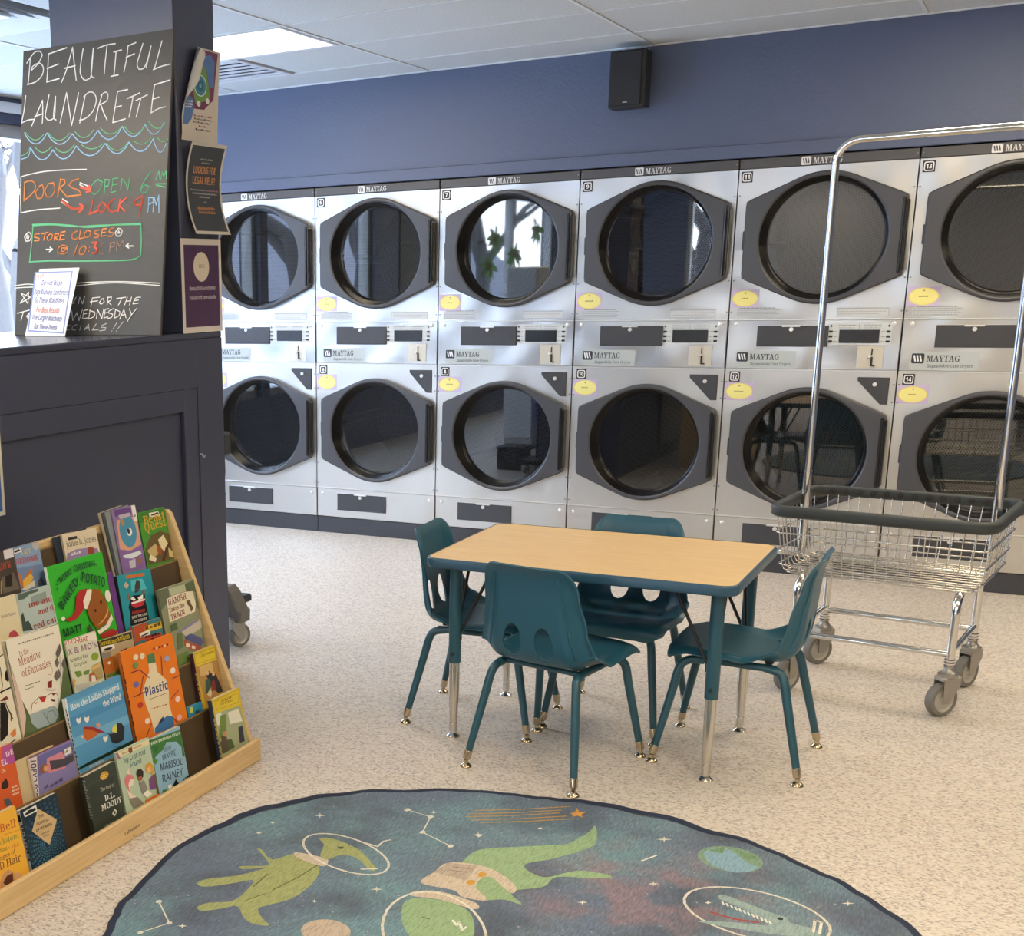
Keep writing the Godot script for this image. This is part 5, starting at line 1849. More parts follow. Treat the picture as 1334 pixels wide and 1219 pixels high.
# ------------------------------------------------------------------ rug
func build_rug():
	var t := thing("round_rug", "round dark space rug printed with dinosaurs, stars and planets", "rug", Vector3(2.866, 0.0, 4.391))
	var radii := [[-180, 0.972], [-169, 0.953], [-154, 0.953], [-130, 0.96], [-90, 0.965], [-50, 0.96], [-20, 0.975], [0, 0.985], [20, 0.99], [33, 0.991], [41, 0.985], [49, 0.986], [55, 0.962], [63, 0.970], [73, 0.944], [83, 0.943], [93, 0.940], [104, 0.936], [112, 0.946], [126, 0.967], [140, 0.997], [152, 0.998], [158, 1.001], [170, 0.987], [180, 0.972]]
	var rad := func(a: float) -> float:
		var deg := rad_to_deg(wrapf(a, -PI, PI))
		for k in radii.size() - 1:
			if deg <= radii[k + 1][0]:
				var s: float = (deg - radii[k][0]) / float(radii[k + 1][0] - radii[k][0])
				s = s * s * (3.0 - 2.0 * s)
				return lerpf(radii[k][1], radii[k + 1][1], s) + 0.004 * sin(a * 23.0 + 2.0 * sin(a * 5.0)) + 0.003 * sin(a * 47.0 + 3.0 * sin(a * 7.0))
		return 0.97
	var seg := 180
	var cloth := MB.new()
	var rows := []
	for k in 13:
		var row := []
		for i in seg:
			var a := TAU * i / seg
			var r: float = rad.call(a) * (0.984 - 0.984 * k / 12.0) + 0.0004
			row.append(Vector3(r * cos(a), 0.0078 if k > 0 else 0.0074, -r * sin(a)))
		rows.append(row)
	cloth.sheet(rows, true)
	for i in cloth.v.size(): cloth.uv[i] = Vector2(cloth.v[i].x, cloth.v[i].z) / 2.1 + Vector2(0.5, 0.5)
	var cm := mat("ffffff", 0.85)
	cm.albedo_texture = tex(nebula())
	cm.rim_enabled = true
	cm.rim = 0.25
	obj("rug_cloth", cloth, cm, t)
	var hem := MB.new()
	rows = []
	for q in [[1.0, 0.0005], [1.004, 0.004], [1.001, 0.0088], [0.992, 0.0094], [0.980, 0.0070]]:
		var row := []
		for i in seg:
			var a := TAU * i / seg
			var lift := 0.006 * maxf(0.0, sin(a * 5.0 + 0.6)) * (1.0 if q[0] > 0.99 else 0.5)
			var r: float = rad.call(a) * q[0]
			row.append(Vector3(r * cos(a), q[1] + lift, -r * sin(a)))
		rows.append(row)
	hem.sheet(rows, true)
	obj("rug_hem", hem, mat("1f2940", 0.8), t)
	var weave := mat("ffffff", 0.85)
	weave.vertex_color_use_as_albedo = true
	weave.albedo_texture = tex(weave_image())
	weave.uv1_triplanar = true
	weave.uv1_scale = Vector3.ONE * 2.0
	var figures := {"printed_duckbill_dinosaur": art_rug_a, "printed_plated_dinosaur": art_rug_b, "printed_moon": art_rug_c, "printed_planet": art_rug_d, "printed_long_jawed_dinosaur": art_rug_e, "printed_comet": art_rug_f, "printed_stars": art_rug_g}
	for key in figures:
		var p := print_on()
		p.gap = 0.00001
		(figures[key] as Callable).call(p)
		var o := obj(key, p, weave, t)
		o.transform = Transform3D(Basis(Vector3(1, 0, 0), Vector3(0, 0, -1), Vector3(0, 1, 0)), Vector3(0, 0.0080, 0))
		if key == "printed_stars": o.set_meta("kind", "stuff")


func weave_image() -> Image:   # soft streaks that show the weave through the print
	var s := 256
	var fn := FastNoiseLite.new()
	fn.seed = 60
	fn.frequency = 1.0
	var out := Image.create(s, s, false, Image.FORMAT_RGB8)
	for y in s:
		for x in s:
			var t := 0.97 + 0.22 * fn.get_noise_2d(x * 0.35, y * 0.04) + 0.14 * fn.get_noise_2d(x * 0.5 + 40.0, y * 0.4)
			out.set_pixel(x, y, Color(t, t, t))
	return out


func nebula() -> Image:   # the rug's dyed ground: deep blue, teal and dusty rose clouds with tiny stars
	var s := 1024
	var fn := FastNoiseLite.new()
	fn.seed = 17
	fn.frequency = 1.0
	fn.fractal_octaves = 4
	var out := Image.create(s, s, false, Image.FORMAT_RGB8)
	var blue := Color("5a687a")
	var teal := Color("64838c")
	var rose := Color("846c72")
	var dark := Color("424a57")
	for y in s:
		for x in s:
			var u := x / float(s) * 2.1 - 1.05
			var w := y / float(s) * 2.1 - 1.05
			var a := fn.get_noise_2d(u * 1.6, w * 1.6)
			var b := fn.get_noise_2d(u * 2.2 + 30.0, w * 2.2 - 12.0)
			var c := blue.lerp(teal, clampf(0.5 + a * 1.6, 0.0, 1.0)).lerp(dark, clampf(b * 1.4, 0.0, 0.8))
			var warm := exp(-(pow((u - 0.25) / 0.30, 2.0) + pow((w + 0.42) / 0.28, 2.0)))
			c = c.lerp(rose, clampf(warm * (0.42 + 1.5 * fn.get_noise_2d(u * 6.0, w * 6.0 + 7.0)), 0.0, 0.75))
			var k := 1.0 + 0.26 * fn.get_noise_2d(x * 0.35, y * 0.05) + 0.15 * fn.get_noise_2d(x * 0.6 + 50.0, y * 0.5)
			out.set_pixel(x, y, Color(c.r * k, c.g * k, c.b * k))
	var rng := RandomNumberGenerator.new()
	rng.seed = 3
	for k in 900:
		var x := rng.randi_range(2, s - 4)
		var y := rng.randi_range(2, s - 4)
		out.fill_rect(Rect2i(x, y, rng.randi_range(1, 2), rng.randi_range(1, 2)), Color("8fa3ae").lerp(Color("c9a69a"), rng.randf()))
	return out


# ------------------------------------------------------------------ printed and chalked designs, in half millimetres on their own sheets
func art_redhair(p):
	p.rect("efb43c",0,0,310,442)
	p.word("b8442c","Bell",[170,348,288,337],40,1)
	p.word("5f8a3c","ckdom",[150,288,289,276],26,1)
	p.word("7f7a35","dom",[139,253,191,246],22,1)
	p.word("cf7a36","+ the",[196,244,278,235],20,1)
	p.word("7a4a30","nges of",[127,215,246,210],22,1)
	p.word("6d2f28","D Hair",[113,170,268,157],38,1)
	p.line("b56a30",2,[184,329,311,311])
	p.poly("c99a72",[81,51,94,108,126,141,167,152,197,124,199,79,180,52,140,49])
	p.poly("5a3322",[113,100,147,124,191,122,180,71,148,73,124,84])
	p.poly("d9a97e",[205,116,236,107,263,52,240,50,211,82])


func art_goddess(p):
	p.rect("203246",0,0,292,404)
	p.feathers("6db4d6","16212f",292,403,150,170)
	p.poly("d0b183",[133,370,256,264,163,157,57,271])
	p.word("3a3440","THE",[124,317,165,316],15,3)
	p.word("3a3440","GODDESS",[98,287,193,281],15,3)
	p.word("3a3440","OF MTWARA",[86,257,213,251],15,3)
	p.word("3a3440","AND OTHER",[120,229,181,223],8,0)
	p.word("3a3440","STORIES",[127,211,175,207],8,0)
	p.poly("e9e6df",[19,389,123,394,124,360,24,359])
	p.poly("1b1b20",[32,376,63,386,113,382,115,368,85,366,32,366])


func art_moody(p):
	p.rect("3d4339",0,0,280,404)
	p.rect("353b32",24,90,216,240)
	p.oval("d9a13a",[171,354],38,22)
	p.oval("e6bd5d",[171,354],28,16)
	p.word("8a5a14","...",[155,365,192,359],7,9)
	p.word("8a5a14","...",[144,355,195,347],5,9)
	p.line("596053",2,[17,351,286,333])
	p.word("cfcdbf","The Best of",[110,280,239,269],20,1)
	p.word("f2efe4","D.L.",[133,217,223,211],30,2)
	p.word("f2efe4","MOODY",[90,174,272,162],33,2)
	p.poly("cfd0c2",[197,149,216,127,185,106,167,129])
	p.poly("3d4339",[193,137,202,127,189,117,178,129])
	p.word("8d9486","........",[85,84,250,69],8,9)


func art_ivy(p):
	p.rect("b9cbb0",0,0,320,444)
	p.poly("e9dcae",[18,438,319,434,314,403,29,411])
	p.word("7a5a4a","Book",[56,415,112,414],13,1)
	p.word("7a5a4a","Buddies",[164,415,243,416],14,1)
	p.poly("8a4a34",[119,436,155,435,151,407,128,401,115,418])
	p.poly("a46a8a",[-6,442,19,440,36,399,11,401])
	p.word("3f6d86","Ivy Lost and",[54,364,262,360],31,0)
	p.word("3f6d86","Found",[108,323,212,321],31,0)
	p.poly("f0dcd0",[49,285,89,330,88,278,118,242,100,222,69,220,67,182,107,148,114,106,71,102,46,150,37,218])
	p.poly("dd7f86",[38,283,64,299,109,278,121,254,82,261,59,237,57,185,39,224,28,260])
	p.poly("3a2c2a",[143,272,156,294,192,292,213,268,203,239,176,228,159,241])
	p.poly("a8683c",[147,251,191,249,187,224,164,223,149,234])
	p.poly("8c8a84",[151,217,205,218,225,151,185,126,162,154])
	p.poly("d9a03c",[242,298,286,303,314,273,305,230,282,224,274,280,242,251,232,268])
	p.poly("e8b48a",[247,276,283,277,283,244,251,245])
	p.poly("7b4a86",[250,209,287,223,305,163,290,135,240,146])
	p.poly("6a5a50",[287,223,325,223,334,86,305,96,295,167])
	p.poly("d9762c",[177,103,285,103,321,97,334,69,180,79])
	p.poly("f4efe4",[169,142,216,155,252,119,201,110])
	p.poly("8a8478",[38,159,117,144,162,88,67,90])


func art_marisol(p):
	p.rect("8fb7cf",0,0,312,416)
	p.poly("3f7a3c",[-5,424,315,393,309,220,285,235,291,288,250,335,155,359,111,326,27,307,1,262,2,329])
	p.poly("4f9145",[3,301,46,281,11,259])
	p.poly("2f6a34",[8,380,77,357,33,325])
	p.poly("3f7a3c",[34,97,81,87,68,65,23,71])
	p.word("e8efe0","ERIN ENTRADA KELLY",[6,384,301,367],16,3)
	p.word("6b7f93","MAYBE",[116,308,193,303],27,0)
	p.word("48607a","MAYBE",[88,265,224,259],33,0)
	p.word("22354a","MARISOL",[50,212,270,184],42,0)
	p.word("22354a","RAINEY",[50,139,258,121],46,0)
	p.poly("1c1c20",[139,93,177,121,200,86,153,65])
	p.poly("f0e6d2",[88,108,121,107,128,77,95,79])
	p.poly("1a1e26",[249,96,313,105,309,79,253,71])
	p.word("f0f0f0","....",[258,88,305,87],6,9)


func art_ylow(p):
	p.rect("d3b52c",0,0,328,460)
	p.rect("e0c53a",16,350,296,94)
	p.line("8c6f12",2,[36,441,304,427,295,368,31,388,36,441])
	p.word("8c6f12","......",[102,424,228,418],9,9)
	p.word("7a5c10","The Stream",[85,404,229,393],19,1)
	p.poly("a8b08a",[11,370,303,343,356,82,-22,83])
	p.poly("e4e6d6",[13,364,79,360,79,272,12,293])
	p.poly("6f8a3f",[64,343,129,334,86,182,-1,210])
	p.poly("e9e6d4",[151,339,278,328,297,238,153,260])
	p.poly("4d5f34",[0,187,140,165,159,103,19,99])
	p.poly("3a3a4a",[237,212,288,213,282,108,222,111])
	p.poly("c98f6a",[56,236,104,232,90,192,48,194])
	p.poly("5a4a3a",[32,221,90,192,80,107,3,110])


func art_orange(p):
	p.rect("d9602c",0,0,286,460)
	p.poly("b0549a",[214,457,310,456,300,351,185,362])
	p.word("f2d8e6","DE",[230,398,285,400],26,3)
	p.word("f2d8e6","EL",[185,362,229,361],30,3)
	p.word("f6e6c8","CH",[173,326,201,324],17,3)
	p.poly("3a2620",[158,275,197,293,208,257,198,241,169,239,150,250])
	p.word("f2e2cc",".....",[224,228,272,225],11,9)
	p.word("f2e2cc","....",[221,209,278,207],11,9)
	p.word("f2e2cc","....",[219,189,272,188],11,9)
	p.poly("54606c",[151,190,187,189,203,151,181,134,154,156])


func art_cabot(p):
	p.rect("8a82b4",0,0,352,328)
	p.poly("e2d6d2",[-7,324,59,322,16,110,-60,109])
	p.word_up("3a3038","MEG CABOT",[5,98,49,309],44,3)
	p.poly("6f6aa4",[60,318,415,316,394,233,32,212])
	p.poly("d68a94",[132,286,258,286,274,255,265,190,132,202,107,219])
	p.poly("4a4650",[147,268,257,244,341,246,365,221,334,206,256,202,148,214])
	p.oval("9a5a3c",[95,240],35,25)
	p.oval("d9a07a",[109,237],20,16)
	p.poly("e6e2d6",[281,291,339,292,335,256,276,256])
	p.word("3a3a40","...",[284,269,306,270],14,9)
	p.word("5a4a7a","...",[61,131,99,135],17,9)
	p.word("5a4a7a","...",[108,127,228,131],19,9)


func art_ladies(p):
	p.rect("5b9cc9",0,0,514,554)
	p.poly("6fadd4",[11,523,515,515,511,471,11,480])
	p.poly("4d8fc0",[-1,441,528,428,523,385,-1,386])
	p.poly("74b2d6",[-12,323,519,309,518,257,-11,268])
	p.poly("dfe3e0",[-29,555,16,554,-17,337,-34,339])
	p.word("f4f6f4","How the Ladies Stopped",[32,474,484,476],34,2)
	p.word("f4f6f4","the Wind",[310,414,484,414],34,2)
	p.poly("1d3326",[7,152,83,154,227,153,365,152,519,150,517,128,-7,138])
	p.word("e0e6da","Bruce McMillan",[86,119,219,114],15,2)
	p.poly("c8662c",[107,359,193,332,221,286,189,275,111,271,89,303])
	p.poly("9c3034",[111,358,192,330,260,286,275,272,229,280,182,314,106,344])
	p.oval("d99a7a",[231,330],18,14)
	p.poly("e8c8ae",[73,321,89,306,82,296,65,308])
	p.poly("2c2f36",[399,291,438,279,457,244,425,177,354,178,320,198,308,252,378,237])
	p.poly("e2dc6a",[347,278,391,290,380,238,339,255])
	p.line("3a4a5a",2,[259,281,321,245])
	p.poly("f2f2ec",[54,409,64,426,78,414,102,421,91,393,69,387])
	p.poly("f2f2ec",[121,395,132,411,145,400,170,407,159,378,136,373])
	p.poly("f2f2ec",[244,240,255,257,269,245,294,252,283,223,260,217])
	p.line("2c3a46",2,[328,189,327,171,347,157,376,154,400,166])


func art_plastic(p):
	p.rect("ec7f24",0,0,536,678)
	p.poly("e9d9b4",[248,554,318,541,320,479,389,415,396,333,375,259,386,175,379,97,179,125,173,217,145,326,144,405,201,467,240,501])
	p.poly("57805a",[247,605,323,600,318,541,243,550])
	p.word("3b4a86","Plastic",[163,364,393,351],56,3)
	p.line("4a5470",3,[191,338,371,331])
	p.word("c87a3a","......",[178,277,356,259],8,9)
	p.poly("3f74ac",[190,156,254,181,335,196,386,175,385,104,179,125])
	p.poly("22304e",[230,177,290,204,295,180,249,166])
	p.line("7a2c4e",6,[62,538,151,536,228,465])
	p.line("7a2c4e",6,[173,491,104,383])
	p.line("7a2c4e",6,[50,393,159,395])
	p.line("7a2c4e",6,[453,403,560,402])
	p.line("7a2c4e",6,[403,285,492,317])
	p.line("7a2c4e",6,[90,131,165,192])
	p.line("7a2c4e",6,[391,162,428,116])
	p.line("7a2c4e",6,[382,564,360,451])
	p.oval("f0dcc0",[133,618],26,18)
	p.oval("f0dcc0",[197,610],26,18)
	p.oval("6d6aa8",[90,459],26,18)
	p.oval("c23a34",[92,331],26,18)
	p.oval("f2d9c6",[128,220],26,18)
	p.oval("f0e4d6",[469,450],28,19)
	p.oval("f0d0c0",[465,267],28,19)
	p.oval("e8a8a0",[446,151],28,19)
	p.oval("a8a4c8",[431,538],27,19)
	p.oval("6f9a5a",[118,572],26,18)
	p.poly("c23a34",[313,633,331,634,330,621,313,620])
	p.poly("f0e0d0",[341,631,358,633,357,619,341,619])
	p.poly("7a2c4e",[369,630,386,631,385,618,368,618])
	p.poly("c23a34",[396,628,414,630,413,616,396,616])
	p.poly("f0e0d0",[424,625,441,626,441,613,423,613])
	p.poly("7a2c4e",[453,626,470,627,469,613,452,613])


func art_yup(p):
	p.rect("d3b52c",0,0,252,488)
	p.rect("e0c53a",16,378,220,94)
	p.line("8c6f12",2,[14,477,300,470,288,400,7,413,14,477])
	p.word("7a5c10","Little Women",[66,444,230,441],21,1)
	p.poly("b48a4e",[2,398,292,388,287,169,35,130])
	p.poly("d9b470",[39,394,190,381,185,310,36,328])
	p.poly("2a2a34",[96,323,137,340,158,317,203,305,237,228,267,169,197,172,136,223])
	p.poly("3d5a48",[82,294,139,289,120,205,54,202])
	p.poly("8a2f2c",[141,266,180,266,177,200,129,203])
	p.oval("e0b48a",[117,328],17,13)
	p.oval("e0b48a",[180,306],17,13)
	p.poly("e6d6b0",[68,198,118,228,124,188,97,167])


func art_peek(p):
	p.rect("2f8fb8",0,0,160,180)
	p.poly("d9d65a",[26,173,58,169,55,131,21,136])
	p.poly("244f6a",[76,136,122,133,115,102,76,109])


func art_ink(p):
	p.rect("e6dec6",0,0,436,644)
	p.poly("1f1c1a",[335,345,364,339,378,268,341,165,290,144,274,149])
	p.poly("1f1c1a",[415,486,451,502,451,445,429,432,410,450])
	p.line("1f1c1a",6,[409,583,455,586])
	p.line("1f1c1a",6,[391,524,380,433,357,389])
	p.line("1f1c1a",8,[351,397,447,401])
	p.poly("7a3030",[338,356,391,366,403,347,345,348])
	p.line("1f1c1a",6,[366,361,381,293,400,236])
	p.line("1f1c1a",6,[377,307,395,263,384,229])
	p.poly("d9824a",[356,167,406,183,399,147,370,140])
	p.line("1f1c1a",6,[335,116,383,123])


func art_meadow(p):
	p.rect("5e6f47",0,0,452,652)
	p.poly("ece4d2",[13,653,472,648,444,436,394,342,337,225,196,214,79,220,46,310,18,484,8,538])
	p.poly("d9bfae",[8,525,46,310,50,219,16,139,-14,116])
	p.poly("9fb0b2",[79,220,314,215,306,154,264,121,120,126,82,170])
	p.word("7a7368","..................",[103,609,400,603],8,9)
	p.word("b4655f","In the",[94,542,172,546],31,1)
	p.word("b4655f","Meadow",[76,493,259,499],45,1)
	p.word("b4655f","of Fantasies",[84,431,324,434],41,1)
	p.word("8a8070","..........",[81,377,212,373],6,9)
	p.word("8a8070",".....",[78,358,155,357],6,9)
	p.line("b4655f",2,[324,434,330,407,309,386,285,396,288,411])
	p.poly("efe6d6",[96,231,114,271,173,293,236,281,278,289,330,267,332,227,308,181,284,214,124,229])
	p.line("2a2626",3,[92,232,114,271,173,293,236,281,278,289,322,273,331,237,308,181])
	p.poly("c23a30",[173,294,234,280,214,256,192,261])
	p.poly("7a3a34",[278,289,319,277,292,270])
	p.poly("8a3030",[272,356,307,357,293,316,263,323])
	p.poly("d9d2c4",[239,326,326,302,301,292,250,309])
	p.poly("2a2626",[268,259,302,246,290,236,265,248])
	p.line("2a2626",2,[183,205,223,117])
	p.line("2a2626",2,[203,159,219,194,263,194,284,154])
	p.poly("d9a84a",[127,267,158,277,144,262])
	p.poly("6f6a66",[401,520,411,484,387,461,375,494])
	p.poly("6f6a66",[381,472,391,437,367,413,355,446])
	p.poly("6f6a66",[375,408,385,372,361,348,349,382])
	p.poly("6f6a66",[434,452,445,416,420,392,408,426])
	p.poly("6f6a66",[353,400,363,364,339,341,327,374])
	p.poly("6f6a66",[423,541,433,505,409,482,396,515])
	p.line("5a5550",3,[419,529,368,323,353,261])
	p.line("5a5550",2,[445,469,385,345])


func art_maxmo(p):
	p.rect("d9d8be",0,0,278,532)
	p.poly("f0e6d8",[-35,544,287,525,284,480,-35,514])
	p.word("b8322c","READY-TO-READ",[-79,520,201,491],29,3)
	p.word("a07a98","MAX & MO's",[-84,453,265,437],36,3)
	p.word("5a5a40","Science Fair",[9,404,178,400],21,0)
	p.word("5a5a40","Surprise",[40,370,148,367],20,0)
	p.oval("8fa83c",[230,388],34,24)
	p.poly("b9a268",[184,342,284,347,267,250,165,253])
	p.poly("d9b878",[182,336,272,341,270,319,181,318])
	p.poly("6f8f3f",[28,347,77,340,87,312,47,305])
	p.poly("6f8f3f",[102,327,165,329,142,303,101,309])
	p.poly("b46a40",[147,302,191,306,208,266,210,241,138,261])
	p.poly("efe6da",[167,290,194,283,201,243,154,250])
	p.poly("c9c4b8",[8,272,127,257,138,229,25,236])
	p.poly("d9a23c",[-30,314,22,299,-6,258,-33,259])


func art_geron(p):
	p.rect("b9a684",0,0,320,460)
	p.poly("3a352e",[-5,462,314,453,310,409,-7,424])
	p.word("dcc23a","Geronimo",[-5,431,165,419],27,2)
	p.word("dcc23a","Stilton",[171,421,289,419],30,2)
	p.poly("efe9dc",[8,424,130,415,132,389,8,395])
	p.poly("2a2a34",[11,404,47,407,112,404,103,393,42,393])
	p.poly("8a8478",[-5,386,83,379,75,339,-11,350])
	p.poly("b8682c",[-2,347,109,350,167,277,123,237,-1,258,-8,298])
	p.oval("efe0c8",[53,317],13,9)
	p.poly("d9a24a",[109,350,174,359,163,278,103,268])
	p.poly("5a7a3a",[-3,252,141,258,136,227,11,235])
	p.poly("7a3a24",[176,365,239,368,241,342,182,337])


func art_candle(p):
	p.rect("3f7f86",0,0,296,468)
	p.poly("b8522c",[18,470,151,465,126,372,-1,364])
	p.poly("d9b43a",[123,445,351,443,342,399,121,406])
	p.word("6a4a10",".....",[121,423,337,418],22,9)
	p.poly("efe9dc",[58,415,162,416,163,386,60,388])
	p.poly("2a2a34",[63,397,147,403,149,394,82,389])
	p.poly("c24a3c",[97,385,272,376,272,342,102,351])
	p.word("3a1814",".....",[104,374,262,364],15,9)
	p.word("3a1814","...",[113,352,255,343],14,9)


func art_hamish(p):
	p.rect("8f9474",0,0,404,628)
	p.poly("6a7058",[-10,627,114,622,108,548,0,498,-5,563])
	p.poly("5f6b4c",[296,611,433,618,425,423,374,445,396,540,298,561])
	p.poly("b9bd9a",[113,617,296,611,298,561,132,565])
	p.poly("e6dcc0",[71,557,150,566,289,563,371,551,379,461,354,414,59,404,67,493])
	p.line("8a3a2c",2,[71,557,150,566,289,563,371,551,379,461,354,414,59,404,67,493,71,557])
	p.word("8a3230","HAMISH",[82,513,287,517],38,2)
	p.word("8a3230","Takes the",[77,467,252,470],29,2)
	p.word("8a3230","TRAIN",[82,417,242,423],34,2)
	p.poly("7a5a3c",[279,505,320,501,325,473,343,441,308,422,304,455,281,483])
	p.poly("c9bfae",[148,339,403,361,422,301,211,275])
	p.poly("8a86a4",[127,333,346,363,380,350,141,319])
	p.poly("5b5f8e",[190,285,263,289,370,235,387,198,344,186,190,269])
	p.poly("b05a4a",[176,267,344,186,351,151,229,188,167,231])
	p.poly("efe2c8",[190,242,227,227,220,207,182,218])
	p.poly("efe2c8",[247,213,284,199,278,181,240,193])
	p.poly("6f8a4c",[78,188,192,192,206,122,58,118])
	p.poly("5a6b46",[54,389,129,393,133,348,58,345])
	p.poly("6a7a54",[114,320,169,318,150,224,89,218])
	p.poly("a49a86",[363,414,431,354,432,186,394,218,396,340])


func art_cream(p):
	p.rect("e0d3b0",0,0,500,558)
	p.word("5a5a66","Brian Karas",[353,449,471,448],17,1)
	p.poly("b84a54",[381,342,395,362,434,367,454,348,457,333,478,326,405,330])


func art_redcat(p):
	p.rect("b4c4be",0,0,284,542)
	p.poly("5b6a5e",[19,541,188,540,189,524,111,521,71,506,14,507])
	p.poly("46544a",[10,420,33,439,38,382,62,384,84,323,0,335])
	p.poly("8f9f9a",[119,507,251,511,246,455,113,453])
	p.word("a83a34","me and",[86,449,310,445],33,2)
	p.word("a83a34","and the",[154,395,324,392],30,2)
	p.word("a83a34","red cat",[90,322,290,324],34,2)


func art_potato(p):
	p.rect("3cb830",0,0,516,640)
	p.oval("1f7a3a",[132,234],5,5)
	p.oval("1f7a3a",[370,516],6,5)
	p.oval("1f7a3a",[68,169],6,7)
	p.oval("1f7a3a",[449,373],4,4)
	p.oval("1f7a3a",[444,104],6,6)
	p.oval("1f7a3a",[62,447],4,7)
	p.oval("1f7a3a",[31,209],5,6)
	p.oval("1f7a3a",[496,116],6,6)
	p.oval("1f7a3a",[383,90],4,5)
	p.oval("1f7a3a",[332,403],4,4)
	p.oval("1f7a3a",[253,486],5,5)
	p.oval("1f7a3a",[298,553],4,7)
	p.oval("1f7a3a",[380,431],6,7)
	p.oval("1f7a3a",[451,315],6,5)
	p.oval("1f7a3a",[250,133],4,4)
	p.oval("1f7a3a",[161,174],6,6)
	p.oval("1f7a3a",[461,250],6,7)
	p.oval("1f7a3a",[289,116],6,6)
	p.oval("1f7a3a",[241,526],5,7)
	p.oval("1f7a3a",[250,538],4,7)
	p.oval("1f7a3a",[69,167],4,5)
	p.oval("1f7a3a",[175,503],6,5)
	p.oval("1f7a3a",[64,547],4,6)
	p.oval("1f7a3a",[398,114],4,4)
	p.oval("1f7a3a",[41,138],5,5)
	p.oval("1f7a3a",[63,191],4,7)
	p.oval("1f7a3a",[64,612],4,4)
	p.oval("1f7a3a",[77,551],5,6)
	p.oval("1f7a3a",[246,570],6,5)
	p.oval("1f7a3a",[37,231],6,7)
	p.oval("1f7a3a",[25,60],6,4)
	p.oval("1f7a3a",[129,561],6,7)
	p.oval("1f7a3a",[457,548],4,4)
	p.oval("1f7a3a",[458,109],4,7)
	p.oval("1f7a3a",[424,435],6,4)
	p.oval("1f7a3a",[218,67],6,7)
	p.oval("1f7a3a",[51,530],6,7)
	p.oval("1f7a3a",[307,319],6,6)
	p.oval("1f7a3a",[161,579],5,4)
	p.oval("1f7a3a",[166,508],5,4)
	p.oval("1f7a3a",[291,547],5,5)
	p.oval("1f7a3a",[340,558],5,5)
	p.oval("1f7a3a",[46,505],6,7)
	p.oval("1f7a3a",[218,287],6,4)
	p.oval("1f7a3a",[259,520],4,7)
	p.oval("1f7a3a",[470,520],4,4)
	p.word("24503a","MERRY",[84,529,205,566],36,3)
	p.word("24503a","CHRISTMAS,",[220,573,430,573],36,3)
	p.word("24503a","BAKED",[54,377,240,501],50,3)
	p.word("24503a","POTATO",[266,504,464,428],61,3)
	p.word("1c3a2c","MATT",[16,226,188,219],47,3)
	p.poly("b12f2c",[55,322,113,325,159,351,190,428,232,456,296,455,301,429,247,382,225,336,156,302,92,299])
	p.poly("efe4d2",[296,445,333,446,343,416,295,371,270,334,241,345,243,391,271,418])
	p.oval("efe4d2",[41,329],17,13)
	p.poly("9a5a24",[344,441,408,430,444,355,465,264,449,224,320,200,275,266,261,337,313,384])
	p.poly("dcae62",[327,223,404,252,447,294,460,308,437,262,370,230])
	p.oval("3a2026",[400,352],10,10)
	p.oval("3a2026",[334,313],10,10)
	p.poly("efe4d2",[317,192,404,209,475,262,478,226,424,187,323,169])
	p.poly("b12f2c",[328,164,448,177,495,153,481,130,340,139])
	p.oval("efe9dc",[473,373],26,36)
	p.poly("4a4a40",[251,254,272,216,303,191,249,187,235,216])


func art_purple(p):
	p.rect("6d3f86",0,0,52,500)


func art_teal(p):
	p.rect("2d96a4",0,0,344,464)
	p.poly("d2703c",[91,456,276,445,273,425,88,435])
	p.poly("56c0c8",[128,420,245,412,275,341,118,350])
	p.poly("221d22",[89,301,123,325,212,314,246,315,239,275,247,216,247,135,51,145,70,225,62,258])
	p.poly("f0f0ea",[97,307,121,318,146,296,124,289])
	p.poly("f0f0ea",[169,303,226,315,218,284,175,281])
	p.poly("c0343c",[95,287,243,287,211,249,135,242,96,263])
	p.poly("f0ece0",[97,284,240,285,233,275,99,273])
	p.poly("8a6a54",[55,316,79,351,99,330,83,302])
	p.poly("8a6a54",[220,336,250,346,246,315,220,316])
	p.poly("4a4644",[155,374,180,409,215,402,212,362,180,337,146,336])
	p.poly("c9b4a4",[46,398,76,419,100,394,73,372])
	p.word("c04a3c","MONDRAGO",[87,209,217,207],19,3)
	p.word("efece0","INTO THE CAVE",[76,183,236,182],16,3)
	p.word("efece0","OF THIEVES",[87,156,223,153],16,3)


func art_dark(p):
	p.rect("4a4038",0,0,232,474)
	p.poly("6d6458",[100,331,200,342,226,241,89,242])
	p.poly("2a2420",[129,333,187,337,171,268,115,272])
	p.poly("d9d4d8",[155,473,239,474,228,424,151,423])
	p.word("b84a2c","HAWK",[39,371,195,371],37,2)
	p.poly("c98f3a",[87,310,100,315,78,245,67,243])


func art_fire(p):
	p.rect("6f86ac",0,0,216,472)
	p.poly("86a0c0",[4,469,223,469,213,341,-9,353])
	p.poly("b9b6b0",[158,473,219,468,219,437,179,425,161,444])
	p.poly("e8e4de",[-5,459,66,462,64,438,-4,435])
	p.poly("2a2a2e",[1,452,47,457,52,446,6,440])
	p.word("e0c870","LAST",[59,421,136,421],25,2)
	p.word("b8463a","FIREHAWK",[-5,374,186,370],31,2)
	p.poly("c8722c",[-11,329,14,316,19,275,85,317,127,345,106,289,50,244,12,236,-5,256])
	p.poly("e0b04a",[27,281,100,306,115,279,59,234,18,235])
	p.poly("d9d2b8",[-1,231,116,263,117,230,25,219])
	p.poly("4a4e5e",[142,249,180,274,199,221,139,221])


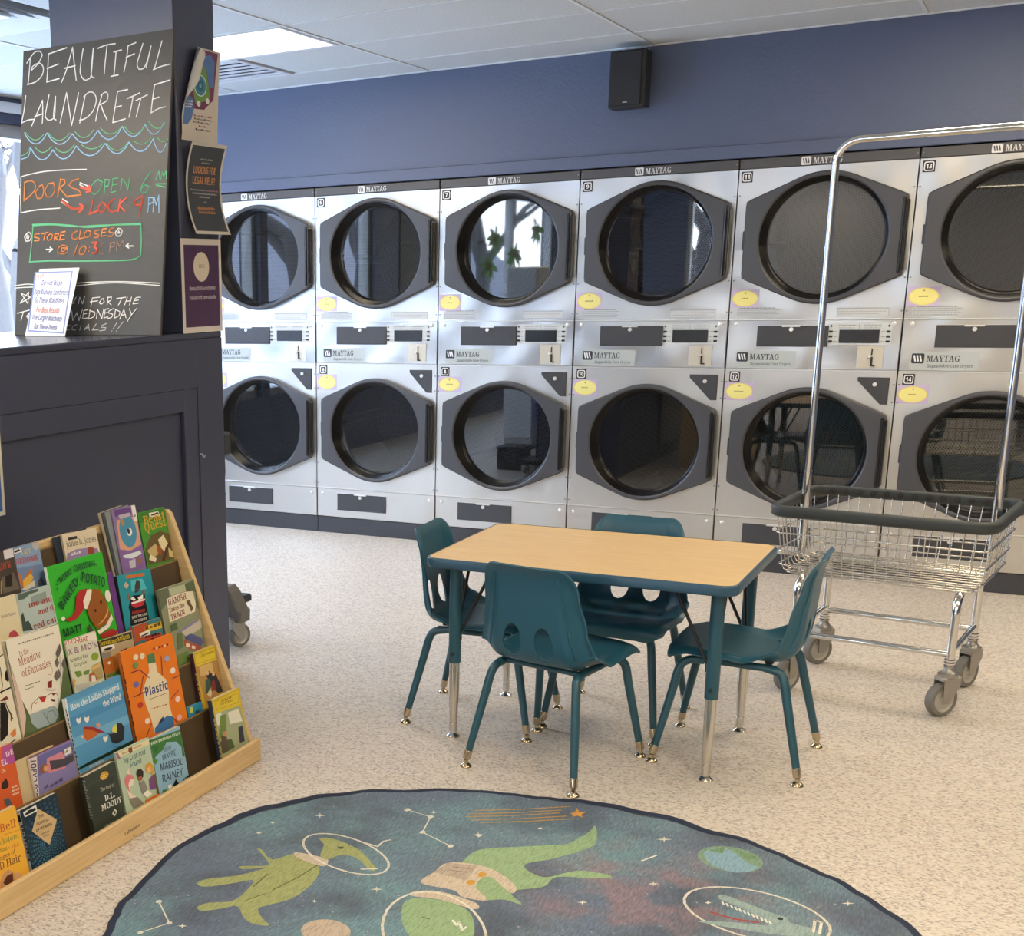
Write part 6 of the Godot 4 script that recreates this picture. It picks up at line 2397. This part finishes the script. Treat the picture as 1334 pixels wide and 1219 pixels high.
func art_junie(p):
	p.rect("e2d3b8",0,0,318,470)
	p.poly("a08ab4",[-2,317,17,355,105,368,208,361,297,345,309,313,292,286,132,291])
	p.poly("3a3630",[49,445,130,445,131,428,49,429])
	p.word("4a4440","junie b. jones",[22,392,300,387],36,1)
	p.word("efe6ea","....",[49,336,142,340],17,9)
	p.poly("a44a34",[201,337,216,364,255,361,272,341,254,314,214,316])


func art_eye(p):
	p.rect("8f7aa8",0,0,242,538)
	p.poly("e0a88a",[33,468,244,465,231,303,243,277,110,261,13,287])
	p.oval("4f94b4",[127,387],85,106)
	p.oval("f0efe8",[138,379],28,27)
	p.oval("22242c",[131,385],14,18)
	p.poly("6a4a8a",[22,533,198,529,192,490,27,489])
	p.poly("c0b4c4",[56,496,174,497,180,475,73,469])
	p.oval("c48a4a",[85,447],20,21)
	p.poly("8a6aa4",[-5,290,110,261,252,283,247,185,236,134,-32,150])
	p.poly("dfe6ea",[25,244,212,246,218,224,120,210,45,225])
	p.poly("c9c4d0",[77,202,145,205,133,150,74,154])
	p.poly("a4704a",[157,203,204,202,201,170,160,170])
	p.poly("efece4",[201,537,243,534,248,436,201,435])
	p.word("3a3a40","...",[203,463,230,463],18,9)


func art_beast(p):
	p.rect("4f9a3a",0,0,292,476)
	p.poly("3f8030",[9,473,323,469,319,393,9,412])
	p.poly("efe9dc",[115,460,219,458,229,425,115,431])
	p.poly("2a2a2e",[130,445,210,453,220,441,142,438])
	p.word("d2a83a","Beast",[44,394,278,400],54,2)
	p.word("d2a83a","Quest",[42,347,277,354],54,2)
	p.poly("6a5a34",[7,240,87,316,204,329,294,296,317,148,317,129,13,135])
	p.poly("c9b47a",[24,228,124,259,159,194,67,170])
	p.poly("e6dcae",[159,278,223,300,259,235,213,184,170,226])
	p.poly("5a2c24",[163,143,223,216,294,254,295,237,233,180,178,124])
	p.poly("d9c88a",[251,211,297,177,297,134,245,153])
	p.poly("a8522c",[132,241,175,242,167,176,130,192])
	p.poly("e8e0c4",[48,199,106,163,85,142,25,170])
	p.oval("d9d6c0",[306,454],14,10)


func art_chalk(p):
	p.stroke("f4f2ea",9,[39,2001,109,2068,165,2071,189,2041,150,1985,89,1945,100,1972,163,1988,202,1952,192,1898,130,1857,51,1846])
	p.stroke("f4f2ea",9,[72,2030,67,1943,58,1849])
	p.stroke("f4f2ea",9,[419,2069,248,2044,246,1943,240,1844])
	p.stroke("f4f2ea",9,[240,1942,347,1962])
	p.stroke("f4f2ea",9,[240,1846,359,1858])
	p.stroke("f4f2ea",9,[381,1828,426,1915,476,2066,498,1944,521,1831])
	p.stroke("f4f2ea",9,[407,1926,507,1934])
	p.stroke("f4f2ea",9,[575,2044,558,1938,558,1874,594,1827,630,1827,658,1855,669,2038])
	p.stroke("f4f2ea",9,[669,2038,658,1864,689,1830])
	p.stroke("f4f2ea",9,[712,2033,790,2047,868,2047])
	p.stroke("f4f2ea",9,[794,2038,784,1941,778,1850])
	p.stroke("f4f2ea",9,[857,1991,926,1998])
	p.stroke("f4f2ea",9,[878,1989,872,1887,866,1830])
	p.stroke("f4f2ea",9,[840,1826,905,1829])
	p.stroke("f4f2ea",9,[1051,2034,983,2019,974,1930,955,1845])
	p.stroke("f4f2ea",9,[970,1943,1043,1959])
	p.stroke("f4f2ea",9,[1114,2021,1084,1935,1070,1884,1089,1849,1128,1852,1159,1901,1186,1996])
	p.stroke("f4f2ea",9,[1186,1996,1169,1926,1151,1854])
	p.stroke("f4f2ea",9,[1278,2019,1248,1918,1224,1842])
	p.stroke("f4f2ea",9,[1214,1834,1285,1849,1357,1856])
	p.stroke("f4f2ea",9,[39,1766,28,1666,6,1574])
	p.stroke("f4f2ea",9,[6,1572,72,1588,125,1588])
	p.stroke("f4f2ea",9,[108,1542,159,1636,206,1718,212,1622,210,1550])
	p.stroke("f4f2ea",9,[132,1606,212,1622])
	p.stroke("f4f2ea",9,[267,1752,246,1657,238,1602,268,1571,312,1577,329,1612,330,1734])
	p.stroke("f4f2ea",9,[330,1732,317,1595,343,1565])
	p.stroke("f4f2ea",9,[382,1542,408,1642,434,1752,463,1638,493,1514,519,1614,547,1739])
	p.stroke("f4f2ea",9,[611,1717,586,1609,569,1526])
	p.stroke("f4f2ea",9,[599,1707,646,1735,694,1721,715,1670,688,1600,625,1555,565,1545])
	p.stroke("f4f2ea",9,[766,1705,735,1614,716,1527])
	p.stroke("f4f2ea",9,[755,1702,795,1721,820,1701,810,1661,752,1637])
	p.stroke("f4f2ea",9,[758,1637,791,1573,822,1525])
	p.stroke("f4f2ea",9,[996,1720,906,1715,889,1609,873,1503])
	p.stroke("f4f2ea",9,[894,1607,946,1613])
	p.stroke("f4f2ea",9,[873,1503,986,1520])
	p.stroke("f4f2ea",9,[994,1658,1058,1674,1103,1687])
	p.stroke("f4f2ea",9,[1047,1671,1034,1596,1018,1528])
	p.stroke("f4f2ea",9,[1072,1637,1128,1654,1174,1668])
	p.stroke("f4f2ea",9,[1117,1651,1097,1582,1083,1526])
	p.stroke("f4f2ea",9,[1360,1749,1231,1730,1219,1633,1211,1541])
	p.stroke("f4f2ea",9,[1221,1633,1274,1643])
	p.stroke("f4f2ea",9,[1211,1541,1268,1563,1332,1572])
	p.line("a5cbe8",8,[37,1496,71,1455,104,1426,137,1411,169,1408,200,1419,230,1443,260,1479])
	p.line("a5cbe8",8,[260,1479,297,1437,333,1408,368,1391,403,1388,437,1398,470,1420,502,1455])
	p.line("a5cbe8",8,[502,1455,539,1418,574,1393,609,1381,643,1382,676,1395,709,1421,741,1460])
	p.line("a5cbe8",8,[741,1460,774,1423,807,1399,839,1388,870,1390,901,1404,931,1430,960,1469])
	p.line("a5cbe8",8,[960,1469,991,1431,1021,1406,1051,1393,1080,1393,1109,1405,1136,1429,1163,1466])
	p.line("a5cbe8",8,[1163,1466,1189,1430,1214,1406,1238,1394,1262,1395,1285,1408,1307,1433,1329,1470])
	p.line("74c890",6,[50,1500,77,1472,103,1452,129,1440,155,1436,180,1440,205,1452,229,1472])
	p.line("74c890",6,[273,1478,303,1449,334,1429,363,1418,393,1416,421,1423,450,1438,478,1462])
	p.line("74c890",6,[526,1469,552,1445,578,1428,604,1420,629,1420,653,1427,677,1443,701,1467])
	p.line("74c890",6,[764,1474,792,1450,820,1434,848,1426,875,1425,902,1431,928,1444,954,1465])
	p.line("74c890",6,[983,1467,1010,1439,1037,1420,1062,1410,1088,1409,1113,1416,1137,1432,1161,1457])
	p.line("74c890",6,[1193,1487,1215,1462,1236,1444,1257,1434,1277,1430,1296,1434,1316,1445,1335,1463])
	p.line("a5cbe8",8,[106,1383,139,1339,171,1309,203,1292,233,1288,264,1297,293,1319,322,1353])
	p.line("a5cbe8",8,[322,1353,356,1316,389,1292,421,1281,453,1283,483,1298,514,1325,543,1365])
	p.line("a5cbe8",8,[543,1365,584,1327,624,1301,663,1288,702,1288,740,1301,777,1326,813,1363])
	p.line("a5cbe8",8,[813,1363,846,1325,878,1299,910,1285,941,1284,971,1296,1001,1320,1029,1356])
	p.line("a5cbe8",8,[1029,1356,1062,1320,1093,1296,1124,1285,1154,1286,1183,1299,1212,1325,1240,1363])
	p.line("a5cbe8",8,[1240,1363,1258,1320,1276,1289,1293,1271,1309,1265,1325,1272,1340,1291,1354,1322])
	p.line("74c890",6,[144,1390,169,1366,193,1351,217,1342,240,1341,263,1348,286,1361,308,1382])
	p.line("74c890",6,[346,1366,374,1345,401,1332,428,1326,454,1328,480,1338,505,1355,530,1380])
	p.line("74c890",6,[591,1371,621,1353,650,1341,678,1334,707,1333,735,1337,762,1346,789,1361])
	p.line("74c890",6,[825,1363,855,1335,884,1317,913,1307,942,1306,969,1314,997,1331,1023,1357])
	p.line("74c890",6,[1069,1362,1092,1347,1115,1338,1137,1333,1159,1334,1180,1340,1202,1352,1222,1368])
	p.line("74c890",6,[1273,1373,1287,1357,1301,1346,1315,1339,1329,1336,1343,1337,1356,1343,1369,1353])
	p.stroke("a5cbe8",8,[19,1307,83,1323,104,1383])
	p.stroke("74c890",6,[12,1330,69,1348,100,1388])
	p.stroke("f4f2ea",8,[648,1192,428,1201,241,1202,89,1188,18,1178,20,1035,29,912,189,926,410,928])
	p.stroke("f09a5a",10,[59,1137,55,1071,54,1000])
	p.stroke("f09a5a",10,[52,1133,116,1143,162,1117,158,1070,108,1030,54,1000])
	p.stroke("f09a5a",10,[201,1096,171,1055,186,1009,230,1014,247,1060,232,1108,201,1096])
	p.stroke("f09a5a",10,[289,1110,260,1060,280,1016,324,1018,354,1064,339,1116,289,1110])
	p.stroke("f09a5a",10,[406,1140,394,1071,385,1006])
	p.stroke("f09a5a",10,[404,1131,444,1133,451,1100,397,1075,435,1040,481,1001])
	p.stroke("f09a5a",10,[579,1129,518,1115,489,1089,520,1068,583,1046,608,1012,486,1010])
	p.stroke("f4f2ea",8,[592,1101,672,1071])
	p.stroke("f4f2ea",8,[589,1087,655,1056])
	p.stroke("f4f2ea",8,[431,994,488,963])
	p.stroke("f4f2ea",8,[426,971,477,940])
	p.stroke("ee7058",18,[600,1068,692,1045])
	p.stroke("ee7058",18,[656,1030,694,1039,678,1071])
	p.stroke("ee7058",18,[432,980,490,937,552,915,631,926])
	p.stroke("ee7058",18,[599,946,637,926,592,888])
	p.stroke("74c890",8,[754,1114,702,1072,702,1026,741,1010,787,1048,803,1093,754,1114])
	p.stroke("74c890",8,[826,1110,822,1010])
	p.stroke("74c890",8,[822,1108,867,1103,858,1063,822,1060])
	p.stroke("74c890",8,[943,1112,896,1110,893,1065,881,1014,928,1020])
	p.stroke("74c890",8,[895,1068,939,1071])
	p.stroke("74c890",8,[971,1029,979,1105,1015,1071,1035,1021,1048,1113])
	p.stroke("74c890",8,[1235,1139,1181,1080,1151,1019,1169,991,1208,1005,1227,1037,1183,1048,1153,1019])
	p.stroke("74c890",8,[1278,1078,1303,1139,1317,1080])
	p.stroke("74c890",8,[1323,1080,1331,1133,1347,1096,1364,1139,1371,1081])
	p.stroke("74c890",8,[1279,1051,1373,1046])
	p.stroke("74c890",8,[1285,1042,1365,1024])
	p.stroke("ee7058",12,[719,970,704,906,688,870,765,889])
	p.stroke("ee7058",12,[816,951,776,921,783,884,819,882,847,917,816,951])
	p.stroke("ee7058",12,[921,968,881,947,865,912,891,878,940,885])
	p.stroke("ee7058",12,[969,961,955,875])
	p.stroke("ee7058",12,[1024,970,959,921,1017,877])
	p.stroke("ee7058",12,[1164,973,1108,949,1104,915,1156,920,1178,972,1157,893,1146,839])
	p.stroke("a5cbe8",8,[1224,961,1225,903,1222,854])
	p.stroke("a5cbe8",8,[1222,959,1262,959,1269,927,1227,914])
	p.stroke("a5cbe8",8,[1267,860,1273,958,1293,904,1312,974,1319,849])
	p.stroke("74c890",10,[149,819,321,816,508,799,693,777,931,785,1163,784])
	p.stroke("74c890",10,[156,811,346,810,570,787,812,786,1158,777])
	p.stroke("74c890",10,[1163,784,1175,667,1175,558,1107,533,944,530,582,537,333,546,129,544])
	p.stroke("74c890",10,[153,819,148,704,131,544])
	p.stroke("f4f2ea",10,[100,759,73,731,90,699,128,705,140,738,119,763,100,759])
	p.stroke("f4f2ea",10,[105,744,93,725,111,715,118,734,105,744])
	p.stroke("f4f2ea",10,[962,757,937,730,953,704,988,708,1001,737,985,754,962,757])
	p.stroke("f4f2ea",10,[968,740,960,725,979,724,968,740])
	p.stroke("f4f2ea",10,[291,631,352,629])
	p.stroke("f4f2ea",10,[328,646,354,629,323,614])
	p.stroke("f4f2ea",10,[1105,628,1038,631])
	p.stroke("f4f2ea",10,[1061,645,1037,631,1066,616])
	p.stroke("f09a5a",9,[222,749,178,746,170,727,218,716,218,700,171,699])
	p.stroke("f09a5a",9,[242,748,305,755])
	p.stroke("f09a5a",9,[276,749,263,700])
	p.stroke("f09a5a",9,[324,745,294,718,307,697,341,709,349,737,324,745])
	p.stroke("f09a5a",9,[372,743,364,696])
	p.stroke("f09a5a",9,[372,741,409,742,400,721,369,717,408,695])
	p.stroke("f09a5a",9,[471,756,430,752,420,696,466,700])
	p.stroke("f09a5a",9,[425,727,462,730])
	p.stroke("f09a5a",9,[584,754,542,737,537,704,569,696,592,708])
	p.stroke("f09a5a",9,[615,757,605,697,648,703])
	p.stroke("f09a5a",9,[681,759,653,728,662,704,702,712,712,744,681,759])
	p.stroke("f09a5a",9,[790,754,754,747,749,728,789,719,783,701,745,701])
	p.stroke("f09a5a",9,[855,761,820,758,807,706,852,711])
	p.stroke("f09a5a",9,[815,733,850,735])
	p.stroke("f09a5a",9,[922,763,887,755,880,737,920,726,911,706,873,705])
	p.stroke("f09a5a",9,[479,636,441,637,436,614,467,613,485,640,498,616,497,644,453,657,410,638,405,605,450,594,493,602])
	p.stroke("f09a5a",9,[600,669,578,623,562,577])
	p.stroke("f09a5a",9,[656,648,615,622,614,584,653,588,675,629,656,648])
	p.stroke("f09a5a",9,[706,633,703,630])
	p.stroke("f09a5a",9,[701,608,699,604])
	p.stroke("ee7058",14,[728,664,776,667,748,636,779,616,762,591,726,590])
	p.stroke("b08a78",7,[833,656,802,634,798,597,822,583,844,588])
	p.stroke("b08a78",7,[896,658,893,594])
	p.stroke("b08a78",7,[896,657,937,662,933,630,894,626])
	p.stroke("b08a78",7,[954,601,960,665,980,628,1009,673,1021,617])
	p.stroke("f4f2ea",7,[-12,369,115,379,253,369,415,369,600,377,782,382,1035,379,1355,362])
	p.stroke("f4f2ea",7,[-11,352,144,356,389,353,562,356,782,369,973,372,1160,361,1356,345])
	p.stroke("f4f2ea",7,[56,311,154,281,49,238,132,320,129,232,56,311])
	p.stroke("f4f2ea",7,[24,162,144,185])
	p.stroke("f4f2ea",7,[85,170,64,108])
	p.stroke("f4f2ea",7,[119,139,145,165,140,118,119,139])
	p.stroke("f4f2ea",7,[598,275,568,229])
	p.stroke("f4f2ea",7,[620,226,631,274,660,226,677,278])
	p.stroke("f4f2ea",7,[739,205,751,267,819,272])
	p.stroke("f4f2ea",7,[731,240,801,246])
	p.stroke("f4f2ea",7,[839,258,817,234,834,222,863,238,852,261,839,258])
	p.stroke("f4f2ea",7,[896,271,890,215])
	p.stroke("f4f2ea",7,[892,268,928,272,922,247,894,241,928,215])
	p.stroke("f4f2ea",7,[976,260,1056,268])
	p.stroke("f4f2ea",7,[1023,263,994,214])
	p.stroke("f4f2ea",7,[1072,268,1050,213])
	p.stroke("f4f2ea",7,[1110,268,1094,213])
	p.stroke("f4f2ea",7,[1061,239,1105,242])
	p.stroke("f4f2ea",7,[1192,266,1147,261,1125,220,1174,225])
	p.stroke("f4f2ea",7,[1132,242,1173,247])
	p.stroke("f4f2ea",7,[560,176,573,105,610,161,633,105,662,186])
	p.stroke("f4f2ea",7,[714,183,675,177,665,117,717,123])
	p.stroke("f4f2ea",7,[670,150,702,155])
	p.stroke("f4f2ea",7,[733,180,724,117])
	p.stroke("f4f2ea",7,[730,177,779,164,774,134,724,115])
	p.stroke("f4f2ea",7,[795,116,804,184,846,116,862,189])
	p.stroke("f4f2ea",7,[906,188,875,184,865,122,903,129])
	p.stroke("f4f2ea",7,[870,156,898,161])
	p.stroke("f4f2ea",7,[951,188,913,173,908,158,946,148,935,125,900,119])
	p.stroke("f4f2ea",7,[970,183,961,121])
	p.stroke("f4f2ea",7,[968,181,1009,167,1004,138,963,121])
	p.stroke("f4f2ea",7,[1011,113,1046,182,1068,121])
	p.stroke("f4f2ea",7,[1023,141,1063,144])
	p.stroke("f4f2ea",7,[1095,186,1116,147])
	p.stroke("f4f2ea",7,[1163,189,1116,142,1081,95])
	p.stroke("c8c8c4",6,[549,70,509,65,504,35,544,37])
	p.stroke("c8c8c4",6,[614,75,576,60,570,37,603,34])
	p.stroke("c8c8c4",6,[654,73,643,32])
	p.stroke("c8c8c4",6,[688,34,725,77,734,32])
	p.stroke("c8c8c4",6,[694,49,731,52])
	p.stroke("c8c8c4",6,[797,79,760,34,818,36])
	p.stroke("c8c8c4",6,[893,82,849,66,843,54,888,52,882,34,831,29])
	p.stroke("c8c8c4",6,[987,88,954,42])
	p.stroke("c8c8c4",6,[946,29,943,27])
	p.stroke("c8c8c4",6,[1044,93,996,42])
	p.stroke("c8c8c4",6,[988,29,984,26])


func art_placard(p):
	p.poly("7d92cc",[-37,506,331,505,372,18,17,37])
	p.poly("eef0f2",[-20,495,318,495,356,31,30,48])
	p.word("c8605a","Please",[-14,438,71,473],41,1)
	p.word("5060a8","Do Not Wash",[57,399,252,393],41,3)
	p.word("5060a8","Rugs-Blankets-Comforters",[2,329,331,316],41,3)
	p.word("5060a8","In These Machines",[26,263,306,250],43,3)
	p.word("c0504a","For Best Results",[60,187,286,178],41,3)
	p.word("5060a8","Use Larger Machines",[38,128,326,112],43,3)
	p.word("5060a8","For These Items",[75,57,295,46],40,3)


func art_flyer(p):
	p.poly("d6cbb8",[-12,0,463,-2,501,636,265,636,135,632])
	p.poly("7a3a58",[110,393,264,627,470,622,416,301,340,256,290,224,159,221,71,316])
	p.poly("5b7db4",[176,534,298,589,383,602,429,559,421,390,359,383,318,514,167,472])
	p.poly("5b7db4",[71,316,145,287,159,221,125,150,70,108,9,103,44,252])
	p.poly("6f9a45",[123,419,164,478,312,517,374,322,336,293,178,253])
	p.oval("d9e6d6",[242,383],83,73)
	p.oval("3f86a0",[242,383],73,66)
	p.oval("2f6a84",[242,383],44,41)
	p.oval("7ab0b8",[242,383],14,15)
	p.oval("e6e6e0",[220,260],24,21)
	p.oval("e6e6e0",[336,288],25,19)
	p.word("e8dfe6","ay",[223,561,302,557],36,0)
	p.word("e6e0ea","...",[56,260,143,262],12,9)
	p.word("e6e0ea","...",[49,241,142,241],12,9)
	p.word("e6e0ea","...",[44,222,129,223],12,9)
	p.word("a85a5a","........",[150,170,397,174],11,9)
	p.word("4a4440","...........",[155,149,396,152],11,9)
	p.word("4a4440","...........",[144,127,358,127],11,9)
	p.word("a85a5a",".....",[211,103,320,101],11,9)
	p.word("4a4440","........",[168,79,370,78],11,9)


func art_rug_a(p):
	p.blob("9fa56c",[-1326,416,-1162,338,-1096,208,-1081,48,-1101,-86,-1170,-196,-1185,-251,-1112,-325,-1051,-366,-1128,-391,-1204,-358,-1295,-274,-1351,-337,-1423,-405,-1465,-378,-1442,-317,-1351,-246,-1340,-139,-1372,11,-1456,-79,-1554,-176,-1614,-159,-1590,-90,-1476,17,-1416,117,-1390,175,-1486,99,-1517,122,-1402,195,-1408,233,-1523,330,-1553,351,-1521,355,-1409,277])
	p.blob("c9b9a4",[-1344,420,-1173,432,-1127,390,-1137,335,-1296,363])
	p.blob("9fa56c",[-1207,450,-1251,577,-1314,639,-1271,673,-1150,657,-1016,589,-873,455,-889,420,-1020,518,-1111,504,-1148,423])
	p.line("3f4a22",7,[-1175,595,-1146,578,-1145,607])
	p.oval("3f4a22",[-1156,591],9,13)
	p.line("ddd8c8",14,[-819,502,-812,466,-816,433,-830,404,-854,380,-886,361,-926,349,-973,344,-1024,346,-1078,354,-1133,370,-1188,392,-1239,420,-1285,453,-1325,489,-1356,527,-1377,567,-1386,605,-1384,641,-1371,673,-1346,699,-1311,719,-1267,731,-1217,735,-1162,732,-1104,721,-1047,702,-992,677,-942,647,-898,613,-862,577,-835,539,-819,502])
	p.line("ddd8c8",12,[-1069,716,-982,702,-982,784])
	p.line("ddd8c8",12,[-982,784,-958,817])
	p.line("ddd8c8",12,[-935,407,-862,453])
	p.line("5a6630",8,[-1162,338,-1182,160,-1227,-34])
	p.line("5a6630",8,[-1343,113,-1333,-52])
	p.line("5a6630",6,[-1238,-81,-1293,-214])


func art_rug_b(p):
	p.blob("93ae82",[-501,761,-477,936,-285,1090,-144,1192,-73,1255,-25,1453,-19,1556,29,1433,47,1275,-77,1043,-198,876,-61,787,62,942,205,979,247,951,146,891,-3,820,-25,681,-150,550,-54,444,-148,450,-237,392,-288,411,-356,538,-472,558,-531,611])
	p.blob("c9b9a4",[-561,705,-408,759,-265,716,-147,613,-144,533,-281,643,-332,636,-328,512,-219,402,-342,373,-415,421,-592,414,-583,560])
	p.poly("b5a592",[-561,705,-412,748,-399,556,-583,560])
	p.oval("cf9a3c",[-351,660],22,31)
	p.oval("cf9a3c",[-369,547],22,30)
	p.line("8a7c6c",8,[-519,671,-426,691])
	p.line("8a7c6c",8,[-519,627,-427,647])
	p.blob("c9b9a4",[-581,308,-466,373,-262,346,-244,279,-431,291,-576,258])
	p.blob("93ae82",[-558,102,-573,191,-537,251,-396,291,-279,259,-195,155,-131,-25,-116,-221,-219,-280,-370,-161,-482,-44])
	p.line("3f5a38",8,[-433,76,-399,77])
	p.line("e8e6d8",14,[-290,120,-257,83,-256,120,-215,52,-211,91])
	p.line("ddd8c8",14,[-51,-70,-41,-139,-41,-203,-51,-261,-71,-310,-100,-348,-136,-376,-179,-392,-227,-395,-279,-385,-334,-362,-388,-327,-442,-281,-491,-225,-536,-160,-573,-89,-600,-14,-618,61,-623,134,-616,201,-597,258,-567,304,-526,336,-476,353,-421,353,-362,337,-302,306,-243,262,-190,207,-142,143,-102,74,-72,2,-51,-70])


func art_rug_c(p):
	p.oval("bfae9a",[-784,-280],122,116)


func art_rug_d(p):
	p.oval("7f9c80",[734,1479],165,159)
	p.blob("86a8b6",[596,1503,687,1605,822,1478,883,1439,797,1329,663,1365])
	p.poly("72946c",[608,1535,683,1624,684,1527])
	p.poly("72946c",[720,1624,858,1573,815,1514])


func art_rug_e(p):
	p.line("ddd8c8",14,[1307,892,1303,844,1287,799,1259,757,1222,721,1175,692,1122,670,1062,656,999,651,935,655,871,669,811,691,755,722,708,759,670,803,643,852,630,903,630,954,643,1004,671,1050,711,1090,762,1122,821,1145,887,1158,955,1161,1024,1153,1090,1135,1150,1109,1203,1074,1246,1033,1278,988,1299,941,1307,892])
	p.blob("93a8a4",[778,989,785,1037,912,1000,1037,955,1105,940,1129,892,1225,886,1267,812,1059,733,774,691,757,707,891,766,1043,823,927,923,817,967])
	p.line("b0443c",14,[780,819,884,802,995,824])
	p.line("ddd8c8",14,[1238,854,1227,980,1257,972,1265,849])
	p.oval("2a3434",[1080,913],14,15)
	p.line("e4e2d4",10,[801,959,814,931])
	p.line("e4e2d4",10,[824,950,836,922])
	p.line("e4e2d4",10,[846,941,858,913])
	p.line("e4e2d4",10,[868,932,880,905])
	p.line("e4e2d4",10,[890,923,902,896])
	p.line("e4e2d4",10,[912,914,924,887])
	p.line("e4e2d4",10,[933,905,945,878])
	p.line("e4e2d4",10,[955,897,967,870])
	p.line("e4e2d4",10,[976,888,988,861])
	p.line("e4e2d4",10,[998,879,1009,853])
	p.line("e4e2d4",10,[1019,871,1030,844])
	p.line("e4e2d4",10,[1040,862,1051,836])


func art_rug_f(p):
	p.line("c2964a",10,[-694,1435,-452,1590,-233,1755])
	p.line("c2964a",10,[-716,1364,-476,1518,-258,1681])
	p.line("c2964a",10,[-708,1321,-470,1474,-253,1636])
	p.line("c2964a",10,[-658,1296,-421,1448,-206,1609])
	p.line("c2964a",10,[-604,1284,-368,1435,-154,1595])
	p.poly("d99a46",[-199,1655,-177,1691,-189,1756,-155,1703,-122,1721,-135,1673,-114,1638,-150,1647,-174,1616,-173,1652])


func art_rug_g(p):
	p.line("ddd8c8",8,[-1050,1250,-889,1221,-842,1000,-632,906])
	p.oval("ddd8c8",[-1050,1250],17,24)
	p.oval("ddd8c8",[-889,1221],17,23)
	p.oval("ddd8c8",[-842,1000],16,22)
	p.oval("ddd8c8",[-632,906],16,21)
	p.line("ddd8c8",8,[-1669,-429,-1493,-589,-1563,-736])
	p.oval("ddd8c8",[-1669,-429],15,18)
	p.oval("ddd8c8",[-1493,-589],14,16)
	p.oval("ddd8c8",[-1563,-736],14,16)
	p.poly("ddd8c8",[-1494,908,-1472,931,-1484,962,-1465,935,-1434,941,-1457,918,-1444,888,-1463,915])
	p.poly("ddd8c8",[-789,220,-767,241,-776,269,-761,244,-731,252,-754,231,-745,204,-760,228])
	p.poly("ddd8c8",[-582,1104,-560,1126,-568,1157,-554,1130,-525,1136,-547,1114,-539,1084,-553,1110])
	p.poly("ddd8c8",[-1443,-594,-1427,-578,-1435,-560,-1422,-575,-1398,-569,-1414,-586,-1406,-603,-1420,-589])
	p.poly("ddd8c8",[-993,-45,-985,-32,-987,-21,-979,-29,-964,-29,-972,-41,-970,-52,-978,-44])
	p.poly("ddd8c8",[-1671,530,-1663,545,-1666,558,-1656,549,-1639,548,-1647,533,-1644,520,-1654,530])
	p.poly("ddd8c8",[-1671,694,-1666,708,-1667,717,-1659,711,-1645,709,-1650,695,-1649,686,-1657,692])
	p.poly("ddd8c8",[-922,1277,-906,1297,-912,1321,-899,1301,-875,1303,-892,1283,-885,1260,-898,1280])
	p.poly("ddd8c8",[329,1538,362,1567,356,1605,368,1570,406,1580,373,1552,379,1513,366,1548])
	p.poly("ddd8c8",[430,974,450,994,448,1016,456,998,480,1002,460,981,462,960,454,978])
	p.poly("ddd8c8",[175,598,195,618,192,638,201,621,225,626,205,606,208,586,199,603])
	p.poly("ddd8c8",[1312,1224,1337,1247,1336,1274,1343,1250,1370,1257,1345,1234,1345,1207,1339,1231])
	p.poly("ddd8c8",[728,905,738,919,739,929,744,922,757,921,747,907,746,897,741,903])
	p.poly("ddd8c8",[-562,1098,-552,1114,-552,1126,-545,1118,-528,1116,-538,1100,-537,1088,-545,1096])
	p.poly("ddd8c8",[-292,1363,-285,1378,-284,1387,-278,1382,-264,1378,-272,1363,-273,1354,-279,1359])
	p.line("ddd8c8",12,[333,1230,382,1333])


func art_rackmark(p):
	p.word("2f2214","Lakeshore",[-115,52,29,54],22,2)
	p.line("5a4426",3,[-38,23,-30,12,-19,19])


func art_cream_edge(p):
	p.rect("d2bd92",0,0,340,336)
	p.rect("8a3a40",330,0,10,336)
